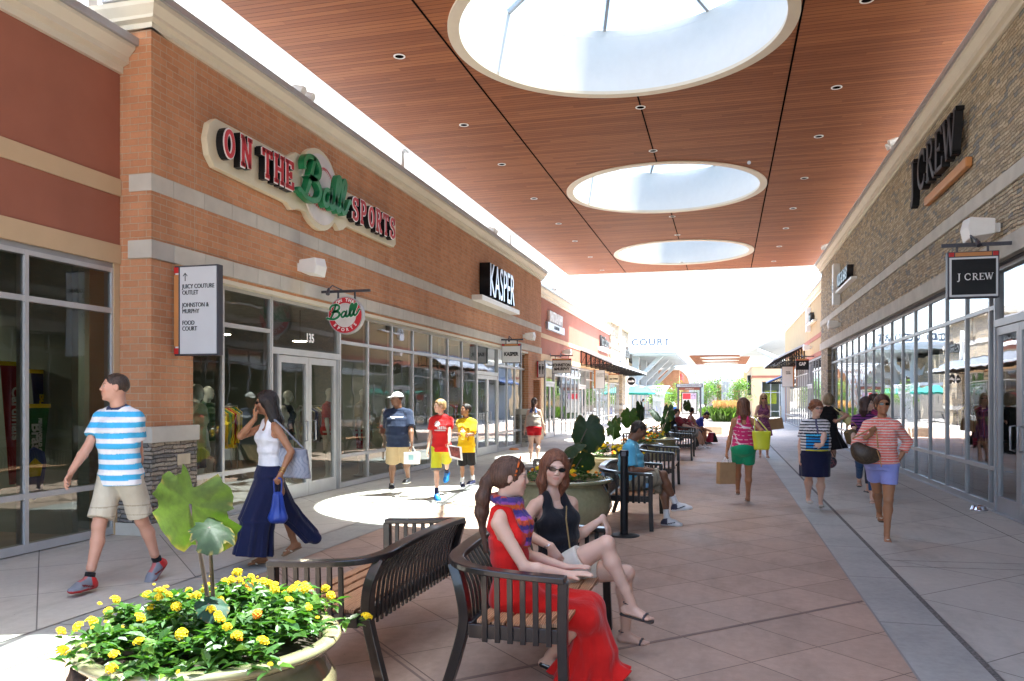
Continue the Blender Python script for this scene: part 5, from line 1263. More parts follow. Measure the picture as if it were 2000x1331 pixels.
p.top(c=(.04, .06, .36), e=.018, hem=-.04, sleeve=.8, slw=.026); p.shorts(c=(.12, .12, .13), ln=.95, waist=.03, wid=.04); p.shoes('sneaker', (.1, .1, .1)); p.finish()
# --- woman in pink top, back view
p = Person('woman in pink white patterned top and green shorts walking away with yellow shoulder bag', gp(1452, 988), 1.60, 'f', yaw=4, vox=.0085, skin='tanned', headyaw_world=-6, fat=.22,
    feet={1: dict(w=gp(1461, 984), yaw=5), -1: dict(w=gp(1441, 980), yaw=-5, pitch=8)}, hands={-1: dict(w=W(1419, 886, 12.2), pole=(-.5, -1, 0), curl=1.1), 1: dict(w=W(1481, 868, 12.0), pole=(.5, -1, 0), curl=1.0)},
    hair=dict(style='long', length=.23, vol=.016, c=(.11, .045, .028), hl=(.2, .09, .05)))
p.top(strap=True, e=.014, hem=-.06, crew=False, colf=pattern((.58, .035, .16), (.80, .66, .70), 27, .20, 5)); p.shorts(c=(.012, .27, .13), ln=.60, e=.010, wid=.022, waist=.03); p.shoes('thong', (.75, .75, .72), (.35, .3, .25)); p.finish(); pink = p
# --- woman in purple dress
p = Person('blonde woman in purple patterned sundress looking down at her phone', gp(1491, 894), 1.74, 'f', yaw=184, vox=.012, skin='light', head=(0, -12),
    feet={1: dict(p=(.08, -.05, 0)), -1: dict(p=(-.09, .12, 0))}, hands={1: dict(w=W(1484, 813, 21.9), pole=(.6, -1, -.6), d=(-.5, .7, .2), curl=.6), -1: dict(w=W(1494, 813, 21.9), pole=(-.6, -1, -.6), d=(.5, .7, .2), curl=.6)}, hair=dict(style='long', length=.26, vol=.02, c=(.38, .26, .13), hl=(.55, .42, .25)))
pc = pattern((.16, .035, .13), (.42, .18, .28), 60, .5, 2); p.top(strap=True, e=.010, hem=-.02, crew=False, colf=pc); p.skirt(colf=pc, hem=-.36, w1=.25, d1=.20); p.shoes('thong', (.1, .07, .05), (.1, .07, .05)); p.glasses(); p.finish(); purple = p
# --- older lady
p = Person('older woman with curly red hair, blue black striped top and navy skirt', gp(1592, 999), 1.55, 'f', yaw=186, vox=.0085, skin='fair', fat=.85, headyaw_world=205,
    feet={1: dict(w=gp(1578, 992), yaw=6), -1: dict(w=gp(1603, 996), yaw=-6, pitch=-14)}, hands={1: dict(w=W(1562, 893, 11.5), pole=(.6, -1, 0)), -1: dict(w=W(1606, 872, 11.1), pole=(-1, -.4, -.6), d=(.9, .25, -.1), n=(.1, -1, 0), curl=.3)}, hair=dict(style='curly', c=(.20, .075, .035), hl=(.35, .15, .08)))
def co(V):
    z = (V-p.P) @ p.up; t = z/.042 % 1; C = np.where((t < .42)[:, None], np.array([[.012, .012, .03]]), np.array([[.70, .70, .72]])); m = (z < .27); C[m & (t >= .42)] = (.05, .42, .68); m = z < .20; C[m & (t >= .42)] = (.02, .30, .70); x = np.abs((V-p.C) @ p.r2)
    C[(z < .035) & (z > .0)] = (.72, .68, .04); C[(z <= .0) & (t >= .42)] = (.02, .30, .70); C[(x < .014) & (z > .26) & ((V-p.C) @ p.f2 > 0)] = (.08, .08, .16); C[(x > .155) & (t >= .42)] = (.70, .70, .72); return C
p.top(colf=co, e=.016, hem=-.10, sleeve=.80, slw=.020); p.skirt(c=(.012, .014, .045), hem=-.40, w1=.235, d1=.20, fold=(7, 0, .035, 0)); p.shoes('flat', (.55, .53, .48)); p.glasses(clear=True); p.finish()
# --- woman in black dress, back view
p = Person('short haired woman in flared black dress walking away behind the red haired lady', gp(1618, 931), 1.70, 'f', yaw=-8, vox=.010, skin='light', fat=.3, headyaw_world=0,
    feet={1: dict(w=gp(1629, 926), yaw=5), -1: dict(w=gp(1607, 918), pitch=15)}, hands={1: dict(w=W(1636, 822, 16.4), pole=(.8, -.6, -.4), d=(-.4, .8, 0), curl=.8), -1: dict(p=(-.27, .12, .82))}, hair=dict(style='long', length=.10, vol=.022, c=(.27, .20, .12), hl=(.42, .34, .22)))
p.top(c=(.012, .012, .014), e=.010, hem=-.02, sleeve=.35, slw=.014, crew=True); p.skirt(c=(.012, .012, .014), hem=-.40, w1=.33, d1=.26, shift=(.05, -.02), fold=(8, 0, .07, 0)); p.shoes('strap', (.12, .05, .02), (.2, .1, .05)); p.finish(); blackdress = p
# --- woman with purple striped shirt
p = Person('dark haired woman in purple striped shirt and rolled jeans looking toward the shop windows', gp(1690, 981), 1.62, 'f', yaw=172, vox=.0085, skin='fair', fat=.25, headyaw_world=238,
    feet={1: dict(w=gp(1678, 971), yaw=0, pitch=-8), -1: dict(w=gp(1703, 983), yaw=0)}, hands={1: dict(w=W(1664, 872, 12.2), pole=(1, -.6, -.4), d=(-.2, .8, .3), curl=.7), -1: dict(p=(-.24, .1, .83))}, hair=dict(style='long', length=.20, vol=.014, c=(.05, .025, .022)))
p.top(e=.014, hem=-.10, sleeve=.7, slw=.014, colf=stripes(p, [(.5, (.22, .05, .22)), (.5, (.03, .012, .05))], .045)); p.shorts('jeans', c=(.045, .10, .22), ln=1.72, e=.008, wid=.016, waist=.03); p.shoes('strap', (.30, .22, .15), (.08, .06, .05)); p.finish(); jeans = p
p = Person('woman with dark pinned up hair walking away by the windows, mostly hidden behind others', gp(1707, 964), 1.66, 'f', yaw=0, vox=.011, skin='light', hands={1: dict(p=(.26, .05, .8))}, hair=dict(style='curly', c=(.05, .03, .025)))
p.top(e=.014, hem=-.10, sleeve=.6, colf=pattern((.40, .04, .13), (.15, .03, .08), 60, .5, 4)); p.shorts(c=(.05, .06, .10), ln=1.8, waist=.03); p.shoes('flat', (.1, .1, .1)); p.finish()
# --- woman in coral stripes
p = Person('woman in large sunglasses, coral striped top and lavender shorts striding beside the windows', gp(1722, 1057), 1.63, 'f', yaw=174, vox=.0075, skin='tanned', fat=.18, headyaw_world=186, head=(0, 3),
    feet={1: dict(w=gp(1720, 1040), yaw=8, pitch=6), -1: dict(w=gp(1732, 1057), yaw=2)},
    hands={1: dict(w=W(1702, 848, 8.95), pole=(1, -.4, -1), d=(-.3, .4, .9), n=(-.3, 1, -.2), curl=1.2), -1: dict(w=W(1756, 898, 9.1), pole=(-1, -.8, 0), d=(.3, .2, -1), curl=.4)}, hair=dict(style='short', vol=.018, c=(.07, .03, .02), hl=(.15, .07, .04)))
p.top(e=.018, hem=-.10, sleeve=1.55, slw=.018, wr=.003, crew=True, vneck=.0, colf=stripes(p, [(.55, (.86, .20, .15)), (.45, (.78, .66, .60))], .030)); p.shorts(c=(.30, .33, .70), ln=.56, e=.008, wid=.020, waist=.02); p.shoes('thong', (.62, .58, .50), (.16, .11, .07)); p.glasses(); p.finish(); coral = p
fl = Fld()
for i in range(26):
    a = 2*math.pi*i/26; fl.ell(p.N+p.r2*math.cos(a)*.088+p.f2*(math.sin(a)*.095+.01)-p.u*(.012+.045*max(0, math.sin(a))), .0075, .0)
field_obj('necklace', fl, .005, plain('pearl', (.75, .72, .65), .25), p.root)
# --- distant people
def far(lab, px, py, H, yaw, sex, skin, hairc, style, topc, botc, ln, **kw):
    p = Person(lab, gp(px, py), H, sex, yaw=yaw, vox=.02, skin=skin, hair=dict(style=style, c=hairc, length=.2), **kw); p.top(c=topc, e=.016, hem=-.08); p.shorts(c=botc, ln=ln, waist=.02); p.shoes('flat', (.1, .1, .1)); p.finish(); return p
far('woman in grey tee with ponytail standing beneath the green umbrellas', 1256, 816, 1.64, -40, 'f', 'light', (.03, .02, .02), 'pony', (.40, .46, .46), (.02, .025, .05), 1.9)
far('person in white top pushing a blue stroller beyond the planters', 1291, 815, 1.62, 150, 'f', 'tan', (.02, .02, .02), 'short', (.7, .68, .66), (.05, .05, .08), 1.9)
far('person in bright blue trousers bending beside the directory kiosk', 1318, 816, 1.66, 60, 'm', 'light', (.2, .5, .4), 'short', (.55, .62, .66), (.02, .10, .42), 1.9, lean=22)
far('small figure in white tee and blue shorts near the yellow window poster', 1506, 801, 1.66, 170, 'm', 'light', (.04, .03, .02), 'short', (.75, .75, .78), (.06, .14, .36), .9)
# ================================================================ BENCHES
def m_woodslat():
    m, nt, b, out = newmat('bench_wood'); k = N(nt); s = k.sep(k.obj())
    wv = k.n('ShaderNodeTexWave', wave_type='BANDS', bands_direction='X'); k.l(k.comb(k.math('MULTIPLY', s[0], 1), k.math('MULTIPLY', s[1], .22), s[2]), wv.inputs['Vector'])
    wv.inputs['Scale'].default_value = 26; wv.inputs['Distortion'].default_value = 7; wv.inputs['Detail'].default_value = 2; wv.inputs['Detail Scale'].default_value = 1.2
    k.l(k.ramp(wv.outputs['Fac'], [(.1, (.26, .12, .06)), (.6, (.46, .24, .13)), (.95, (.56, .32, .18))]), b.inputs['Base Color']); setb(b, .5, spec=.35); return m
M['slat'] = m_woodslat()
def smooth_path(pts, n=6):
    pts = [Vector(p) for p in pts]; out = []
    for i in range(len(pts)-1):
        p0, p1, p2, p3 = pts[max(i-1, 0)], pts[i], pts[i+1], pts[min(i+2, len(pts)-1)]
        for j in range(n):
            t = j/n; out.append(.5*((2*p1)+(p2-p0)*t+(2*p0-5*p1+4*p2-p3)*t*t+(3*p1-p0-3*p2+p3)*t**3))
    out.append(pts[-1]); return out
def rail(m, pts, w_, h_, up=(0, 0, 1)):
    """flat bar swept along a path"""
    up = Vector(up); n = len(pts); base = []
    for i, p in enumerate(pts):
        d = (pts[min(i+1, n-1)]-pts[max(i-1, 0)]).normalized(); u = d.cross(up).normalized(); v = u.cross(d)
        base += [p-u*w_/2-v*h_/2, p+u*w_/2-v*h_/2, p+u*w_/2+v*h_/2, p-u*w_/2+v*h_/2]
    fs = [(0, 1, 2, 3), tuple(4*(n-1)+q for q in (3, 2, 1, 0))]
    for i in range(n-1):
        for q in range(4): fs.append((4*i+q, 4*i+4+q, 4*i+4+(q+1) % 4, 4*i+(q+1) % 4))
    m.add(base, fs)
BL = .78   # half length
def make_bench():
    t = empty('park_bench'); BM = M['bench']
    path = smooth_path([(.57, -BL-.02, .685), (.30, -BL-.015, .695), (.06, -BL+.0, .715), (-.055, -BL+.12, .735), (-.075, -BL+.35, .755), (-.085, 0, .765), (-.075, BL-.35, .755), (-.055, BL-.12, .735), (.06, BL, .715), (.30, BL+.015, .695), (.57, BL+.02, .685)], 7)
    m = MB(); rail(m, path, .082, .034); m.build('top_rail', BM, t, bevel=.006)
    def xof(z): q = (z-.42)/.34; return .02-.115*q*q if z > .42 else .02
    m = MB(); ns = 23
    for i in range(ns):
        y = -BL+.10+(2*BL-.20)*i/(ns-1); top = min(path, key=lambda p: abs(p.y-y) if p.x < .1 else 9)
        pts = [Vector((top.x+.005, y, top.z-.02)), Vector((.005, y, .60)), Vector((.028, y, .47)), Vector((.03, y, .33))]
        pts = smooth_path(pts, 3); rail(m, pts, .024, .014, up=(1, 0, 0))
    m.bar((.046, -BL+.03, .39), (.046, BL-.03, .39), .03, .07); m.build('backrest', BM, t, bevel=.003)
    for s_ in (-1, 1):
        y = s_*(BL+.0); m = MB()
        for i in range(6):
            x = .14+.068*i; m.bar((x, y, .335), (x, y+s_*.012, .682), .030, .014)
        m.bar((.05, y-s_*.018, .385), (.54, y-s_*.018, .385), .028, .072); m.build('arm_panel', BM, t, bevel=.003)
        m = MB(); rail(m, smooth_path([(.565, y+s_*.006, .0), (.552, y+s_*.002, .35), (.556, y+s_*.008, .676)], 4), .05, .052, up=(1, 0, 0)); m.build('leg', BM, t, bevel=.005)
        m = MB(); rail(m, smooth_path([(-.105, y-s_*.03, .0), (-.035, y-s_*.045, .22), (.012, y-s_*.05, .42), (-.005, y-s_*.045, .58), (-.058, y-s_*.075, .72)], 5), .058, .055, up=(1, 0, 0)); m.build('leg', BM, t, bevel=.005)
    m = MB(); x = .085
    for i in range(6):
        zt = .425+.012*abs(i-2.2)*.6; m.box((x, -BL+.035, zt-.022), (x+.070, BL-.035, zt)); x += .080
    m.build('seat', M['slat'], t, bevel=.004)
    m = MB()
    for y in (-BL+.15, 0, BL-.15): m.box((.06, y-.02, .36), (.545, y+.02, .398))
    m.build('seat_support', BM, t)
    return t
bench0 = make_bench(); bg_ = 'curved slatted park benches in the middle row'
spots = [((-1.345, 4.78), 0, 'curved slatted bench on which the woman in the red dress sits'), ((-1.88, 4.78), math.pi, 'empty curved slatted bench facing the brick shop, back to the red dress'),
    ((-1.42, 10.6), 0, 'slatted bench under the man in the light blue polo'), ((-2.20, 10.95), math.pi, 'slatted bench mostly hidden behind the glazed planter and seated women'),
    ((-1.40, 14.6), 0, 'empty slatted bench just beyond the man in the blue polo'), ((-1.40, 22.2), 0, 'empty slatted bench beside the second elephant ear planter'), ((-2.05, 22.2), math.pi, 'slatted bench facing left behind the elephant ear leaves'),
    ((-1.48, 26.9), 0, 'slatted bench under the large man in maroon'), ((-1.45, 29.0), 0, 'farthest slatted bench, under the bending man in blue')]
for i, ((x, y), rz, lab) in enumerate(spots):
    b_ = bench0 if i == 0 else copy_tree(bench0); b_.location = (x, y, .006); b_.rotation_euler = (0, 0, rz); tag(b_, lab, 'bench', bg_)
# ================================================================ PLANTERS AND PLANTS
def m_glaze():
    m, nt, b, out = newmat('olive_glaze'); k = N(nt); p = k.obj(); n = k.noise(p, 3, 5, .6); n2 = k.noise(p, 25, 3)
    k.l(k.ramp(k.math('ADD', k.math('MULTIPLY', n, .7), k.math('MULTIPLY', n2, .3)), [(.3, (.17, .165, .085)), (.7, (.30, .285, .165))]), b.inputs['Base Color']); setb(b, .16, spec=.6, coat=.7)
    k.l(k.bump(n, .08, .02), b.inputs['Normal']); return m
M['glaze'] = m_glaze(); M['soil'] = plain('soil', (.035, .024, .016), .95, var=.4, vs=30, bump=.8, bs=50)
def make_pot(R_=.5, H_=.60):
    t = empty('planter'); s = R_/.5
    MB().lathe((0, 0, 0), [(.26*s, 0), (.30*s, .02), (.43*s, .14), (.515*s, .30*H_/.6), (.50*s, .42*H_/.6), (.45*s, .50*H_/.6), (.435*s, .535*H_/.6), (.46*s, .555*H_/.6), (.51*s, .565*H_/.6), (.525*s, .585*H_/.6), (.515*s, H_), (.47*s, H_+.004), (.445*s, .585*H_/.6), (.43*s, .52*H_/.6)], 72, cap=False).build('pot', M['glaze'], t, smooth=True)
    MB().lathe((0, 0, 0), [(.44*s, .535*H_/.6), (.2*s, .56*H_/.6), (.001, .57*H_/.6)], 40, cap=False).build('soil', M['soil'], t, smooth=True)
    return t
def m_leaf(name, trans=.35, rg=.38):
    m = bpy.data.materials.new(name); m.use_nodes = True; nt = m.node_tree; nt.nodes.clear(); k = N(nt); out = k.n('ShaderNodeOutputMaterial')
    b = k.n('ShaderNodeBsdfPrincipled'); tr = k.n('ShaderNodeBsdfTranslucent'); mx = k.n('ShaderNodeMixShader'); a = k.n('ShaderNodeAttribute', attribute_name='Col')
    c = k.mix(1, a.outputs['Color'], k.ramp(k.noise(k.obj(), 40, 3), [(.3, (.8, .8, .8)), (.7, (1.2, 1.2, 1.2))]), 'MULTIPLY')
    k.l(c, b.inputs['Base Color']); setb(b, rg, spec=.4); k.l(k.mix(1, c, (1.6, 1.9, .7), 'MULTIPLY'), tr.inputs[0]); k.l(k.bump(k.noise(k.obj(), 60, 2), .3, .004), b.inputs['Normal'])
    mx.inputs[0].default_value = trans; k.l(b.outputs[0], mx.inputs[1]); k.l(tr.outputs[0], mx.inputs[2]); k.l(mx.outputs[0], out.inputs[0]); return m
M['leaf'] = m_leaf('leaf'); M['bigleaf'] = m_leaf('big_leaf', .25, .6)
M['stem'] = plain('plant_stem', (.10, .07, .06), .5, var=.3, vs=12); M['gstem'] = plain('green_stem', (.12, .20, .05), .6, var=.2, vs=12)
def leaf_mesh_np(pts, dirs, ups, size, cols, asp=.42):
    """many small folded leaves in one mesh (6 vertices, 4 faces each)"""
    P = np.array(pts); D = np.array(dirs); U = np.array(ups); S = np.array(size)[:, None]
    D /= np.linalg.norm(D, axis=1)[:, None]; Rr = np.cross(D, U); Rr /= np.linalg.norm(Rr, axis=1)[:, None]+1e-9; U = np.cross(Rr, D)
    v = np.stack([P, P+D*S*.35+Rr*S*asp*.5+U*S*.08, P+D*S*.38-U*S*.03, P+D*S*.35-Rr*S*asp*.5+U*S*.08, P+D*S*.75+Rr*S*asp*.32+U*S*.0, P+D*S*.75-U*S*.06, P+D*S*.75-Rr*S*asp*.32+U*S*.0, P+D*S-U*S*.16], 1)
    n = len(P); V = v.reshape(-1, 3); base = np.arange(n)[:, None]*8
    F3 = np.concatenate([base+np.array([[0, 1, 2]]), base+np.array([[0, 2, 3]]), base+np.array([[4, 7, 5]]), base+np.array([[5, 7, 6]])]); F4 = np.concatenate([base+np.array([[1, 4, 5, 2]]), base+np.array([[2, 5, 6, 3]])])
    me = bpy.data.meshes.new('leaves'); me.from_pydata(V.tolist(), [], F3.tolist()+F4.tolist()); me.update()
    C = np.ones((len(V), 4), np.float32); C[:, :3] = np.repeat(np.array(cols), 8, 0); at = me.color_attributes.new('Col', 'FLOAT_COLOR', 'POINT'); at.data.foreach_set('color', C.ravel()); return me
def flower_mesh(rng, r=.019, n=26, c='yellow'):
    m = MB()
    for i in range(n):
        ph = math.acos(1-(i+.5)/n*1.15); th = i*2.39996; d = Vector((math.sin(ph)*math.cos(th), math.sin(ph)*math.sin(th), math.cos(ph))); p = d*r*rng.uniform(.85, 1.1); u = d.orthogonal().normalized(); v = d.cross(u); q = r*.34
        ring = [p+(u*math.cos(a)+v*math.sin(a))*q*(1.0 if j % 2 else .7)+d*.002 for j, a in enumerate([2*math.pi*j/8 for j in range(8)])]
        m.add([p-d*.002]+ring, [(0, j+1, (j+1) % 8+1) for j in range(8)])
    m.lathe((0, 0, 0), [(.001, -r*.9), (r*.5, -r*.3), (r*.78, r*.2), (r*.5, r*.7), (.001, r*.85)], 8, cap=False)
    return m.mesh('flower')
M['yel'] = plain('yellow_petals', (.84, .60, .012), .7, var=.2, vs=120); M['ora'] = plain('orange_petals', (.80, .26, .01), .7, var=.2, vs=120)
def lantana(loc, R_, h, nleaf, nflow, label, seed, ls=.05, oc=.15, z0=.58, spread=1.0, frs=1.0, hide=None):
    rng = random.Random(seed); t = empty('flowering_plant', loc, label, 'plant', 'yellow flowering plants in the planters'); P = []; D = []; U = []; S = []; Cc = []; stems = MB(); tips = []
    nst = max(16, nleaf//26)
    for i in range(nst):
        a = rng.uniform(0, 6.283); rr = R_*math.sqrt(rng.uniform(.03, 1))*rng.uniform(.8, 1.1); hh = h*(1.0-.75*(rr/R_)**2)*rng.uniform(.55, 1.1)+.02; b0 = Vector((math.cos(a)*rr*.35, math.sin(a)*rr*.35, z0-.05)); e = Vector((math.cos(a)*rr, math.sin(a)*rr, z0+hh)); md = b0.lerp(e, .5)+Vector((0, 0, .05))
        pts = smooth_path([b0, md, e], 4); stems.tube(pts, .0025, 4, caps=False); tips.append((e, (e-md).normalized()))
        for j in range(26):
            q = rng.uniform(.25, 1)**.7; p = pts[min(int(q*(len(pts)-1)), len(pts)-1)]+Vector((rng.gauss(0, .018), rng.gauss(0, .018), rng.gauss(0, .012))); an = rng.uniform(0, 6.283)
            d = Vector((math.cos(an), math.sin(an), rng.uniform(-.35, .6)))+Vector((math.cos(a), math.sin(a), .1))*.4; P.append(p); D.append(d); U.append(Vector((rng.gauss(0, .35), rng.gauss(0, .35), 1))); S.append(ls*rng.uniform(.6, 1.3))
            g = rng.uniform(.7, 1.3); y = rng.uniform(0, 1)**3; Cc.append((.030*g+.07*y, .088*g+.10*y, .016*g+.01*y))
    me = leaf_mesh_np(P, D, U, S, Cc); mesh_obj('leaves', me, M['leaf'], t, world=False); stems.build('stems', M['gstem'], t)
    fm = [flower_mesh(rng) for _ in range(2)]; fm[0].materials.append(M['yel']); fm[1].materials.append(M['ora'])
    rng.shuffle(tips)
    for i in range(nflow):
        e, d = tips[i % len(tips)]; o = bpy.data.objects.new('flower', fm[1] if rng.random() < oc else fm[0]); col.objects.link(o); o.parent = t
        o.location = e+Vector((rng.gauss(0, .02), rng.gauss(0, .02), .022+rng.uniform(0, .03))); s_ = rng.choice((rng.uniform(.28, .5), rng.uniform(.7, 1.3), rng.uniform(.8, 1.2)))*frs; o.scale = (s_*rng.uniform(.9, 1.15), s_, s_*rng.uniform(.7, 1)); o.rotation_euler = (rng.gauss(0, .4), rng.gauss(0, .4), rng.uniform(0, 6))
    return t
def big_leaf(parent, base, tipdir, normal, L_, W_, col_=(.04, .10, .025), droop=.25, torn=0, seed=0):
    """heart shaped leaf; base = where the stalk joins"""
    rng = random.Random(seed); D = Vector(tipdir).normalized(); Nn = Vector(normal); Nn = (Nn-D*Nn.dot(D)).normalized(); S_ = D.cross(Nn); nr, na = 7, 56; vs = [Vector(base)]; cs = [col_]
    for i in range(1, nr+1):
        for j in range(na):
            th = -math.pi+2*math.pi*(j+.5)/na; a = abs(th)
            if a < 2.0: r = 1-.42*(a/2.0)**1.1+.02*math.sin(a*3)
            else: r = .58+.10*math.sin((a-2.0)/1.14*math.pi)-.34*max(0, (a-2.75)/.39)**1.5
            r = max(r, .06)*(1+.03*math.sin(th*9+seed)+.02*math.sin(th*17+seed*2))
            if torn and abs(math.sin(th*2.3+seed)) > .93: r *= .78
            q = i/nr*r; x = math.cos(th)*q*L_*.80; y = math.sin(th)*q*W_*.98; 
            z = -droop*L_*(q**2)*(.6+.4*abs(math.sin(th)))+.018*L_*math.sin(th*7)*q*q*3-.10*L_*abs(math.sin(th))*q*.4
            vs.append(Vector(base)+D*x+S_*y+Nn*z); vein = abs(math.sin(th*3.5)) < .10 or abs(th) < .05; k = 1.9 if vein else 1.0; edge = (i == nr) and rng.random() < .3
            cs.append(tuple(c*k for c in col_) if not edge else (.16, .12, .03))
    fs = [(0, 1+(j+1) % na, 1+j) for j in range(na)]
    for i in range(nr-1):
        for j in range(na): fs.append((1+i*na+j, 1+i*na+(j+1) % na, 1+(i+1)*na+(j+1) % na, 1+(i+1)*na+j))
    me = bpy.data.meshes.new('leaf'); me.from_pydata([tuple(v) for v in vs], [], fs); me.update(); C = np.ones((len(vs), 4), np.float32); C[:, :3] = cs
    at = me.color_attributes.new('Col', 'FLOAT_COLOR', 'POINT'); at.data.foreach_set('color', C.ravel()); return mesh_obj('leaf', me, M['bigleaf'], parent, smooth=True)
def elephant(loc, leaves, label, stemc='stem'):
    """leaves: (tip of stalk world, tipdir, normal, L, W, colour, droop, torn)"""
    t = empty('elephant_ear_plant', loc, label, 'plant', 'large leaved elephant ear plants'); b0 = Vector(loc)
    for i, (p, td, nn, L_, W_, c, dr, tn) in enumerate(leaves):
        p = Vector(p); md = b0.lerp(p, .55)+Vector((0, 0, .06))-Vector((p.x-b0.x, p.y-b0.y, 0))*.18; MB().tube(smooth_path([b0+Vector(((i % 2)*.03, (i//2)*.02, .5)), b0.lerp(md, .75)+Vector((0, 0, .12)), md+Vector((0, 0, .1)), p], 5), [.016-.010*q/15 for q in range(16)], 8).build('stalk', M[stemc], t, smooth=True)
        big_leaf(t, p, td, nn, L_, W_, c, dr, tn, seed=i*3+int(b0.y))
    return t
pots = [((-2.05, 2.90), .50, .62, 'olive glazed planter in the foreground, standing in full sun'), ((-1.90, 9.42), .60, .66, 'large olive glazed planter behind the two seated women'), ((-1.88, 13.75), .48, .62, 'glazed planter with white and yellow flowers behind the man in the blue polo'),
        ((-1.85, 18.2), .5, .60, 'glazed planter in the middle of the row with elephant ear leaves'), ((-1.62, 20.4), .5, .62, 'glazed planter before the farther benches'), ((-2.2, 25.0), .5, .6, 'farthest glazed planter near the leaning man')]
for i, ((x, y), r_, h_, lab) in enumerate(pots):
    t = make_pot(r_, h_); t.location = (x, y, .006); tag(t, lab, 'planter', 'olive glazed planters down the middle')
lantana((-2.05, 2.96, 0), .60, .21, 3300, 88, 'dense yellow flowering plant filling the foreground planter', 3, ls=.066, z0=.57, frs=.95, oc=.05)
lantana((-1.90, 9.42, 0), .52, .14, 900, 34, 'low orange flowering plant in the large planter behind the seated women', 5, ls=.05, oc=.8, z0=.62, frs=1.2)
lantana((-1.88, 13.75, 0), .50, .20, 900, 60, 'pale yellow flowering plant behind the man in the blue polo', 6, ls=.05, z0=.6, frs=1.6)
lantana((-1.85, 18.2, 0), .50, .16, 600, 26, 'orange flecked flowering plant below the middle elephant ear leaves', 7, ls=.06, oc=.7, z0=.57, frs=1.4)
lantana((-1.62, 20.4, 0), .50, .18, 600, 24, 'flowering plant in the planter before the farther benches', 8, ls=.06, oc=.5, z0=.58, frs=1.4)
lantana((-2.2, 25.0, 0), .50, .18, 400, 20, 'flowering plant in the farthest planter', 9, ls=.07, oc=.5, z0=.58, frs=1.6)
LG, DG = (.05, .10, .012), (.012, .030, .012)
elephant((-2.07, 2.95, 0), [(W(372, 985, 3.20), (-.25, .1, -.95), (.1, -1, .15), .28, .30, (.055, .095, .010), .25, 1), (W(408, 1030, 3.12), (.75, -.2, -.45), (.25, -.5, 1), .14, .12, (.010, .026, .008), .45, 1), (W(408, 1180, 3.2), (.85, -.2, -.35), (.2, -.5, 1), .11, .09, (.012, .05, .025), .3, 0)], 'tall elephant ear with a torn bright green leaf in the foreground planter')
elephant((-1.88, 9.5, 0), [(W(1146, 838, 9.6), (.10, -.1, -1), (-.1, -1, .15), .36, .30, DG, .25, 0), (W(1122, 872, 9.5), (-.8, -.3, -.45), (-.2, -.5, 1), .26, .20, (.02, .045, .016), .3, 0), (W(1136, 895, 9.7), (.2, .1, -1), (.1, -1, .2), .26, .22, (.018, .04, .012), .3, 0)], 'elephant ear with dark hanging leaves in the planter behind the seated women')
elephant((-1.88, 13.8, 0), [(W(1199, 835, 13.9), (.2, -.1, -1), (.3, -1, .2), .26, .20, (.03, .07, .012), .3, 1)], 'elephant ear with one yellow green leaf above the pale flowers', 'gstem')
elephant((-1.85, 18.2, 0), [(W(1229, 812, 18.0), (-.1, .1, -1), (-.1, -1, .3), .38, .32, (.035, .08, .012), .2, 1), (W(1252, 800, 18.3), (.1, 0, -1), (.9, -.7, .1), .40, .22, DG, .2, 0), (W(1203, 822, 18.2), (-.4, -.1, -1), (-.3, -1, .3), .22, .18, (.035, .07, .012), .3, 0)], 'elephant ear with broad backlit leaves in the middle planter')
elephant((-1.62, 20.4, 0), [(W(1305, 803, 20.5), (.0, -.1, -1), (-.3, -1, .1), .36, .24, DG, .2, 0), (W(1280, 806, 20.2), (.6, -.3, -.6), (.2, -.4, 1), .36, .20, DG, .3, 0), (W(1300, 826, 20.3), (.1, 0, -1), (.2, -1, .1), .34, .2, DG, .2, 0)], 'elephant ear with dark leaves rising before the farther benches')
elephant((-2.2, 25.0, 0), [(W(1342, 790, 27), (.1, 0, -1), (.3, -1, .1), .3, .2, (.02, .035, .015), .2, 0)], 'thin elephant ear in the farthest planter')
fl = Fld(); c = W(150, 1322, 3.0)
fl.seg(c, c+Vector((.12, .1, .03)), .05, .03, .01, Da=.012, Db=.01); fl.seg(c, c+Vector((-.05, 0, -.06)), .04, .02, .01, Da=.012, Db=.01); fl.bump(wrinkle(.012, 30, 2)); o = field_obj('dead_leaf', fl, .006, plain('dry_leaf', (.05, .03, .02), .9, var=.4, vs=30), None); tag(o, 'crumpled dry brown leaf hanging at the left rim of the foreground planter', 'leaf')
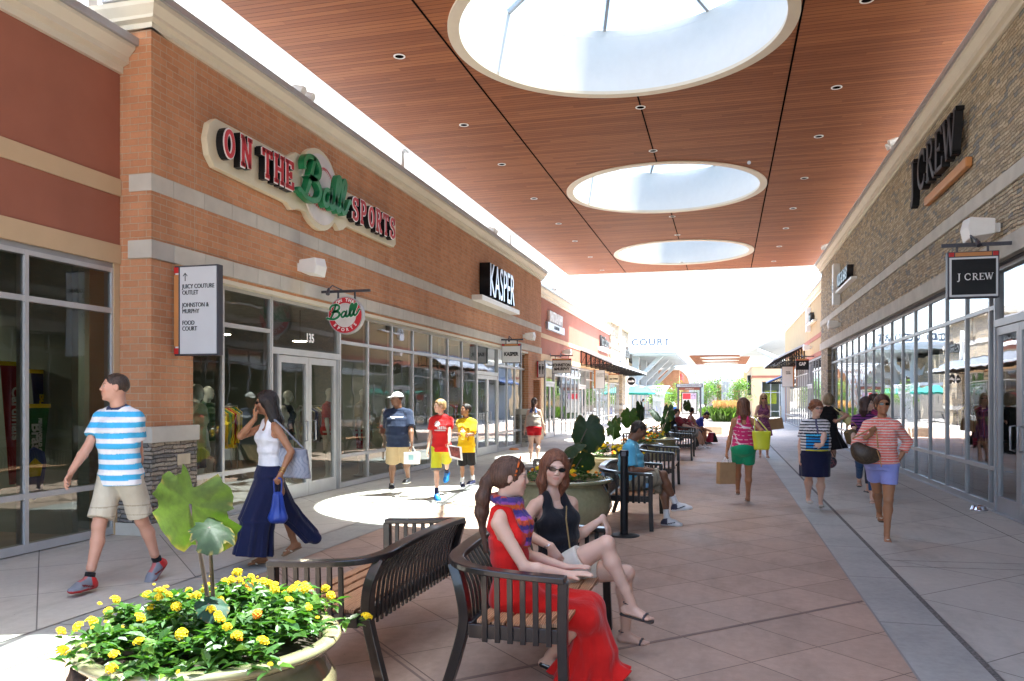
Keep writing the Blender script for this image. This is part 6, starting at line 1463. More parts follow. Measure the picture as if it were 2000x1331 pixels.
# ================================================================ SIGNS
def arc(cx, cy_, rx, ry, a0, a1, n=14): return [(cx+rx*math.cos(R(a0+(a1-a0)*i/n)), cy_+ry*math.sin(R(a0+(a1-a0)*i/n))) for i in range(n+1)]
SLAB = {'O': [arc(.36, .5, .24, .38, 0, 360, 22)], 'N': [[(.14, .02), (.14, .98)], [(.14, .96), (.58, .04)], [(.58, .02), (.58, .98)], [(.0, .06), (.28, .06)], [(0, .94), (.16, .94)], [(.44, .94), (.72, .94)]],
 'T': [[(.34, .04), (.34, .94)], [(.02, .90), (.66, .90)], [(.06, .96), (.06, .70)], [(.62, .96), (.62, .70)], [(.20, .06), (.48, .06)]], 'H': [[(.14, .02), (.14, .98)], [(.58, .02), (.58, .98)], [(.14, .5), (.58, .5)]]+[[(x, z), (x+.28, z)] for x in (0, .44) for z in (.06, .94)],
 'E': [[(.14, .02), (.14, .98)], [(.0, .06), (.60, .06)], [(0, .94), (.58, .94)], [(.14, .5), (.42, .5)], [(.57, .02), (.57, .28)], [(.55, .98), (.55, .74)], [(.42, .38), (.42, .62)]],
 'S': [arc(.33, .72, .22, .19, 20, 270, 12)+arc(.33, .28, .24, .22, 90, -160, 12)[1:], [(.54, .66), (.54, .95)], [(.10, .05), (.10, .34)]], 'P': [[(.14, .02), (.14, .98)], [(0, .06), (.30, .06)], [(0, .94), (.34, .94)]+arc(.34, .70, .22, .24, 90, -90, 10)[1:]+[(.14, .46)]],
 'R': [[(.14, .02), (.14, .98)], [(0, .06), (.28, .06)], [(0, .94), (.34, .94)]+arc(.34, .71, .20, .23, 90, -90, 10)[1:]+[(.14, .48)], [(.36, .48), (.56, .06), (.70, .06)]]}
def slab_text(txt, x0, z0, h, cw, fn, parent, names, wd=.17, depth=.13, italic=0):
    for i, ch in enumerate(txt):
        if ch == ' ': continue
        letter = None
        for (nm, mt, extra, t0, t1) in names:
            m = MB()
            for st in SLAB[ch]: m.ribbon([(x0+(i*cw+u*.88)*h, z0+v*h) for u, v in st], (wd+extra)*h, fn, t0, t1)
            if letter is None: letter = m.build('letter', M[mt], parent, fix=False)
            else: m.build(nm, M[mt], letter, fix=False)
M['sign_red'] = plain('sign_red', (.55, .022, .035), .35, var=.03); M['sign_green'] = plain('sign_green', (.012, .20, .075), .3, var=.05); M['signcream'] = plain('sign_cream', (.66, .60, .44), .5, var=.03)
M['ballw'] = plain('baseball_white', (.66, .62, .60), .6, var=.12, vs=3)
f6 = fnX(-6.497, 1, 0, 0, 1)
sg = empty('shop_sign', (-6.45, 11.9, 5), 'long cream shop sign with red letters, green script and a baseball on brick', 'sign')
yN, yP = YL(412, -6.45), YL(779, -6.4)
base = [(9.12, 4.62), (8.99, 4.74), (8.94, 4.95), (9.00, 5.16), (9.14, 5.26), (10.9, 5.28), (11.15, 5.42), (11.32, 5.42)]+[(11.92+.66*math.cos(R(a)), 5.03+.66*math.sin(R(a))) for a in range(140, 20, -12)]+[(12.60, 5.36), (12.72, 5.24), (14.95, 5.24), (15.06, 5.18), (15.06, 4.72), (14.95, 4.64), (12.9, 4.64), (12.75, 4.54), (12.6, 4.50)]+[(11.92+.66*math.cos(R(a)), 5.03+.66*math.sin(R(a))) for a in range(-40, -140, -12)]+[(11.2, 4.55), (11.05, 4.50), (10.9, 4.58)]
MB().prism(base, f6, .0, .09).build('backer_panel', M['signcream'], sg, bevel=.01)
for tx, x_, cw_ in (('ON', 9.14, .92), ('THE', 10.05, .73), ('SPORTS', 12.88, .78)): slab_text(tx, x_, 4.75, .42, cw_, f6, sg, [('letter', 'black', .06, .09, .19), ('outline', 'letter_white', .05, .192, .20), ('face', 'sign_red', -.04, .202, .21)])
MB().prism([(11.92+.57*math.cos(R(a)), 5.03+.57*math.sin(R(a))) for a in range(0, 360, 8)], f6, .09, .12).build('baseball', M['ballw'], sg)
m = MB()
for cx_, a0, a1 in ((12.75, 120, 240), (11.1, -60, 60)):
    pass
for a in range(205, 336, 6):
    c_ = (11.92+.62*math.cos(R(a)), 5.20+.50*math.sin(R(a))); m.ribbon([(c_[0]-.03, c_[1]+.05), (c_[0], c_[1]), (c_[0]+.03, c_[1]+.05)], .014, f6, .121, .124)
for a in range(20, 120, 7):
    c_ = (12.02+.36*math.cos(R(a)), 4.95+.46*math.sin(R(a))); m.ribbon([(c_[0]+.05, c_[1]-.03), (c_[0], c_[1]), (c_[0]-.02, c_[1]-.05)], .012, f6, .121, .124)
m.build('stitching', M['sign_red'], sg)
BALL = [[(.12, .80), (.10, 1.02), (.32, 1.22), (.72, 1.24), (.98, 1.06), (.92, .80), (.62, .66), (.40, .64), (.80, .62), (1.02, .40), (.86, .12), (.48, .0), (.08, .06), (-.16, .16), (-.24, .08)], [(.70, 1.30), (.52, .85), (.36, .45), (.14, .06)],
        [(1.66, .46), (1.46, .56), (1.26, .42), (1.20, .18), (1.34, .06), (1.54, .20), (1.70, .52), (1.62, .22), (1.72, .08), (1.90, .18), (2.12, .56), (2.30, .98), (2.22, 1.12), (2.08, .90), (2.00, .42), (2.08, .10), (2.26, .16), (2.48, .54), (2.66, .98), (2.58, 1.12), (2.44, .90), (2.36, .42), (2.46, .10), (2.66, .18), (2.92, .56), (3.02, .50)]]
def script_word(fn, parent, x0, z0, s, wd, mt, t0, t1, name='script', slope=0.0, outline=None):
    first = None
    for (mm_, e, a, b) in ([(outline, .06, t0, t1-.004)] if outline else [])+[(mt, 0, t0, t1)]:
        m = MB()
        for st in BALL:
            pts = [Vector((p.x, p.y)) for p in smooth_path([(u, v, 0) for u, v in st], 4)]
            n = len(pts); ws = [(wd*(.75+.35*math.sin(i/n*math.pi))+e)*s for i in range(n)]
            m.ribbon([(x0+p.x*s, z0+(p.y+slope*p.x)*s) for p in pts], ws, fn, a, b)
        o = m.build(name if first is None else 'face', M[mm_], parent if first is None else first, fix=False); first = first or o
script_word(f6, sg, 11.14, 4.73, .545, .155, 'sign_green', .125, .23, slope=-.01)
# KASPER channel letters over a light bar
ks = empty('shop_sign', (-6.4, 22, 4.8), 'tall silver capital letters on a white bar on the brick wall', 'sign')
place_text('letters', 'KASPER', [M['black']], ks, fnX(-6.50, 1, 22.32, 4.44, 1), .16, 1.30, bold=.012, extr=.15, sx=.60)
place_text('letter_faces', 'KASPER', plain('silver_face', (.55, .62, .75), .3, .4), ks, fnX(-6.50, 1, 22.32, 4.44, 1), .315, 1.30, bold=.0, extr=.004, sx=.60)
MB().box((-6.498, 20.35, 4.24), (-6.20, 24.35, 4.38)).build('light_bar', M['white'], ks, bevel=.01)
# J&M wall sign
js = empty('shop_sign', (-6.9, 34, 4.9), 'white capital letters on a pale panel high on the maroon wall', 'sign')
place_text('letters', 'JOHNSTON & MURPHY', M['letter_white'], js, fnX(-6.995, 1, 33.4, 4.80, 1), .06, .62, bold=.008, extr=.05, sx=.42)
MB().box((-6.998, 31.7, 4.44), (-6.88, 35.1, 4.74)).build('panel', plain('pale_blue_panel', (.45, .52, .62), .4), js)
place_text('small_letters', 'A COMPANY STORE', M['darkmetal'], js, fnX(-6.88, 1, 33.4, 4.53, 1), .004, .2, sx=.6)
js2 = empty('shop_sign', (-6.9, 44, 4.6), 'small dark script letters on white bar above the left awning', 'sign')
place_text('letters', 'Juicy Couture', M['letter_black'], js2, fnX(-6.995, 1, 47.6, 4.75, 1), .08, .80, bold=.01, extr=.06, sx=.7); MB().box((-6.998, 45.6, 4.42), (-6.75, 49.6, 4.62)).build('light_bar', M['white'], js2)
ns = empty('shop_sign', (-6.5, 53, 4.6), 'dark letters with pale oval on the far stone shop', 'sign')
place_text('letters', 'nadia', M['letter_black'], ns, fnX(-6.895, 1, 57.6, 4.6, 1), .10, 1.1, bold=.02, extr=.09); MB().prism([(55.0+.42*math.cos(R(a)), 4.9+.95*math.sin(R(a))) for a in range(0, 360, 15)], fnX(-6.895, 1, 0, 0, 1), .02, .26).build('oval', M['white'], ns)
# right wall: thin serif letters
SER = {'J': [([(.30, 1), (.30, .0), (.23, -.14), (.08, -.18)], .14), ([(.12, .985), (.48, .985)], .045), ([(.04, -.13), (.12, -.17)], .12)], 'C': [(arc(.50, .5, .40, .47, 42, 318, 22), .11), ([(.80, .62), (.80, .92)], .045), ([(.80, .08), (.80, .30)], .04)],
 'R': [([(.20, .0), (.20, 1)], .14), ([(.06, .02), (.36, .02)], .045), ([(.06, .98), (.40, .98)]+arc(.40, .74, .24, .24, 90, -90, 10)[1:]+[(.20, .50)], .075), ([(.40, .50), (.74, .03), (.86, .03)], .12)],
 'E': [([(.20, .0), (.20, 1)], .14), ([(.06, .025), (.72, .025), (.76, .24)], .05), ([(.06, .975), (.68, .975), (.70, .80)], .05), ([(.20, .52), (.52, .52)], .05), ([(.54, .42), (.54, .62)], .04)],
 'W': [([(.12, 1), (.40, .02)], .14), ([(.40, .02), (.62, .98)], .055), ([(.56, 1), (.84, .02)], .14), ([(.84, .02), (1.08, .98)], .055), ([(.0, .98), (.26, .98)], .045), ([(.46, .98), (.74, .98)], .045), ([(.96, .98), (1.20, .98)], .045)]}
def serif_text(seq, h, fn, parent, mats):
    for ch, x in seq:
        first = None
        for nm, mt, extra, t0, t1 in mats:
            m = MB()
            for st, wd in SER[ch]: m.ribbon([(x+u*h, v*h) for u, v in st], (wd+extra)*h, fn, t0, t1)
            o = m.build('letter' if first is None else nm, M[mt], parent if first is None else first, fix=False); first = first or o
jc = empty('shop_sign', (3.5, 15, 5.6), 'large black serif letters standing off the tan stone wall', 'sign')
serif_text([('J', 0.0), ('C', .58), ('R', 1.22), ('E', 1.80), ('W', 2.32)], .665, fnX(3.575, -1, 16.60, 5.36, -1), jc, [('letter', 'black', .05, .08, .20), ('face', 'darkmetal', .0, .202, .206)])
MB().box((3.57, 13.35, 5.08), (3.47, 15.95, 5.23)).build('backer_rail', M['orange'], jc, bevel=.02)
def tall_sign(x, ya, yb, z0, z1, lab, txt, zt, d=-1, main='dark'):
    t = empty('shop_sign', (x, yb, z0), lab, 'sign'); MB().box((x, ya, z0), (x+d*.22, ya-.34, z1)).build('blade_panel', M['white'], t, bevel=.01)
    place_text('vertical_letters', txt[0], M['letter_black'], t, lambda u, v, q: Vector((x+d*(.222+q), ya-.17-v*1.0, (z0+z1)/2-.1+u)), .003, .22, sx=.9)
    MB().box((x, ya-.36, zt-.07), (x+d*.16, yb, zt)).build('bar', M['white'], t); place_text('letters', txt[1], M['letter_black'], t, fnX(x, -1, (ya-.4+yb)/2, zt+.06, d), .10, .52, bold=.006, extr=.09, sx=.72); return t
tall_sign(3.575, 27.9, 24.2, 4.65, 5.95, 'white blade sign with black letters on the stone wall', ('GAP', 'KIDS & BABY'), 5.05)
tall_sign(3.975, 41.2, 38.4, 4.85, 6.0, 'small black and white sign on the mustard wall', ('GAP', 'body'), 5.2)
def hang(Y, xw, x0, x1, z0, z1, lab, lines, d=1, dark=False, strip='top', size=.13, font_sx=.85, face=None, zb=None, bold=.004, serif=None):
    """sign hanging at right angles to the wall from a bracket"""
    t = empty('hanging_sign', ((x0+x1)/2, Y, z0), lab, 'sign', 'signs hanging at right angles to the shop walls'); zb = zb or z1+.10; xo = x1 if d > 0 else x0
    MB().box((x0, Y-.05, z0), (x1, Y+.05, z1)).build('frame', M['darkmetal'], t, bevel=.006)
    MB().box((x0+.02, Y-.058, z0+.02), (x1-.02, Y+.058, z1-(.075 if strip == 'top' else .02))).build('face', M[face] if face else (M['black'] if dark else M['signface']), t)
    if strip == 'top':
        MB().box((x0+.09, Y-.058, z1-.06), (x1-.09, Y+.058, z1-.012)).build('orange_strip', M['orange'], t); 
        for a in (x0+.015, x1-.075): MB().box((a, Y-.059, z1-.062), (a+.06, Y+.059, z1-.01)).build('red_square', M['red'], t)
    if strip != 'side':
        MB().box((xw, Y-.02, zb), (xo+d*.06, Y+.02, zb+.045)).build('bracket_arm', M['darkmetal'], t); MB().box((xw, Y-.06, zb-.06), (xw+d*.02, Y+.06, zb+.11)).build('wall_plate', M['darkmetal'], t)
        for a in (x0+.12, x1-.12): MB().box((a-.012, Y-.012, z1), (a+.012, Y+.012, zb)).build('hanger', M['darkmetal'], t)
        m = MB(); cxx = (x0+x1)/2; m.tube([(cxx, Y, zb+.05), (cxx-.05, Y-.12, zb+.12), (cxx-.02, Y-.26, zb+.02)], .012, 6); m.tube([(cxx-.02, Y-.23, zb+.05), (cxx, Y-.30, zb-.04)], [.02, .035], 8); m.build('sign_lamp', M['darkmetal'], t)
    for (txt, x, z, s_, al) in lines: place_text('lettering', txt, M['letter_white'] if dark else M['letter_black'], t, fnY(Y-.058, 1, x, z), .003, s_, bold=bold, sx=font_sx, align=al)
    return t
t = hang(8.45, -6.5, -6.47, -5.86, 2.13, 3.22, 'tall pale wayfinding sign listing shops, on the corner of the brick shop', [('JUICY COUTURE', -6.35, 2.94, .075, 'LEFT'), ('OUTLET', -6.35, 2.865, .075, 'LEFT'), ('JOHNSTON &', -6.35, 2.715, .075, 'LEFT'), ('MURPHY', -6.35, 2.64, .075, 'LEFT'), ('FOOD', -6.35, 2.50, .075, 'LEFT'), ('COURT', -6.35, 2.43, .075, 'LEFT')], strip='side', bold=.0, font_sx=.8)
MB().box((-6.465, 8.388, 2.24), (-6.405, 8.512, 3.11)).build('orange_strip', M['orange'], t)
for z in (2.15, 3.13): MB().box((-6.465, 8.386, z), (-6.405, 8.514, z+.07)).build('red_square', M['red'], t)
MB().box((-6.40, 8.386, 2.14), (-6.385, 8.514, 3.21)).build('divider', M['darkmetal'], t)
MB().ribbon([(-6.31, 3.03), (-6.31, 3.12)], .008, fnY(8.392, 1), .0, .004).ribbon([(-6.34, 3.09), (-6.31, 3.125), (-6.28, 3.09)], .008, fnY(8.392, 1), .0, .004).build('arrow', M['letter_black'], t)
# round baseball sign
Yb = 12.1; t = empty('hanging_sign', (-6.02, Yb, 2.68), 'round red baseball sign with green script hanging over the shop door', 'sign', 'signs hanging at right angles to the shop walls'); cx_, cz_ = -6.02, 2.98
circ = lambda r, n=40: [(cx_+r*math.cos(2*math.pi*i/n), cz_+r*math.sin(2*math.pi*i/n)) for i in range(n)]
fb = fnY(Yb-.05, 1)
MB().prism(circ(.31), fb, -.10, .0).build('rim', M['capmetal'], t); MB().prism(circ(.292), fb, .0, .006).build('red_ring', M['sign_red'], t); MB().prism(circ(.20), fb, .006, .012).build('ball_face', M['ballw'], t)
script_word(fb, t, -6.30, 2.91, .185, .20, 'sign_green', .012, .022, slope=.10, outline='letter_white')
for txt, a0, st, rr in (('ON THE', 122, -13, .228), ('SPORTS', 222, 19.5, .262)):
    for i, ch in enumerate(txt):
        if ch == ' ': continue
        a = R(a0+st*i); rot = (a-math.pi/2) if st < 0 else (a+math.pi/2); px_, pz_ = cx_+rr*math.cos(a), cz_+rr*math.sin(a)
        place_text('lettering', ch, M['letter_white'], t, (lambda px_, pz_, rot: lambda u, v, q: Vector((px_+u*math.cos(rot)-v*math.sin(rot), Yb-.056-q, pz_+u*math.sin(rot)+v*math.cos(rot))))(px_, pz_, rot), .004, .072, bold=.002)
MB().box((-6.5, Yb-.02, 3.36), (-5.60, Yb+.02, 3.40)).build('bracket_arm', M['darkmetal'], t); MB().box((-6.5, Yb-.06, 3.29), (-6.48, Yb+.06, 3.46)).build('wall_plate', M['darkmetal'], t)
for a in (-6.17, -5.87): MB().box((a-.012, Yb-.012, 3.2), (a+.012, Yb+.012, 3.36)).build('hanger', M['darkmetal'], t)
m = MB(); m.tube([(-6.1, Yb, 3.40), (-6.2, Yb-.15, 3.46), (-6.22, Yb-.25, 3.38)], .012, 6); m.tube([(-6.22, Yb-.23, 3.40), (-6.20, Yb-.31, 3.30)], [.02, .035], 8); m.build('sign_lamp', M['darkmetal'], t)
hang(23.2, -6.5, -6.45, -5.86, 2.68, 3.26, 'pale square sign with black capital letters hanging below the silver letters', [('KASPER', -6.155, 2.90, .15, 'CENTER')], bold=.008, face='signface')
t = hang(28.05, -6.5, -6.49, -6.2, 2.38, 2.98, 'small restroom sign with two figures at the end of the brick shop', [], strip='side')
MB().box((-6.485, 27.985, 2.40), (-6.44, 28.112, 2.96)).build('red_strip', M['red'], t)
m = MB()
for q in (-6.385, -6.275):
    m.prism([(q+.026*math.cos(R(a)), 2.83+.026*math.sin(R(a))) for a in range(0, 360, 30)], fnY(27.99, 1), 0, .006); m.prism([(q-.04, 2.79), (q+.04, 2.79), (q+.03, 2.66), (q+.018, 2.66), (q+.014, 2.50), (q-.014, 2.50), (q-.018, 2.66), (q-.03, 2.66)], fnY(27.99, 1), 0, .006)
m.box((-6.333, 27.984, 2.48), (-6.327, 27.99, 2.88)); m.build('figures', M['letter_black'], t)
hang(32.6, -7.0, -6.9, -6.1, 2.67, 3.28, 'grey sign with two lines of black capitals hanging on the maroon shop', [('JOHNSTON', -6.5, 2.96, .165, 'CENTER'), ('&MURPHY', -6.5, 2.80, .165, 'CENTER')], bold=.008)
t = hang(44.0, -7.0, -6.98, -6.38, 2.18, 3.22, 'pale directory sign under the left awning', [('JUICY COUTURE\nJOHNSTON\nFOOD COURT', -6.82, 2.98, .07, 'LEFT')], strip='side', bold=0); MB().box((-6.97, 43.94, 2.2), (-6.88, 44.06, 3.2)).build('orange_strip', M['orange'], t)
hang(50.0, -6.95, -7.0, -6.36, 2.63, 3.2, 'pale sign with black lettering beyond the directory sign', [('Juicy Couture', -6.68, 2.84, .13, 'CENTER')], bold=.008, face='signcream', font_sx=.7)
t = empty('hanging_sign', (-6.05, 54, 2.6), 'round black sign with white letters by the green umbrellas', 'sign', 'signs hanging at right angles to the shop walls')
MB().prism([(-6.05+.30*math.cos(R(a)), 2.82+.30*math.sin(R(a))) for a in range(0, 360, 12)], fnY(54, 1), -.05, .0).build('rim', M['white'], t); MB().prism([(-6.05+.265*math.cos(R(a)), 2.82+.265*math.sin(R(a))) for a in range(0, 360, 12)], fnY(54, 1), .0, .02).build('face', M['black'], t)
place_text('lettering', 'nadia', M['letter_white'], t, fnY(53.98, 1, -6.05, 2.76), .004, .2, bold=.008); MB().box((-6.6, 53.98, 3.16), (-5.7, 54.02, 3.2)).build('bracket_arm', M['darkmetal'], t); MB().box((-6.06, 53.99, 3.10), (-6.04, 54.01, 3.16)).build('hanger', M['darkmetal'], t)
# right hanging signs
t = hang(11.54, 3.60, 2.78, 3.38, 2.90, 3.50, 'black square sign with white serif letters hanging at right', [], d=-1, dark=True, zb=3.57)
MB().box((2.80, 11.478, 2.92), (3.36, 11.484, 3.425)).build('pale_border', M['signface'], t); MB().box((2.825, 11.472, 2.945), (3.335, 11.479, 3.40)).build('black_panel', M['black'], t)
SERW = [('J', 0.0), ('C', .085), ('R', .175), ('E', .253), ('W', .318)]
for ch, x in SERW:
    m = MB()
    for st_, wd in SER[ch]: m.ribbon([(2.885+x*1.0+u*.085, 3.13+v*.085) for u, v in st_], (wd+.02)*.085, fnY(11.471, 1), .001, .005)
    m.build('lettering', M['letter_white'], t, fix=False)
hang(39.3, 3.98, 3.16, 3.73, 2.96, 3.46, 'small dark blue sign with pale capitals under the right awning', [('GAP', 3.445, 3.16, .22, 'CENTER')], d=-1, dark=True, bold=.006, font_sx=.7)
t = hang(50.5, 4.0, 3.28, 3.98, 2.34, 3.6, 'pale directory sign under the right awning', [('FOOD\nCOURT', 3.5, 3.2, .1, 'LEFT')], d=-1, strip='side'); MB().box((3.9, 50.44, 2.36), (3.97, 50.56, 3.58)).build('orange_strip', M['orange'], t)
# ================================================================ SPEAKERS, FLOODLIGHTS
def speaker(x, y, z, d, lab, s=1.0):
    t = empty('wall_speaker', (x, y, z), lab, 'speaker', 'pale loudspeakers on the walls'); pr_ = [(0, -.11), (.30, -.14), (.34, .02), (.30, .16), (0, .11)]
    m = MB(); vs = []; 
    for yy, k_ in ((-.17, .82), (.17, 1.0)): vs += [(x+d*(.10+u*.9*s), y+yy*s, z+v*k_*s-.05*u) for u, v in pr_]
    n = 5; m.add(vs, [tuple(range(n)), tuple(range(2*n-1, n-1, -1))]+[(i, n+i, n+(i+1) % n, (i+1) % n) for i in range(n)]); m.build('cabinet', M['white'], t, bevel=.012)
    MB().box((x, y-.04, z-.06), (x+d*.11, y+.04, z+.06)).build('bracket', M['white'], t)
for px, py, lab in ((600, 522, 'pale loudspeaker on brick just left of the round baseball sign'), (1030, 657, 'pale loudspeaker on brick near the far end of the brick shop')):
    y_, z_ = onX(px, -6.35); speaker(-6.5, y_, zh(py, z_), 1, lab, 1.0)
y_, z_ = onX(1105, -6.85); speaker(-7.0, y_, zh(688, z_), 1, 'pale loudspeaker on the maroon wall above the grey hanging sign')
y_, z_ = onX(1915, 3.35); speaker(3.58, y_, zh(447, z_), -1, 'pale loudspeaker on the stone wall above the black hanging sign', 1.1)
y_, z_ = onX(1631, 3.4); speaker(3.58, y_, zh(634, z_), -1, 'pale loudspeaker at the far end of the stone wall')
y_, z_ = onX(1578, 3.8); speaker(3.98, y_, zh(679, z_), -1, 'pale loudspeaker on the mustard wall beside the awning')
def flood(x, y, z, d, lab):
    t = empty('floodlight', (x, y, z), lab, 'floodlight', 'grey floodlights on the cornices')
    MB().box((x-.05, y-.05, z), (x+.05, y+.05, z+.05)).build('mount', M['capmetal'], t)
    for q in (-.13, .13): MB().tube([(x, y+q*.4, z+.05), (x+d*.02, y+q, z+.10)], .015, 6).tube([(x-d*.05, y+q, z+.14), (x+d*.13, y+q*1.1, z+.06)], [.045, .07], 12).build('lamp_head', M['white'], t, smooth=False)
for px, lab in ((588, 'grey twin floodlight on the brick shop cornice above the script sign'), (960, 'grey twin floodlight on the brick shop cornice above the silver letters')):
    y_, _ = onX(px, -6.4); flood(-6.4, y_, 6.29, 1, lab)
y_, _ = onX(1081, -6.8); flood(-6.85, y_, 6.03, 1, 'grey floodlight on the maroon shop cornice')
for px, lab in ((1745, 'white floodlight on the stone shop cornice at right'), (1612, 'white floodlight at the far end of the stone shop cornice')):
    y_, _ = onX(px, 3.4); flood(3.42, y_, 6.85, -1, lab)
y_, _ = onX(1572, 3.7); flood(3.72, y_, 6.5, -1, 'white floodlight on the mustard shop cornice')
# ================================================================ HAND-HELD AND LOOSE THINGS
def fthing(name, cat, lab, fl, vox, mat, colf, group=None):
    c = np.mean([q[4] for q in fl.p if q[1] == 'u' and q[4] is not None], 0); t = empty(name, tuple(c), lab, cat, group); o = field_obj('bag_body' if 'bag' in name else 'body', fl, vox, mat, None, colf); o.parent = t; o.data.transform(Matrix.Translation(-Vector(c))); return t, Vector(c)
def strap(t, c, pts, r, mat, name='handle'):
    pts = smooth_path([Vector(p)-c for p in pts], 5); m = MB().tube(pts, r, 7); me = m.mesh(name); mesh_obj(name, me, mat, t, smooth=True, world=False)
def handpos(p, sd_): A_ = p.arm[sd_]; return Vector(p.pos+A_['w']+A_['d']*.08*p.k)
h = handpos(wskirt, -1); fl = Fld(); c0 = h-Vector((0, 0, .20)); fr = Vector((CT, ST, 0))
fl.seg(c0+Vector((0, 0, .06)), c0-Vector((0, 0, .14)), .045, .085, .05, u=fr, Da=.035, Db=.055, fold=(6, .12, .06, 0)); fl.ell(c0-Vector((0, 0, .15)), (.085, .06, .045), .04); fl.bump(wrinkle(.006, 20, 3))
t, c = fthing('tote_bag', 'bag', 'bright blue drawstring bag in the hand of the woman in navy skirt', fl, .006, plain('blue_nylon', (.012, .045, .28), .45, var=.2), None); strap(t, c, [c0+fr*.03+Vector((0, 0, .05)), h+fr*.035, h+Vector((0, 0, .02)), h-fr*.035, c0-fr*.03+Vector((0, 0, .05))], .008, plain('blue_nylon', (0, 0, 0)))
c0 = Vector(wskirt.pos+wskirt.sh[-1])+Vector((.12, .10, -.33)); fl = Fld(); fl.seg(c0+Vector((0, 0, .12)), c0-Vector((.02, 0, .13)), .12, .175, .03, u=fr+Vector((0, 0, -.25)), Da=.04, Db=.065, flat=True, rnd=.015); fl.bump(wrinkle(.006, 12, 9))
t, c = fthing('shoulder_bag', 'bag', 'grey patterned shoulder bag of the woman in the white tank top', fl, .008, M['leather'], pattern((.34, .36, .42), (.24, .26, .32), 40, .5)); strap(t, c, [c0+fr*.10+Vector((0, 0, .13)), Vector(wskirt.pos+wskirt.sh[-1])+Vector((.02, .0, .05)), Vector(wskirt.pos+wskirt.sh[-1])+Vector((-.03, .02, .05)), c0-fr*.10+Vector((0, 0, .13))], .009, plain('grey_strap', (.25, .27, .32)))
h = handpos(capman, -1); t = empty('gift_bag', tuple(h-Vector((0, 0, .26))), 'small white paper bag in the hand of the man in the cap', 'bag'); c = h-Vector((0, 0, .19)); MB().box(c-Vector((.12, .07, .10)), c+Vector((.12, .07, .09))).build('bag_body', M['white'], t, bevel=.006); MB().box(c+Vector((-.03, -.073, -.03)), c+Vector((.05, -.071, .05))).build('print', plain('teal_print', (.35, .6, .6), .6), t)
m = MB().tube(smooth_path([c+Vector((-.06, 0, .09)), h, c+Vector((.06, 0, .09))], 5), .005, 6).build('handle', M['white'], t)
h = handpos(redboy, -1); t = empty('magazine', tuple(h), 'folded red and black magazine in the hand of the boy in red', 'magazine'); m = MB(); m.prism([(0, 0), (.23, -.03), (.25, -.24), (.05, -.20)], lambda u, v, q: h+Vector((u-.02, -q, v)), 0, .02); m.build('pages', M['white'], t)
MB().prism([(.03, -.02), (.20, -.04), (.22, -.21), (.07, -.17)], lambda u, v, q: h+Vector((u-.02, -.02-q, v)), 0, .002).build('cover', plain('cover_print', (.20, .05, .04), .4, var=.8, vs=22), t)
h = Vector(ybro.pos+ybro.arm[1]['w'])+Vector((-.015, -.09, .0)); t = empty('drink_cup', tuple(h-Vector((0, 0, .07))), 'clear yellow drink cup with orange straw held by the boy in yellow', 'cup'); MB().lathe(h, [(.028, -.075), (.040, .055)], 20).build('cup', plain('yellow_drink', (.75, .50, .05), .2), t, smooth=True); MB().lathe(h, [(.042, .055), (.040, .07), (.030, .085), (.001, .09)], 20).build('lid', M['white'], t, smooth=True)
MB().tube([h+Vector((0, 0, .08)), h+Vector((-.012, 0, .20))], .005, 6).build('straw', plain('orange_straw', (.8, .15, .02), .4), t)
h = handpos(pink, -1); t = empty('paper_bag', tuple(h-Vector((0, 0, .4))), 'brown paper shopping bag hanging from the hand of the woman in pink', 'bag'); c = h-Vector((0, 0, .24)); m = MB(); a = math.radians(25); ux, uy = Vector((math.cos(a), math.sin(a), 0)), Vector((-math.sin(a), math.cos(a), 0))
m.prism([(-.13, -.17), (.13, -.17), (.135, .15), (-.125, .16)], lambda u, v, q: c+ux*u+Vector((0, 0, v))+uy*(q-.06), 0, .12); m.build('bag_body', plain('kraft_paper', (.36, .22, .11), .8, var=.12, vs=8, bump=.3, bs=14), t, bevel=.004)
MB().tube(smooth_path([c+ux*-.06+Vector((0, 0, .15)), h, c+ux*.06+Vector((0, 0, .15))], 5), .006, 6).build('handle', M['white'], t)
c0 = Vector(pink.pos+pink.arm[1]['e'])+Vector((.0, .0, -.12)); fl = Fld(); fl.seg(c0+Vector((0, 0, .11)), c0-Vector((0, 0, .14)), .125, .10, .03, u=(1, .25, 0), Da=.05, Db=.06, flat=True, rnd=.012); fl.bump(wrinkle(.006, 10, 9))
t, c = fthing('shoulder_bag', 'bag', 'lime yellow tote on the arm of the woman in the pink top', fl, .009, M['leather'], solid((.62, .66, .04))); sh_ = Vector(pink.pos+pink.sh[1]); strap(t, c, [c0+Vector((-.10, 0, .12)), sh_+Vector((.03, -.02, .055)), sh_+Vector((.05, .03, .05)), c0+Vector((.09, 0, .12))], .010, plain('lime_strap', (.62, .62, .12)))
h = Vector(purple.pos+purple.arm[-1]['e']); t = empty('paper_bag', tuple(h-Vector((0, 0, .4))), 'brown paper bag on the arm of the woman in the purple dress', 'bag'); c = h+Vector((.18, -.05, -.18)); m = MB(); m.prism([(-.20, -.18), (.22, -.12), (.17, .18), (-.20, .12)], lambda u, v, q: c+Vector((u, q, v)), 0, .10); m.build('bag_body', plain('kraft_paper', (0, 0, 0)), t); MB().tube(smooth_path([c+Vector((-.12, .05, .12)), h+Vector((0, 0, .0)), c+Vector((.08, .05, .14))], 4), .006, 6).build('handle', M['white'], t)
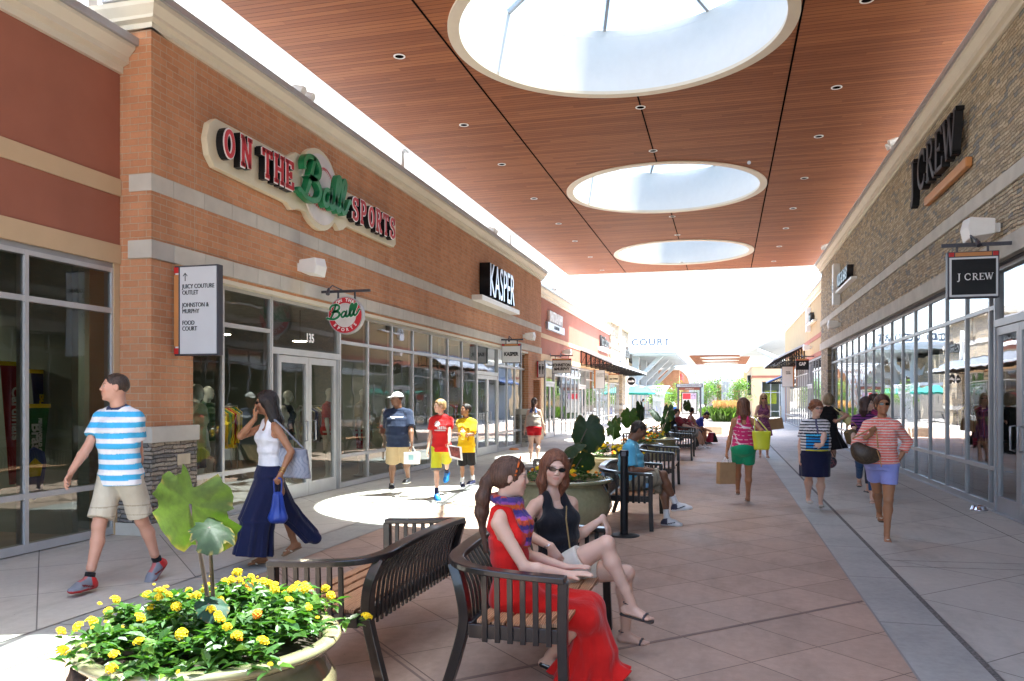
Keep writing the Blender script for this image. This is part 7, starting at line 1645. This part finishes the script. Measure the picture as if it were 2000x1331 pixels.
h = handpos(coral, 1); c0 = W(1690, 884, 8.86); fl = Fld(); bx = (nrm((1, -.1, -.5)), np.array([0, 1., 0]), nrm((.5, 0, 1))); fl.ell(c0, (.165, .060, .105), .02, ax=bx); fl.ell(c0-Vector((.03, 0, .03)), (.12, .065, .095), .03, ax=bx); fl.ell(c0+Vector((.05, 0, .15)), (.15, .12, .085), .03, ax=bx, op='s'); fl.bump(wrinkle(.004, 18, 3))
t, c = fthing('handbag', 'bag', 'dark brown leather handbag held at the chest by the coral striped woman', fl, .008, M['leather'], pattern((.050, .032, .022), (.085, .058, .035), 130, .5)); tanl = plain('tan_leather', (.42, .22, .08), .5); strap(t, c, [c0+Vector((-.13, 0, .15)), h+Vector((-.02, -.01, .0)), h+Vector((.02, 0, .0)), c0+Vector((.13, 0, .05))], .008, tanl); strap(t, c, [c0+Vector((.11, -.06, .03)), c0+Vector((.135, -.08, -.06)), c0+Vector((.15, -.08, -.15))], .006, tanl, 'tassel')
h = Vector(jeans.pos+jeans.arm[1]['e']); fl = Fld(); fl.seg(h+Vector((-.05, -.03, -.02)), h+Vector((-.03, -.03, -.16)), .10, .08, .02, u=(1, -.2, 0), Da=.05, Db=.05); t, c = fthing('handbag', 'bag', 'small olive brown handbag on the arm of the woman in jeans', fl, .01, M['leather'], solid((.12, .08, .035))); strap(t, c, [h+Vector((-.10, -.03, .05)), h+Vector((-.02, -.03, .14)), h+Vector((.05, -.02, .05))], .007, tanl)
h = Vector(blackdress.pos+blackdress.arm[1]['e']); fl = Fld(); fl.seg(h+Vector((.02, .0, -.05)), h+Vector((.02, 0, -.15)), .09, .07, .02, u=(1, 0, 0), Da=.04, Db=.05); t, c = fthing('shoulder_bag', 'bag', 'pale yellow shoulder bag of the woman in the black dress', fl, .012, M['leather'], solid((.6, .55, .25))); sh_ = Vector(blackdress.pos+blackdress.sh[1]); strap(t, c, [h+Vector((-.04, -.02, -.03)), sh_+Vector((-.02, -.06, .05)), sh_+Vector((0, .04, .05)), h+Vector((.08, 0, -.03))], .011, plain('pale_strap', (.62, .58, .3)))
fl = Fld(); c = Vector((1.27+.42, 13.9, .9)); c = W(1622, 903, 14.5); fl.ell(c, (.11, .06, .11), .02); t, c = fthing('handbag', 'bag', 'small floral bag hanging beside the red haired lady', fl, .012, M['leather'], pattern((.03, .05, .06), (.4, .12, .15), 70, .6)); strap(t, c, [c+Vector((-.07, 0, .10)), c+Vector((-.04, .1, .30)), c+Vector((.07, 0, .10))], .006, M['black'])
fl = Fld(); c0 = Vector((-.45, 29.5, .22)); fl.seg(c0+Vector((0, 0, .18)), c0-Vector((0, 0, .12)), .10, .2, .03, u=(1, 0, 0), Da=.1, Db=.14, flat=True, rnd=.02); t, c = fthing('backpack', 'bag', 'red and black bag on the ground by the far bench', fl, .02, M['leather'], lambda V: np.where((V[:, 0] < -.40)[:, None], np.array([[.32, .02, .06]]), np.array([[.02, .02, .02]])))
# stanchion post
t = empty('barrier_post', (-1.14, 9.43, 0), 'black retractable barrier post beside the bench of the man in blue', 'post'); MB().lathe((-1.14, 9.43, 0), [(.18, 0), (.18, .012), (.15, .022), (.05, .03), (.045, .034)], 40).build('base', M['black'], t, smooth=False); MB().lathe((-1.14, 9.43, 0), [(.045, .03), (.045, .93), (.052, .935), (.052, 1.0), (.046, 1.005)], 28).build('pole', M['black'], t, smooth=False)
MB().box((-1.165, 9.37, .94), (-1.115, 9.39, .99)).build('belt_slot', M['darkmetal'], t)
# bottle, bowls, bin
c = W(1263, 958, 9.95); c.z = .44; t = empty('water_bottle', tuple(c), 'clear water bottle with blue label standing on the bench by the man in blue', 'bottle'); MB().lathe(c, [(.030, 0), (.032, .02), (.032, .14), (.014, .18), (.014, .20)], 16).build('bottle', m_glass('bottle_plastic', (.85, .92, .97), 1.0, .3), t, smooth=True); MB().lathe(c, [(.0325, .07), (.0325, .12)], 16, cap=False).build('label', plain('blue_label', (.2, .45, .75), .5), t, smooth=True); MB().lathe(c, [(.016, .19), (.016, .215)], 12).build('cap', M['white'], t)
c = gp(1912, 998); t = empty('dog_bowl', tuple(c), 'steel dog bowl on the pavement beside the glass door at right', 'bowl'); MB().lathe(c, [(.115, .012), (.115, .02), (.105, .025), (.09, .07), (.082, .072), (.075, .03), (.001, .028)], 32, cap=False).build('bowl', plain('steel', (.6, .62, .66), .12, 1.0), t, smooth=True); MB().lathe(c, [(.118, .0), (.118, .014)], 32).build('rubber_foot', M['black'], t)
c = gp(1004, 879.5); t = empty('dog_bowl', tuple(c), 'orange bowl on the pavement near the woman in red shorts', 'bowl'); MB().lathe(c, [(.16, .0), (.14, .06), (.12, .065), (.10, .02), (.001, .018)], 24, cap=False).build('bowl', plain('orange_plastic', (.62, .20, .04), .4), t, smooth=True); MB().lathe(c, [(.165, .0), (.165, .012)], 24).build('foot', M['orange'], t)
t = empty('litter_bin', (-1.75, 27.6, 0), 'round black litter bin with pale blue top behind the maroon shirted man', 'bin'); MB().lathe((-1.75, 27.6, 0), [(.24, 0), (.27, .05), (.29, .95), (.30, 1.0)], 28).build('body', M['black'], t); MB().lathe((-1.75, 27.6, 0), [(.31, 1.0), (.32, 1.03), (.1, 1.08), (.001, 1.08)], 28, cap=False).build('top', plain('blue_top', (.30, .55, .65), .3), t)
# ================================================================ INSIDE THE SHOPS
def mannequin(x, y, yaw, sex, lab, topc=None, shortc=None, H=1.78, z=.15, colf=None):
    p = Person(lab, (x, y, 0), H, sex, yaw=yaw, vox=.013, skin='light', hands={1: dict(p=(.26, .08, .85)), -1: dict(p=(-.26, .05, .85))}); p.root.name = 'mannequin'; p.root['category'] = 'mannequin'; p.root['group'] = 'shop window mannequins'; p.bo.data.materials.clear(); p.bo.data.materials.append(M['mann'])
    if topc is not None or colf: p.top(c=topc, e=.022, hem=-.12, sleeve=.75, slw=.025, colf=colf)
    if shortc: p.shorts(c=shortc, ln=.9, wid=.03)
    p.finish(); MB().lathe((0, 0, 0), [(.2, 0), (.2, .012)], 20).build('stand', M['capmetal'], None).parent = p.root; p.root.location.z = .03; return p
M['mann'] = plain('mannequin_white', (.62, .66, .66), .35, var=.03)
def jersey(c1, c2):
    return lambda V: np.where(((np.abs(V[:, 1]) < .05) & (V[:, 2] > 1.05) & (V[:, 2] < 1.3))[:, None], np.array([c2]), np.array([c1]))
mannequin(-7.25, 15.3, -95, 'm', 'headed white mannequin in cream jersey and red trousers behind the shop glass', None, (.45, .02, .03), colf=jersey((.55, .50, .38), (.4, .03, .03)))
mannequin(-7.6, 14.5, -80, 'm', 'white mannequin in red jersey behind the shop glass right of the door', (.42, .03, .03), (.6, .58, .52))
mannequin(-7.8, 13.25, -90, 'f', 'white mannequin in white and navy top behind the right door leaf', None, None, 1.72, colf=lambda V: np.where((np.abs(V[:, 1]) < .12)[:, None], np.array([[.03, .04, .10]]), np.array([[.6, .6, .6]])))
mannequin(-8.6, 12.0, -90, 'm', 'mannequin in dark green jersey deeper inside the shop', (.05, .12, .06), (.3, .3, .25))
mannequin(-7.5, 10.2, -85, 'm', 'mannequin in pale green jersey behind the left shop window', (.42, .50, .34), (.08, .09, .14))
cl_cols = [(.45, .03, .03), (.03, .06, .25), (.6, .6, .58), (.04, .04, .05), (.55, .42, .04), (.05, .25, .1), (.35, .35, .38)]
def rack(x, y, L_, lab, seed, ax='y'):
    t = empty('clothes_rack', (x, y, 0), lab, 'clothes rack', 'clothes racks inside the shops'); rng = random.Random(seed); m = MB(); m.tube([(x, y-L_/2, .02), (x, y-L_/2, 1.45), (x, y+L_/2, 1.45), (x, y+L_/2, .02)], .016, 8); m.box((x-.25, y-L_/2-.02, .012), (x+.25, y-L_/2+.02, .04)); m.box((x-.25, y+L_/2-.02, .012), (x+.25, y+L_/2+.02, .04)); m.build('frame', M['alu'], t)
    q = y-L_/2+.08
    while q < y+L_/2-.06:
        c = rng.choice(cl_cols); w_ = rng.uniform(.2, .26); hh = rng.uniform(.62, .8); mm = MB(); mm.prism([(-.05, 1.43), (.05, 1.43), (w_, 1.32), (w_*.9, 1.43-hh), (-w_*.9, 1.43-hh), (-w_, 1.32)], lambda u, v, s_: Vector((x+u, q+s_, v)), 0, .035); mm.build('garment', plain('cloth_%d' % cl_cols.index(c), c, .9, var=.2, vs=8, bump=.4, bs=18), t); q += rng.uniform(.06, .12)
    return t
for i, (x, y, L_) in enumerate([(-8.8, 9.6, 1.6), (-9.4, 13.0, 1.8), (-9.0, 16.6, 1.6), (-10.6, 11.2, 1.8), (-10.6, 15, 1.8), (-8.6, 20.2, 1.6), (-9.2, 22.4, 1.8), (-8.7, 25.2, 1.6), (-8.6, 5.0, 1.6), (-9.6, 3.2, 1.6), (6.0, 14.5, 1.6), (6.6, 17.5, 1.8), (5.8, 20.5, 1.6), (6.4, 24, 1.8)]):
    rack(x, y, L_, ('clothes rack seen through the glass, %s' % ('near the first window of the brick shop', 'straight behind the double door', 'beyond the mannequins', 'deep in the brick shop at left', 'deep in the brick shop at centre', 'in the second brick shop at left', 'in the second brick shop at centre', 'in the second brick shop at right', 'in the maroon shop by the corner', 'deep in the maroon shop', 'nearest in the stone shop', 'second in the stone shop', 'third in the stone shop', 'fourth in the stone shop')[i]), i)
# pennants and pendant lamps in the near left shop
def pennant(x, y, z0, z1, w_, lab, c, txt, tc, tsz=.1):
    t = empty('pennant', (x, y, z0), lab, 'pennant'); MB().prism([(-w_/2, z1), (w_/2, z1), (w_*.16, z0), (-w_*.16, z0)], lambda u, v, q: Vector((x+q, y+u, v)), 0, .01).build('cloth', plain('pennant_'+lab[:6].strip(), c, .8), t)
    MB().box((x-.003, y-w_/2-.015, z1-.045), (x+.013, y+w_/2+.015, z1)).build('trim', M['yel'], t)
    for tx, uo, vo, sz in txt: place_text('lettering', tx, M[tc], t, (lambda uo, vo: lambda u, v, q: Vector((x+.011+q, y+uo+v, z0+vo-u)))(uo, vo), .002, sz, bold=.004)
pennant(-7.4, 7.28, .55, 1.55, .36, 'green tapered pennant with white lettering behind the nearest window', (.012, .12, .03), [('Brasil', -.06, .60, .17), ('FIFA WORLD CUP', .03, .62, .055)], 'letter_white')
pennant(-7.3, 6.90, .7, 2.0, .34, 'dark red tapered pennant beside the green one', (.30, .012, .02), [('Cardinals', -.03, .75, .15)], 'letter_white')
pennant(-7.8, 7.75, 1.0, 1.95, .30, 'navy pennant with yellow letters deep behind the nearest window', (.02, .03, .12), [('BLUES', -.03, .5, .12)], 'yel')
def pend(x, y, z, lab):
    t = empty('pendant_lamp', (x, y, z), lab, 'lamp', 'lit pendant lamps inside the shops'); MB().lathe((x, y, z), [(.001, .05), (.10, .045), (.17, .0)], 24, cap=False).build('shade', M['capmetal'], t, smooth=True); MB().lathe((x, y, z), [(.165, -.001), (.001, -.002)], 24, cap=False).build('lit_diffuser', emit('warm_lamp', (1, .84, .62), 9), t); MB().tube([(x, y, z+.05), (x, y, 3.6)], .006, 6).build('cord', M['black'], t)
for i, (x, y, z) in enumerate([(-8.6, 7.9, 2.62), (-9.6, 7.0, 2.5), (-9.0, 10.9, 2.7), (-9.0, 13.0, 2.8), (-9.2, 16.2, 2.9), (-9.2, 21, 2.9), (-9.2, 24.5, 2.9)]): pend(x, y, z, 'lit disc shaped pendant lamp, %s' % ('nearest, in the maroon shop', 'second in the maroon shop', 'nearest in the brick shop', 'behind the double door', 'above the mannequins', 'first in the second brick shop', 'second in the second brick shop')[i])
t = empty('goalie_mask_banner', (-7.5, 6.95, .4), 'blue and yellow shield shaped banner low behind the nearest window', 'banner'); MB().prism([(-.16, .18), (-.13, .30), (0, .36), (.13, .30), (.16, .18), (.10, -.14), (0, -.22), (-.10, -.14)], lambda u, v, q: Vector((-7.3+q, 7.15+u, .72+v)), 0, .02).build('board', plain('banner_blue', (.02, .06, .25), .5), t); MB().prism([(-.10, .16), (0, .24), (.10, .16), (.07, .04), (-.07, .04)], lambda u, v, q: Vector((-7.278+q, 7.15+u, .72+v)), 0, .005).build('emblem', M['yel'], t); t.name = 'shop_banner'
# ================================================================ FAR PART OF THE STREET
M['wmetal'] = plain('white_steel', (.50, .53, .56), .45, .1, var=.03)
fc = empty('food_court', (-14, 85, 0), 'white steel food court canopy with roof letters beyond the left shops', 'building')
MB().box((-34, 72, 5.7), (-4.08, 103, 5.95)).box((-34.02, 71.9, 5.951), (-4.0, 72.3, 6.28)).box((-4.3, 72.301, 5.951), (-4.0, 103, 6.2)).build('roof_deck', M['wmetal'], fc)
m = MB()
for i in range(16): m.box((-8, 72.4+i*1.9, 5.52), (-4.2, 72.6+i*1.9, 5.699))
m.build('roof_beams', M['wmetal'], fc)
for i, y in enumerate((75, 82.5, 90, 97)):
    m = MB(); m.bar((-8, y, 2.75), (-8, y, 5.7), .6, .5); m.bar((-8, y, 3.3), (-5.6, y, 5.65), .34, .34); m.bar((-8, y, 3.3), (-10.4, y, 5.65), .34, .34); m.bar((-8, y, 3.3), (-8, y+2.4, 5.65), .3, .3); m.build('column', M['wmetal'], fc)
MB().box((-8.02, 71, 0), (-24, 100, 2.7)).build('wall', plain('beige_panel', (.42, .37, .30), .8), fc)
MB().box((-7.7, 70.8, 2.701), (-24.2, 100.2, 2.95)).build('fascia', M['wmetal'], fc)
for i in range(7): MB().box((-8.0, 72+i*3.9, .02), (-7.93, 72.25+i*3.9, 2.69)).build('pilaster', M['wmetal'], fc)
MB().box((-9, 71, 2.951), (-26, 100, 5.2)).build('upper_wall', M['ledge_tan'], fc)
place_text('roof_letters', 'FOOD COURT', plain('grey_letters', (.10, .12, .16), .5), fc, fnY(72.2, 1, -8.0, 6.42), .0, .80, bold=.03, extr=.12, space=1.2, sx=1.1)
m = MB(); m.box((-16, 72.1, 6.281), (-15.9, 72.2, 6.4)); m.box((-5, 72.1, 6.281), (-4.9, 72.2, 6.4)); m.box((-16, 72.1, 6.36), (-4.9, 72.18, 6.415)); m.build('letter_rail', M['wmetal'], fc)
t = empty('brick_shop', (-7, 112, 0), 'far brick shop with red signs beyond the food court', 'shop'); MB().box((-5.6, 104, 0), (-20, 135, 5.3)).build('brick_wall', M['brick'], t); MB().box((-5.4, 103.8, 5.301), (-20, 135, 5.7)).build('cornice', M['cream'], t); MB().box((-5.5, 104, 3.2), (-5.59, 135, 3.5)).build('stone_band', M['stone_band'], t)
for y in (106, 110): MB().box((-5.598, y, 3.9), (-5.4, y+2.2, 4.9)).build('red_sign', M['sign_red'], t)
MB().box((-5.595, 112.8, 3.0), (-3.6, 124, 3.15)).build('awning', M['awn'], t)
can2 = canopy(-4.6, 3.3, 108, 150, 7.35, -.65, [114, 123, 132, 141], 2.5, 'second wood soffit canopy far down the street', 2.2, 2.2, seams=(), seg=32, detail=False)
# right side beyond the mustard shop
t = empty('stucco_shop', (6, 80, 0), 'tan stucco shop with yellow window poster facing us at the far right', 'shop')
MB().box((2.4, 76, 3.2), (16, 95, 4.6)).box((2.4, 76, 0), (3.2, 76.4, 3.199)).box((2.4, 76.41, 0), (2.8, 95, 3.199)).box((6.2, 76, 0), (16, 76.4, 3.199)).build('stucco_wall', M['tanstucco'], t); MB().box((2.2, 75.8, 4.601), (16.2, 95.2, 5.1)).build('cornice', M['white'], t); MB().box((2.37, 75.96, 3.55), (16, 76.0, 3.75)).box((2.36, 76.002, 3.55), (2.398, 95, 3.75)).build('band', M['maroon'], t)
m = MB()
for x in (3.2, 3.95, 4.7, 5.45, 6.17): m.box((x, 76.0, 0), (x+.06, 76.1, 3.18))
m.box((3.2, 76.01, 2.2), (6.2, 76.09, 2.26)); m.box((3.2, 76.01, .5), (6.2, 76.09, .56)); w_ = m.build('window', M['alu'], t)
MB().quad((3.2, 76.05, .1), (6.2, 76.05, .1), (6.2, 76.05, 3.15), (3.2, 76.05, 3.15)).build('pane', M['glass'], w_, fix=False); MB().box((3.2, 79, 0), (6.2, 79.1, 3.2)).build('back_wall', M['interior'], t)
MB().box((3.5, 76.3, 1.2), (4.5, 76.32, 2.4)).build('poster', plain('yellow_poster', (.75, .75, .02), .6), t); MB().box((2.38, 80, 2.0), (2.1, 83, 3.9)).build('dark_sign', M['black'], t); MB().box((2.08, 80.4, 2.4), (2.098, 80.9, 3.6)).build('sign_letters', M['white'], t)
awning(2.39, .9, 84, 94, 3.3, 2.9, 'dark awning on the side of the far tan shop'); awning(4.2, 3.0, 59.5, 64, 3.4, 2.9, 'blue awning past the mustard shop').children[0].data.materials[0] = M['awnblue']
t = empty('grey_shop', (6, 61, 0), 'low grey shop with blue awning past the mustard shop', 'shop'); MB().box((4.2, 58.05, 0), (14, 66, 4.2)).build('wall', plain('grey_panel', (.33, .34, .36), .8), t); MB().box((4.0, 58.03, 4.201), (14.1, 66.1, 4.5)).build('cornice', M['cream'], t); MB().box((4.15, 65.2, 0), (4.9, 66.05, 1.1)).build('pier_base', M['ledge_tan'], t)
t = empty('steel_canopy', (5, 60, 0), 'white slanting steel canopy rising behind the mustard shop', 'canopy'); m = MB(); m.add([(1.2, 70, 5.2), (6, 62, 7.4), (14, 62, 7.4), (14, 72, 5.2), (1.2, 70, 5.35), (6, 62, 7.55), (14, 62, 7.55), (14, 72, 5.35)], [(0, 1, 2, 3), (7, 6, 5, 4), (0, 4, 5, 1), (1, 5, 6, 2), (2, 6, 7, 3), (3, 7, 4, 0)]); m.build('roof', M['wmetal'], t)
for i in range(4): MB().bar((4.6, 62.5+i*2, 4.3), (2.6+i*.1, 67.5+i*.8, 5.6), .18).build('strut', M['wmetal'], t)
# flared lattice towers
def vase(x, y, zr, rr, zt, rt, lab, trunk=None):
    t = empty('trellis', (x, y, 0), lab, 'trellis', 'white flared trellis towers'); m = MB(); n = 26
    for i in range(n):
        a = 2*math.pi*i/n; pts = []
        for q in range(9):
            u = q/8; r = rt+(rr-rt)*u**2.2; z = zt+(zr-zt)*u**.9; aa = a+.25*u; pts.append((x+r*math.cos(aa), y+r*math.sin(aa), z))
        m.tube(pts, .028, 4)
        m.tube([(x+rt*math.cos(a), y+rt*math.sin(a), .0), (x+rt*math.cos(a), y+rt*math.sin(a), zt)], .022, 4)
    m.build('rods', M['wmetal'], t)
    for u in (0, .45, .8, 1):
        r = rt+(rr-rt)*u**2.2; z = zt+(zr-zt)*u**.9; MB().tube([(x+r*math.cos(a), y+r*math.sin(a), z) for a in [2*math.pi*i/28 for i in range(29)]], .035, 5, caps=False).build('ring', M['wmetal'], t)
    if trunk: MB().lathe((x, y, 0), [(rt*.9, 0), (rt*.75, zt)], 18).build('trunk', plain('concrete_trunk', (.36, .35, .33), .9, bump=.3), t)
def X_(px, Y): return onY(px, Y)[0]
vase(X_(1360, 66), 66, 4.25, 1.75, 2.75, .55, 'white flared trellis above the directory kiosk'); vase(X_(1286, 62), 62, 2.6, .85, 1.5, .42, 'small white trellis wrapped in pale green vines'); vase(X_(1421, 74), 74, 4.6, 1.8, 3.2, .5, 'white flared trellis on a concrete trunk behind the grasses', True); vase(X_(1390, 92), 92, 4.4, 1.7, 2.9, .5, 'farthest white trellis, middle of the street')
# umbrellas
def umbrella(x, y, lab, z=2.62, r=1.45):
    t = empty('parasol', (x, y, 0), lab, 'umbrella', 'green parasols at the food court'); m = MB(); n = 8
    ring = [(x+r*math.cos(2*math.pi*i/n), y+r*math.sin(2*math.pi*i/n), z-.52) for i in range(n)]; val = [(v[0], v[1], v[2]-.12) for v in ring]
    m.add([(x, y, z)]+ring+val, [(0, i+1, (i+1) % n+1) for i in range(n)]+[(i+1, n+i+1, n+(i+1) % n+1, (i+1) % n+1) for i in range(n)]); m.build('canopy', plain('green_canvas', (.008, .20, .16), .8, var=.1), t, fix=False); MB().tube([(x, y, 0), (x, y, z)], .025, 8).build('pole', M['alu'], t)
    MB().lathe((x, y, 0), [(.25, 0), (.25, .06)], 16).build('base', M['black'], t)
for i, (px, y, lab) in enumerate(((1242, 61, 'green parasol nearest to the stone shop'), (1262, 66, 'second green parasol along the food court'), (1280, 71, 'third green parasol by the trellis'))): umbrella(X_(px, y), y, lab)
# kiosk
kx0, kx1, ky = X_(1323, 62), X_(1370, 62), 62
t = empty('directory_kiosk', ((kx0+kx1)/2, ky, 0), 'dark directory kiosk with map panel and red picture in the middle of the street', 'kiosk')
for x in (kx0, kx1-.14): MB().box((x, ky-.1, 0), (x+.14, ky+.1, 2.5)).build('post', M['darkmetal'], t)
MB().box((kx0-.1, ky-.2, 2.501), (kx1+.1, ky+.2, 2.78)).build('header', M['darkmetal'], t); MB().box((kx0-.02, ky-.21, 2.54), (kx1+.02, ky-.201, 2.74)).build('name_panel', plain('grey_panel2', (.3, .3, .3), .6), t)
place_text('lettering', 'TAUBMAN PRESTIGE OUTLETS', M['letter_black'], t, fnY(ky-.212, 1, (kx0+kx1)/2, 2.6), .002, .13, sx=.78); MB().box((kx0+.14, ky-.12, 2.30), (kx1-.14, ky+.08, 2.499)).build('lower_header', plain('rust_panel', (.18, .05, .03), .6), t); place_text('lettering', 'CHESTERFIELD', M['cream'], t, fnY(ky-.122, 1, (kx0+kx1)/2, 2.36), .002, .10)
MB().box((kx0+.3, ky-.05, .5), (kx1-.3, ky+.05, 2.15)).build('map_case', M['black'], t); MB().box((kx0+.36, ky-.06, .56), (kx1-.36, ky-.051, 2.10)).build('map_panel', plain('map_paper', (.45, .44, .40), .7, var=.15, vs=6), t); MB().box((kx0+.40, ky-.066, 1.62), (kx0+.98, ky-.061, 2.05)).build('red_picture', M['sign_red'], t); MB().box((kx0+1.02, ky-.066, 1.62), (kx1-.40, ky-.061, 2.05)).build('photo', plain('print', (.35, .25, .35), .6, var=.7, vs=12), t)
# planting
def grass_bed(x0, x1, y0, y1, h, lab, c1, c2, n, name, seed, plume=None):
    rng = np.random.RandomState(seed); P = np.stack([rng.uniform(x0, x1, n), rng.uniform(y0, y1, n), np.zeros(n)], 1); D = np.stack([rng.normal(0, .25, n), rng.normal(0, .25, n), np.ones(n)], 1); U = rng.normal(size=(n, 3)); S = h*rng.uniform(.5, 1.1, n); C = np.array(c1)+(np.array(c2)-np.array(c1))*rng.uniform(0, 1, (n, 1))
    me = leaf_mesh_np(P, D, U, S, C, asp=.05 if plume is None else .06); o = mesh_obj(name, me, M['leaf'], None, world=False)
    if plume is not None:
        n2 = n//4; P2 = np.stack([rng.uniform(x0, x1, n2), rng.uniform(y0, y1, n2), h*rng.uniform(.75, 1.05, n2)], 1); me2 = leaf_mesh_np(P2, D[:n2], U[:n2], np.full(n2, .4), np.tile(np.array(plume), (n2, 1)), asp=.10); t = empty('ornamental_grass', ((x0+x1)/2, (y0+y1)/2, 0)); o.name = 'blades'; 
        for q, m_ in ((o, None), (mesh_obj('plumes', me2, M['leaf'], None, world=False), None)): q.parent = t; q.data.transform(Matrix.Translation(-t.location))
        o = t
    return tag(o, lab, 'grass', kind='stuff')
gx0, gx1 = X_(1393, 60), X_(1440, 60); grass_bed(gx0, gx1, 58.5, 63, 1.15, 'tall ornamental grass with tan plumes in the middle bed', (.04, .085, .015), (.10, .17, .04), 3200, 'grass', 4, plume=(.42, .24, .14))
grass_bed(X_(1372, 66), X_(1400, 66), 64, 70, 1.0, 'bright green ground planting behind the kiosk', (.07, .14, .02), (.18, .27, .05), 2200, 'ground_cover', 5)
kb = empty('planting_bed_kerb', ((gx0+gx1)/2, 60, 0), 'pale concrete kerb round the grass bed', 'kerb'); MB().lathe(((gx0+gx1)/2, 60.8, 0), [(1.65, 0), (1.65, .14), (1.45, .14), (1.45, .0)], 36, cap=False).build('kerb', M['stone_band'], kb)
def tree(px, Y, H, r, lab, c=(.06, .12, .025), n=1400, seed=1):
    x = X_(px, Y); t = empty('young_tree', (x, Y, 0), lab, 'tree', 'pale young trees down the street'); rng = np.random.RandomState(seed); m = MB(); m.tube([(x, Y, 0), (x+.03, Y, H*.4), (x-.02, Y, H*.7)], [.05, .04, .02], 7)
    cl = []
    for i in range(9):
        a = rng.uniform(0, 6.28); q = Vector((x+math.cos(a)*r*rng.uniform(.2, .8), Y+math.sin(a)*r*rng.uniform(.2, .8), H*rng.uniform(.45, .95))); m.tube([(x, Y, H*rng.uniform(.3, .6)), tuple(q)], [.02, .008], 5); cl.append(q)
    m.build('trunk', M['stem'], t); k = rng.randint(0, 9, n); P = np.array([cl[i] for i in k])+rng.normal(size=(n, 3))*r*.30; D = rng.normal(size=(n, 3)); U = rng.normal(size=(n, 3)); g = rng.uniform(.6, 1.5, (n, 1))
    me = leaf_mesh_np(P, D, U, rng.uniform(.10, .2, n), np.array(c)*g); mesh_obj('crown', me, M['leaf'], t)
tree(1286, 63, 2.8, .7, 'pale green vine shrub inside the small trellis', (.13, .21, .06), seed=2); tree(1310, 69, 3.0, .9, 'thin pale tree beside the small trellis', (.12, .20, .05), seed=3); tree(1378, 72, 3.0, .9, 'young tree right of the kiosk', (.08, .15, .035), seed=4); tree(1443, 70, 3.2, 1.0, 'light green young tree right of the grass bed', (.12, .21, .05), seed=5); tree(1405, 80, 4.0, 1.2, 'taller young tree behind the grass bed', seed=6); tree(1382, 95, 4.2, 1.4, 'distant tree under the second canopy', seed=7)
# low planter box, bollard, stroller, distant shops
t = empty('planter_box', (X_(1393, 38), 38, 0), 'low concrete planter box at the end of the shade', 'planter'); x = X_(1393, 38); MB().box((x-.35, 37.4, 0), (x+.4, 38.6, .38)).build('box', M['stone_band'], t, bevel=.02); MB().box((x-.28, 37.5, .381), (x+.33, 38.5, .39)).build('soil', M['soil'], t)
t = empty('bollard', (X_(1381, 60), 60, 0), 'black bollard before the green planting', 'bollard'); MB().lathe((X_(1381, 60), 60, 0), [(.09, 0), (.09, .95), (.06, 1.02), (.001, 1.04)], 16, cap=False).build('post', M['black'], t); MB().lathe((X_(1381, 60), 60, 0), [(.12, 0), (.12, .04)], 16).build('base', M['black'], t)
fl = Fld(); c = gp(1287, 812); c.z = .75; fl.ell(c, (.35, .4, .28), .05); fl.seg(c+Vector((-.3, -.2, -.1)), c+Vector((.3, .1, -.35)), .18, .15, .1); t, c = fthing('stroller', 'stroller', 'bright blue covered stroller near the small trellis', fl, .03, plain('blue_fabric', (.02, .10, .50), .6, var=.3, vs=8), None)
for dx, dy in ((-.3, -.3), (.3, -.3), (-.3, .35), (.3, .35)):
    m = MB().tube([(dx-.02, dy, -.62), (dx+.02, dy, -.62)], .12, 14); mesh_obj('wheel', m.mesh('wheel'), M['black'], t, world=False)
m = MB().tube([(-.3, -.3, -.6), (0, 0, -.2), (.3, .35, -.6)], .02, 6).tube([(.3, -.3, -.6), (0, 0, -.2), (-.3, .35, -.6)], .02, 6); mesh_obj('frame', m.mesh('frame'), M['alu'], t, world=False)
# cafe tables under the parasols
for i, (px, Y) in enumerate(((1213, 56.9), (1232, 60), (1258, 65))):
    x = X_(px, Y); t = empty('cafe_table', (x, Y, 0), 'dark cafe table %s' % ('beside the stone pier', 'under the first green parasol', 'under the second green parasol')[i], 'table', 'cafe tables near the food court'); MB().lathe((x, Y, 0), [(.42, .72), (.42, .75)], 20).build('tabletop', M['darkmetal'], t); MB().tube([(x, Y, 0), (x, Y, .72)], .03, 8).build('stem', M['darkmetal'], t); MB().lathe((x, Y, 0), [(.25, 0), (.25, .03)], 16).build('foot', M['darkmetal'], t)
# closing blocks far away
for i, (x0, x1, y0, h_, mt, lab) in enumerate([(-30, -4.6, 150, 6.5, 'cream', 'pale shop far beyond the second canopy at left'), (-4.6, 3.3, 190, 5.0, 'maroon', 'dark red shop closing the street far away'), (3.3, 26, 150, 6.5, 'tanstucco', 'tan shop far beyond the second canopy at right'), (3.4, 18, 98, 5.4, 'cream', 'cream shop behind the far tan stucco shop')]):
    t = empty('distant_shop', ((x0+x1)/2, y0, 0), lab, 'shop'); MB().box((x0, y0, 3.2), (x1, y0+12, h_)).box((x0, y0+2.5, 0), (x1, y0+12, 3.199)).build('wall', M[mt], t); MB().box((x0-.1, y0-.2, h_+.001), (x1+.1, y0+12, h_+.4)).build('cornice', M['white'], t)
    n = max(2, int((x1-x0)/3))
    for j in range(n):
        a = x0+(x1-x0)*j/n; w_ = MB().box((a, y0+.1, 0), (a+.15, y0+.3, 3.19)).build('mullion', M['alu'], t)
        MB().quad((a+.15, y0+.2, 0), (a+(x1-x0)/n, y0+.2, 0), (a+(x1-x0)/n, y0+.2, 3.19), (a+.15, y0+.2, 3.19)).build('pane', M['glass'], w_, fix=False)
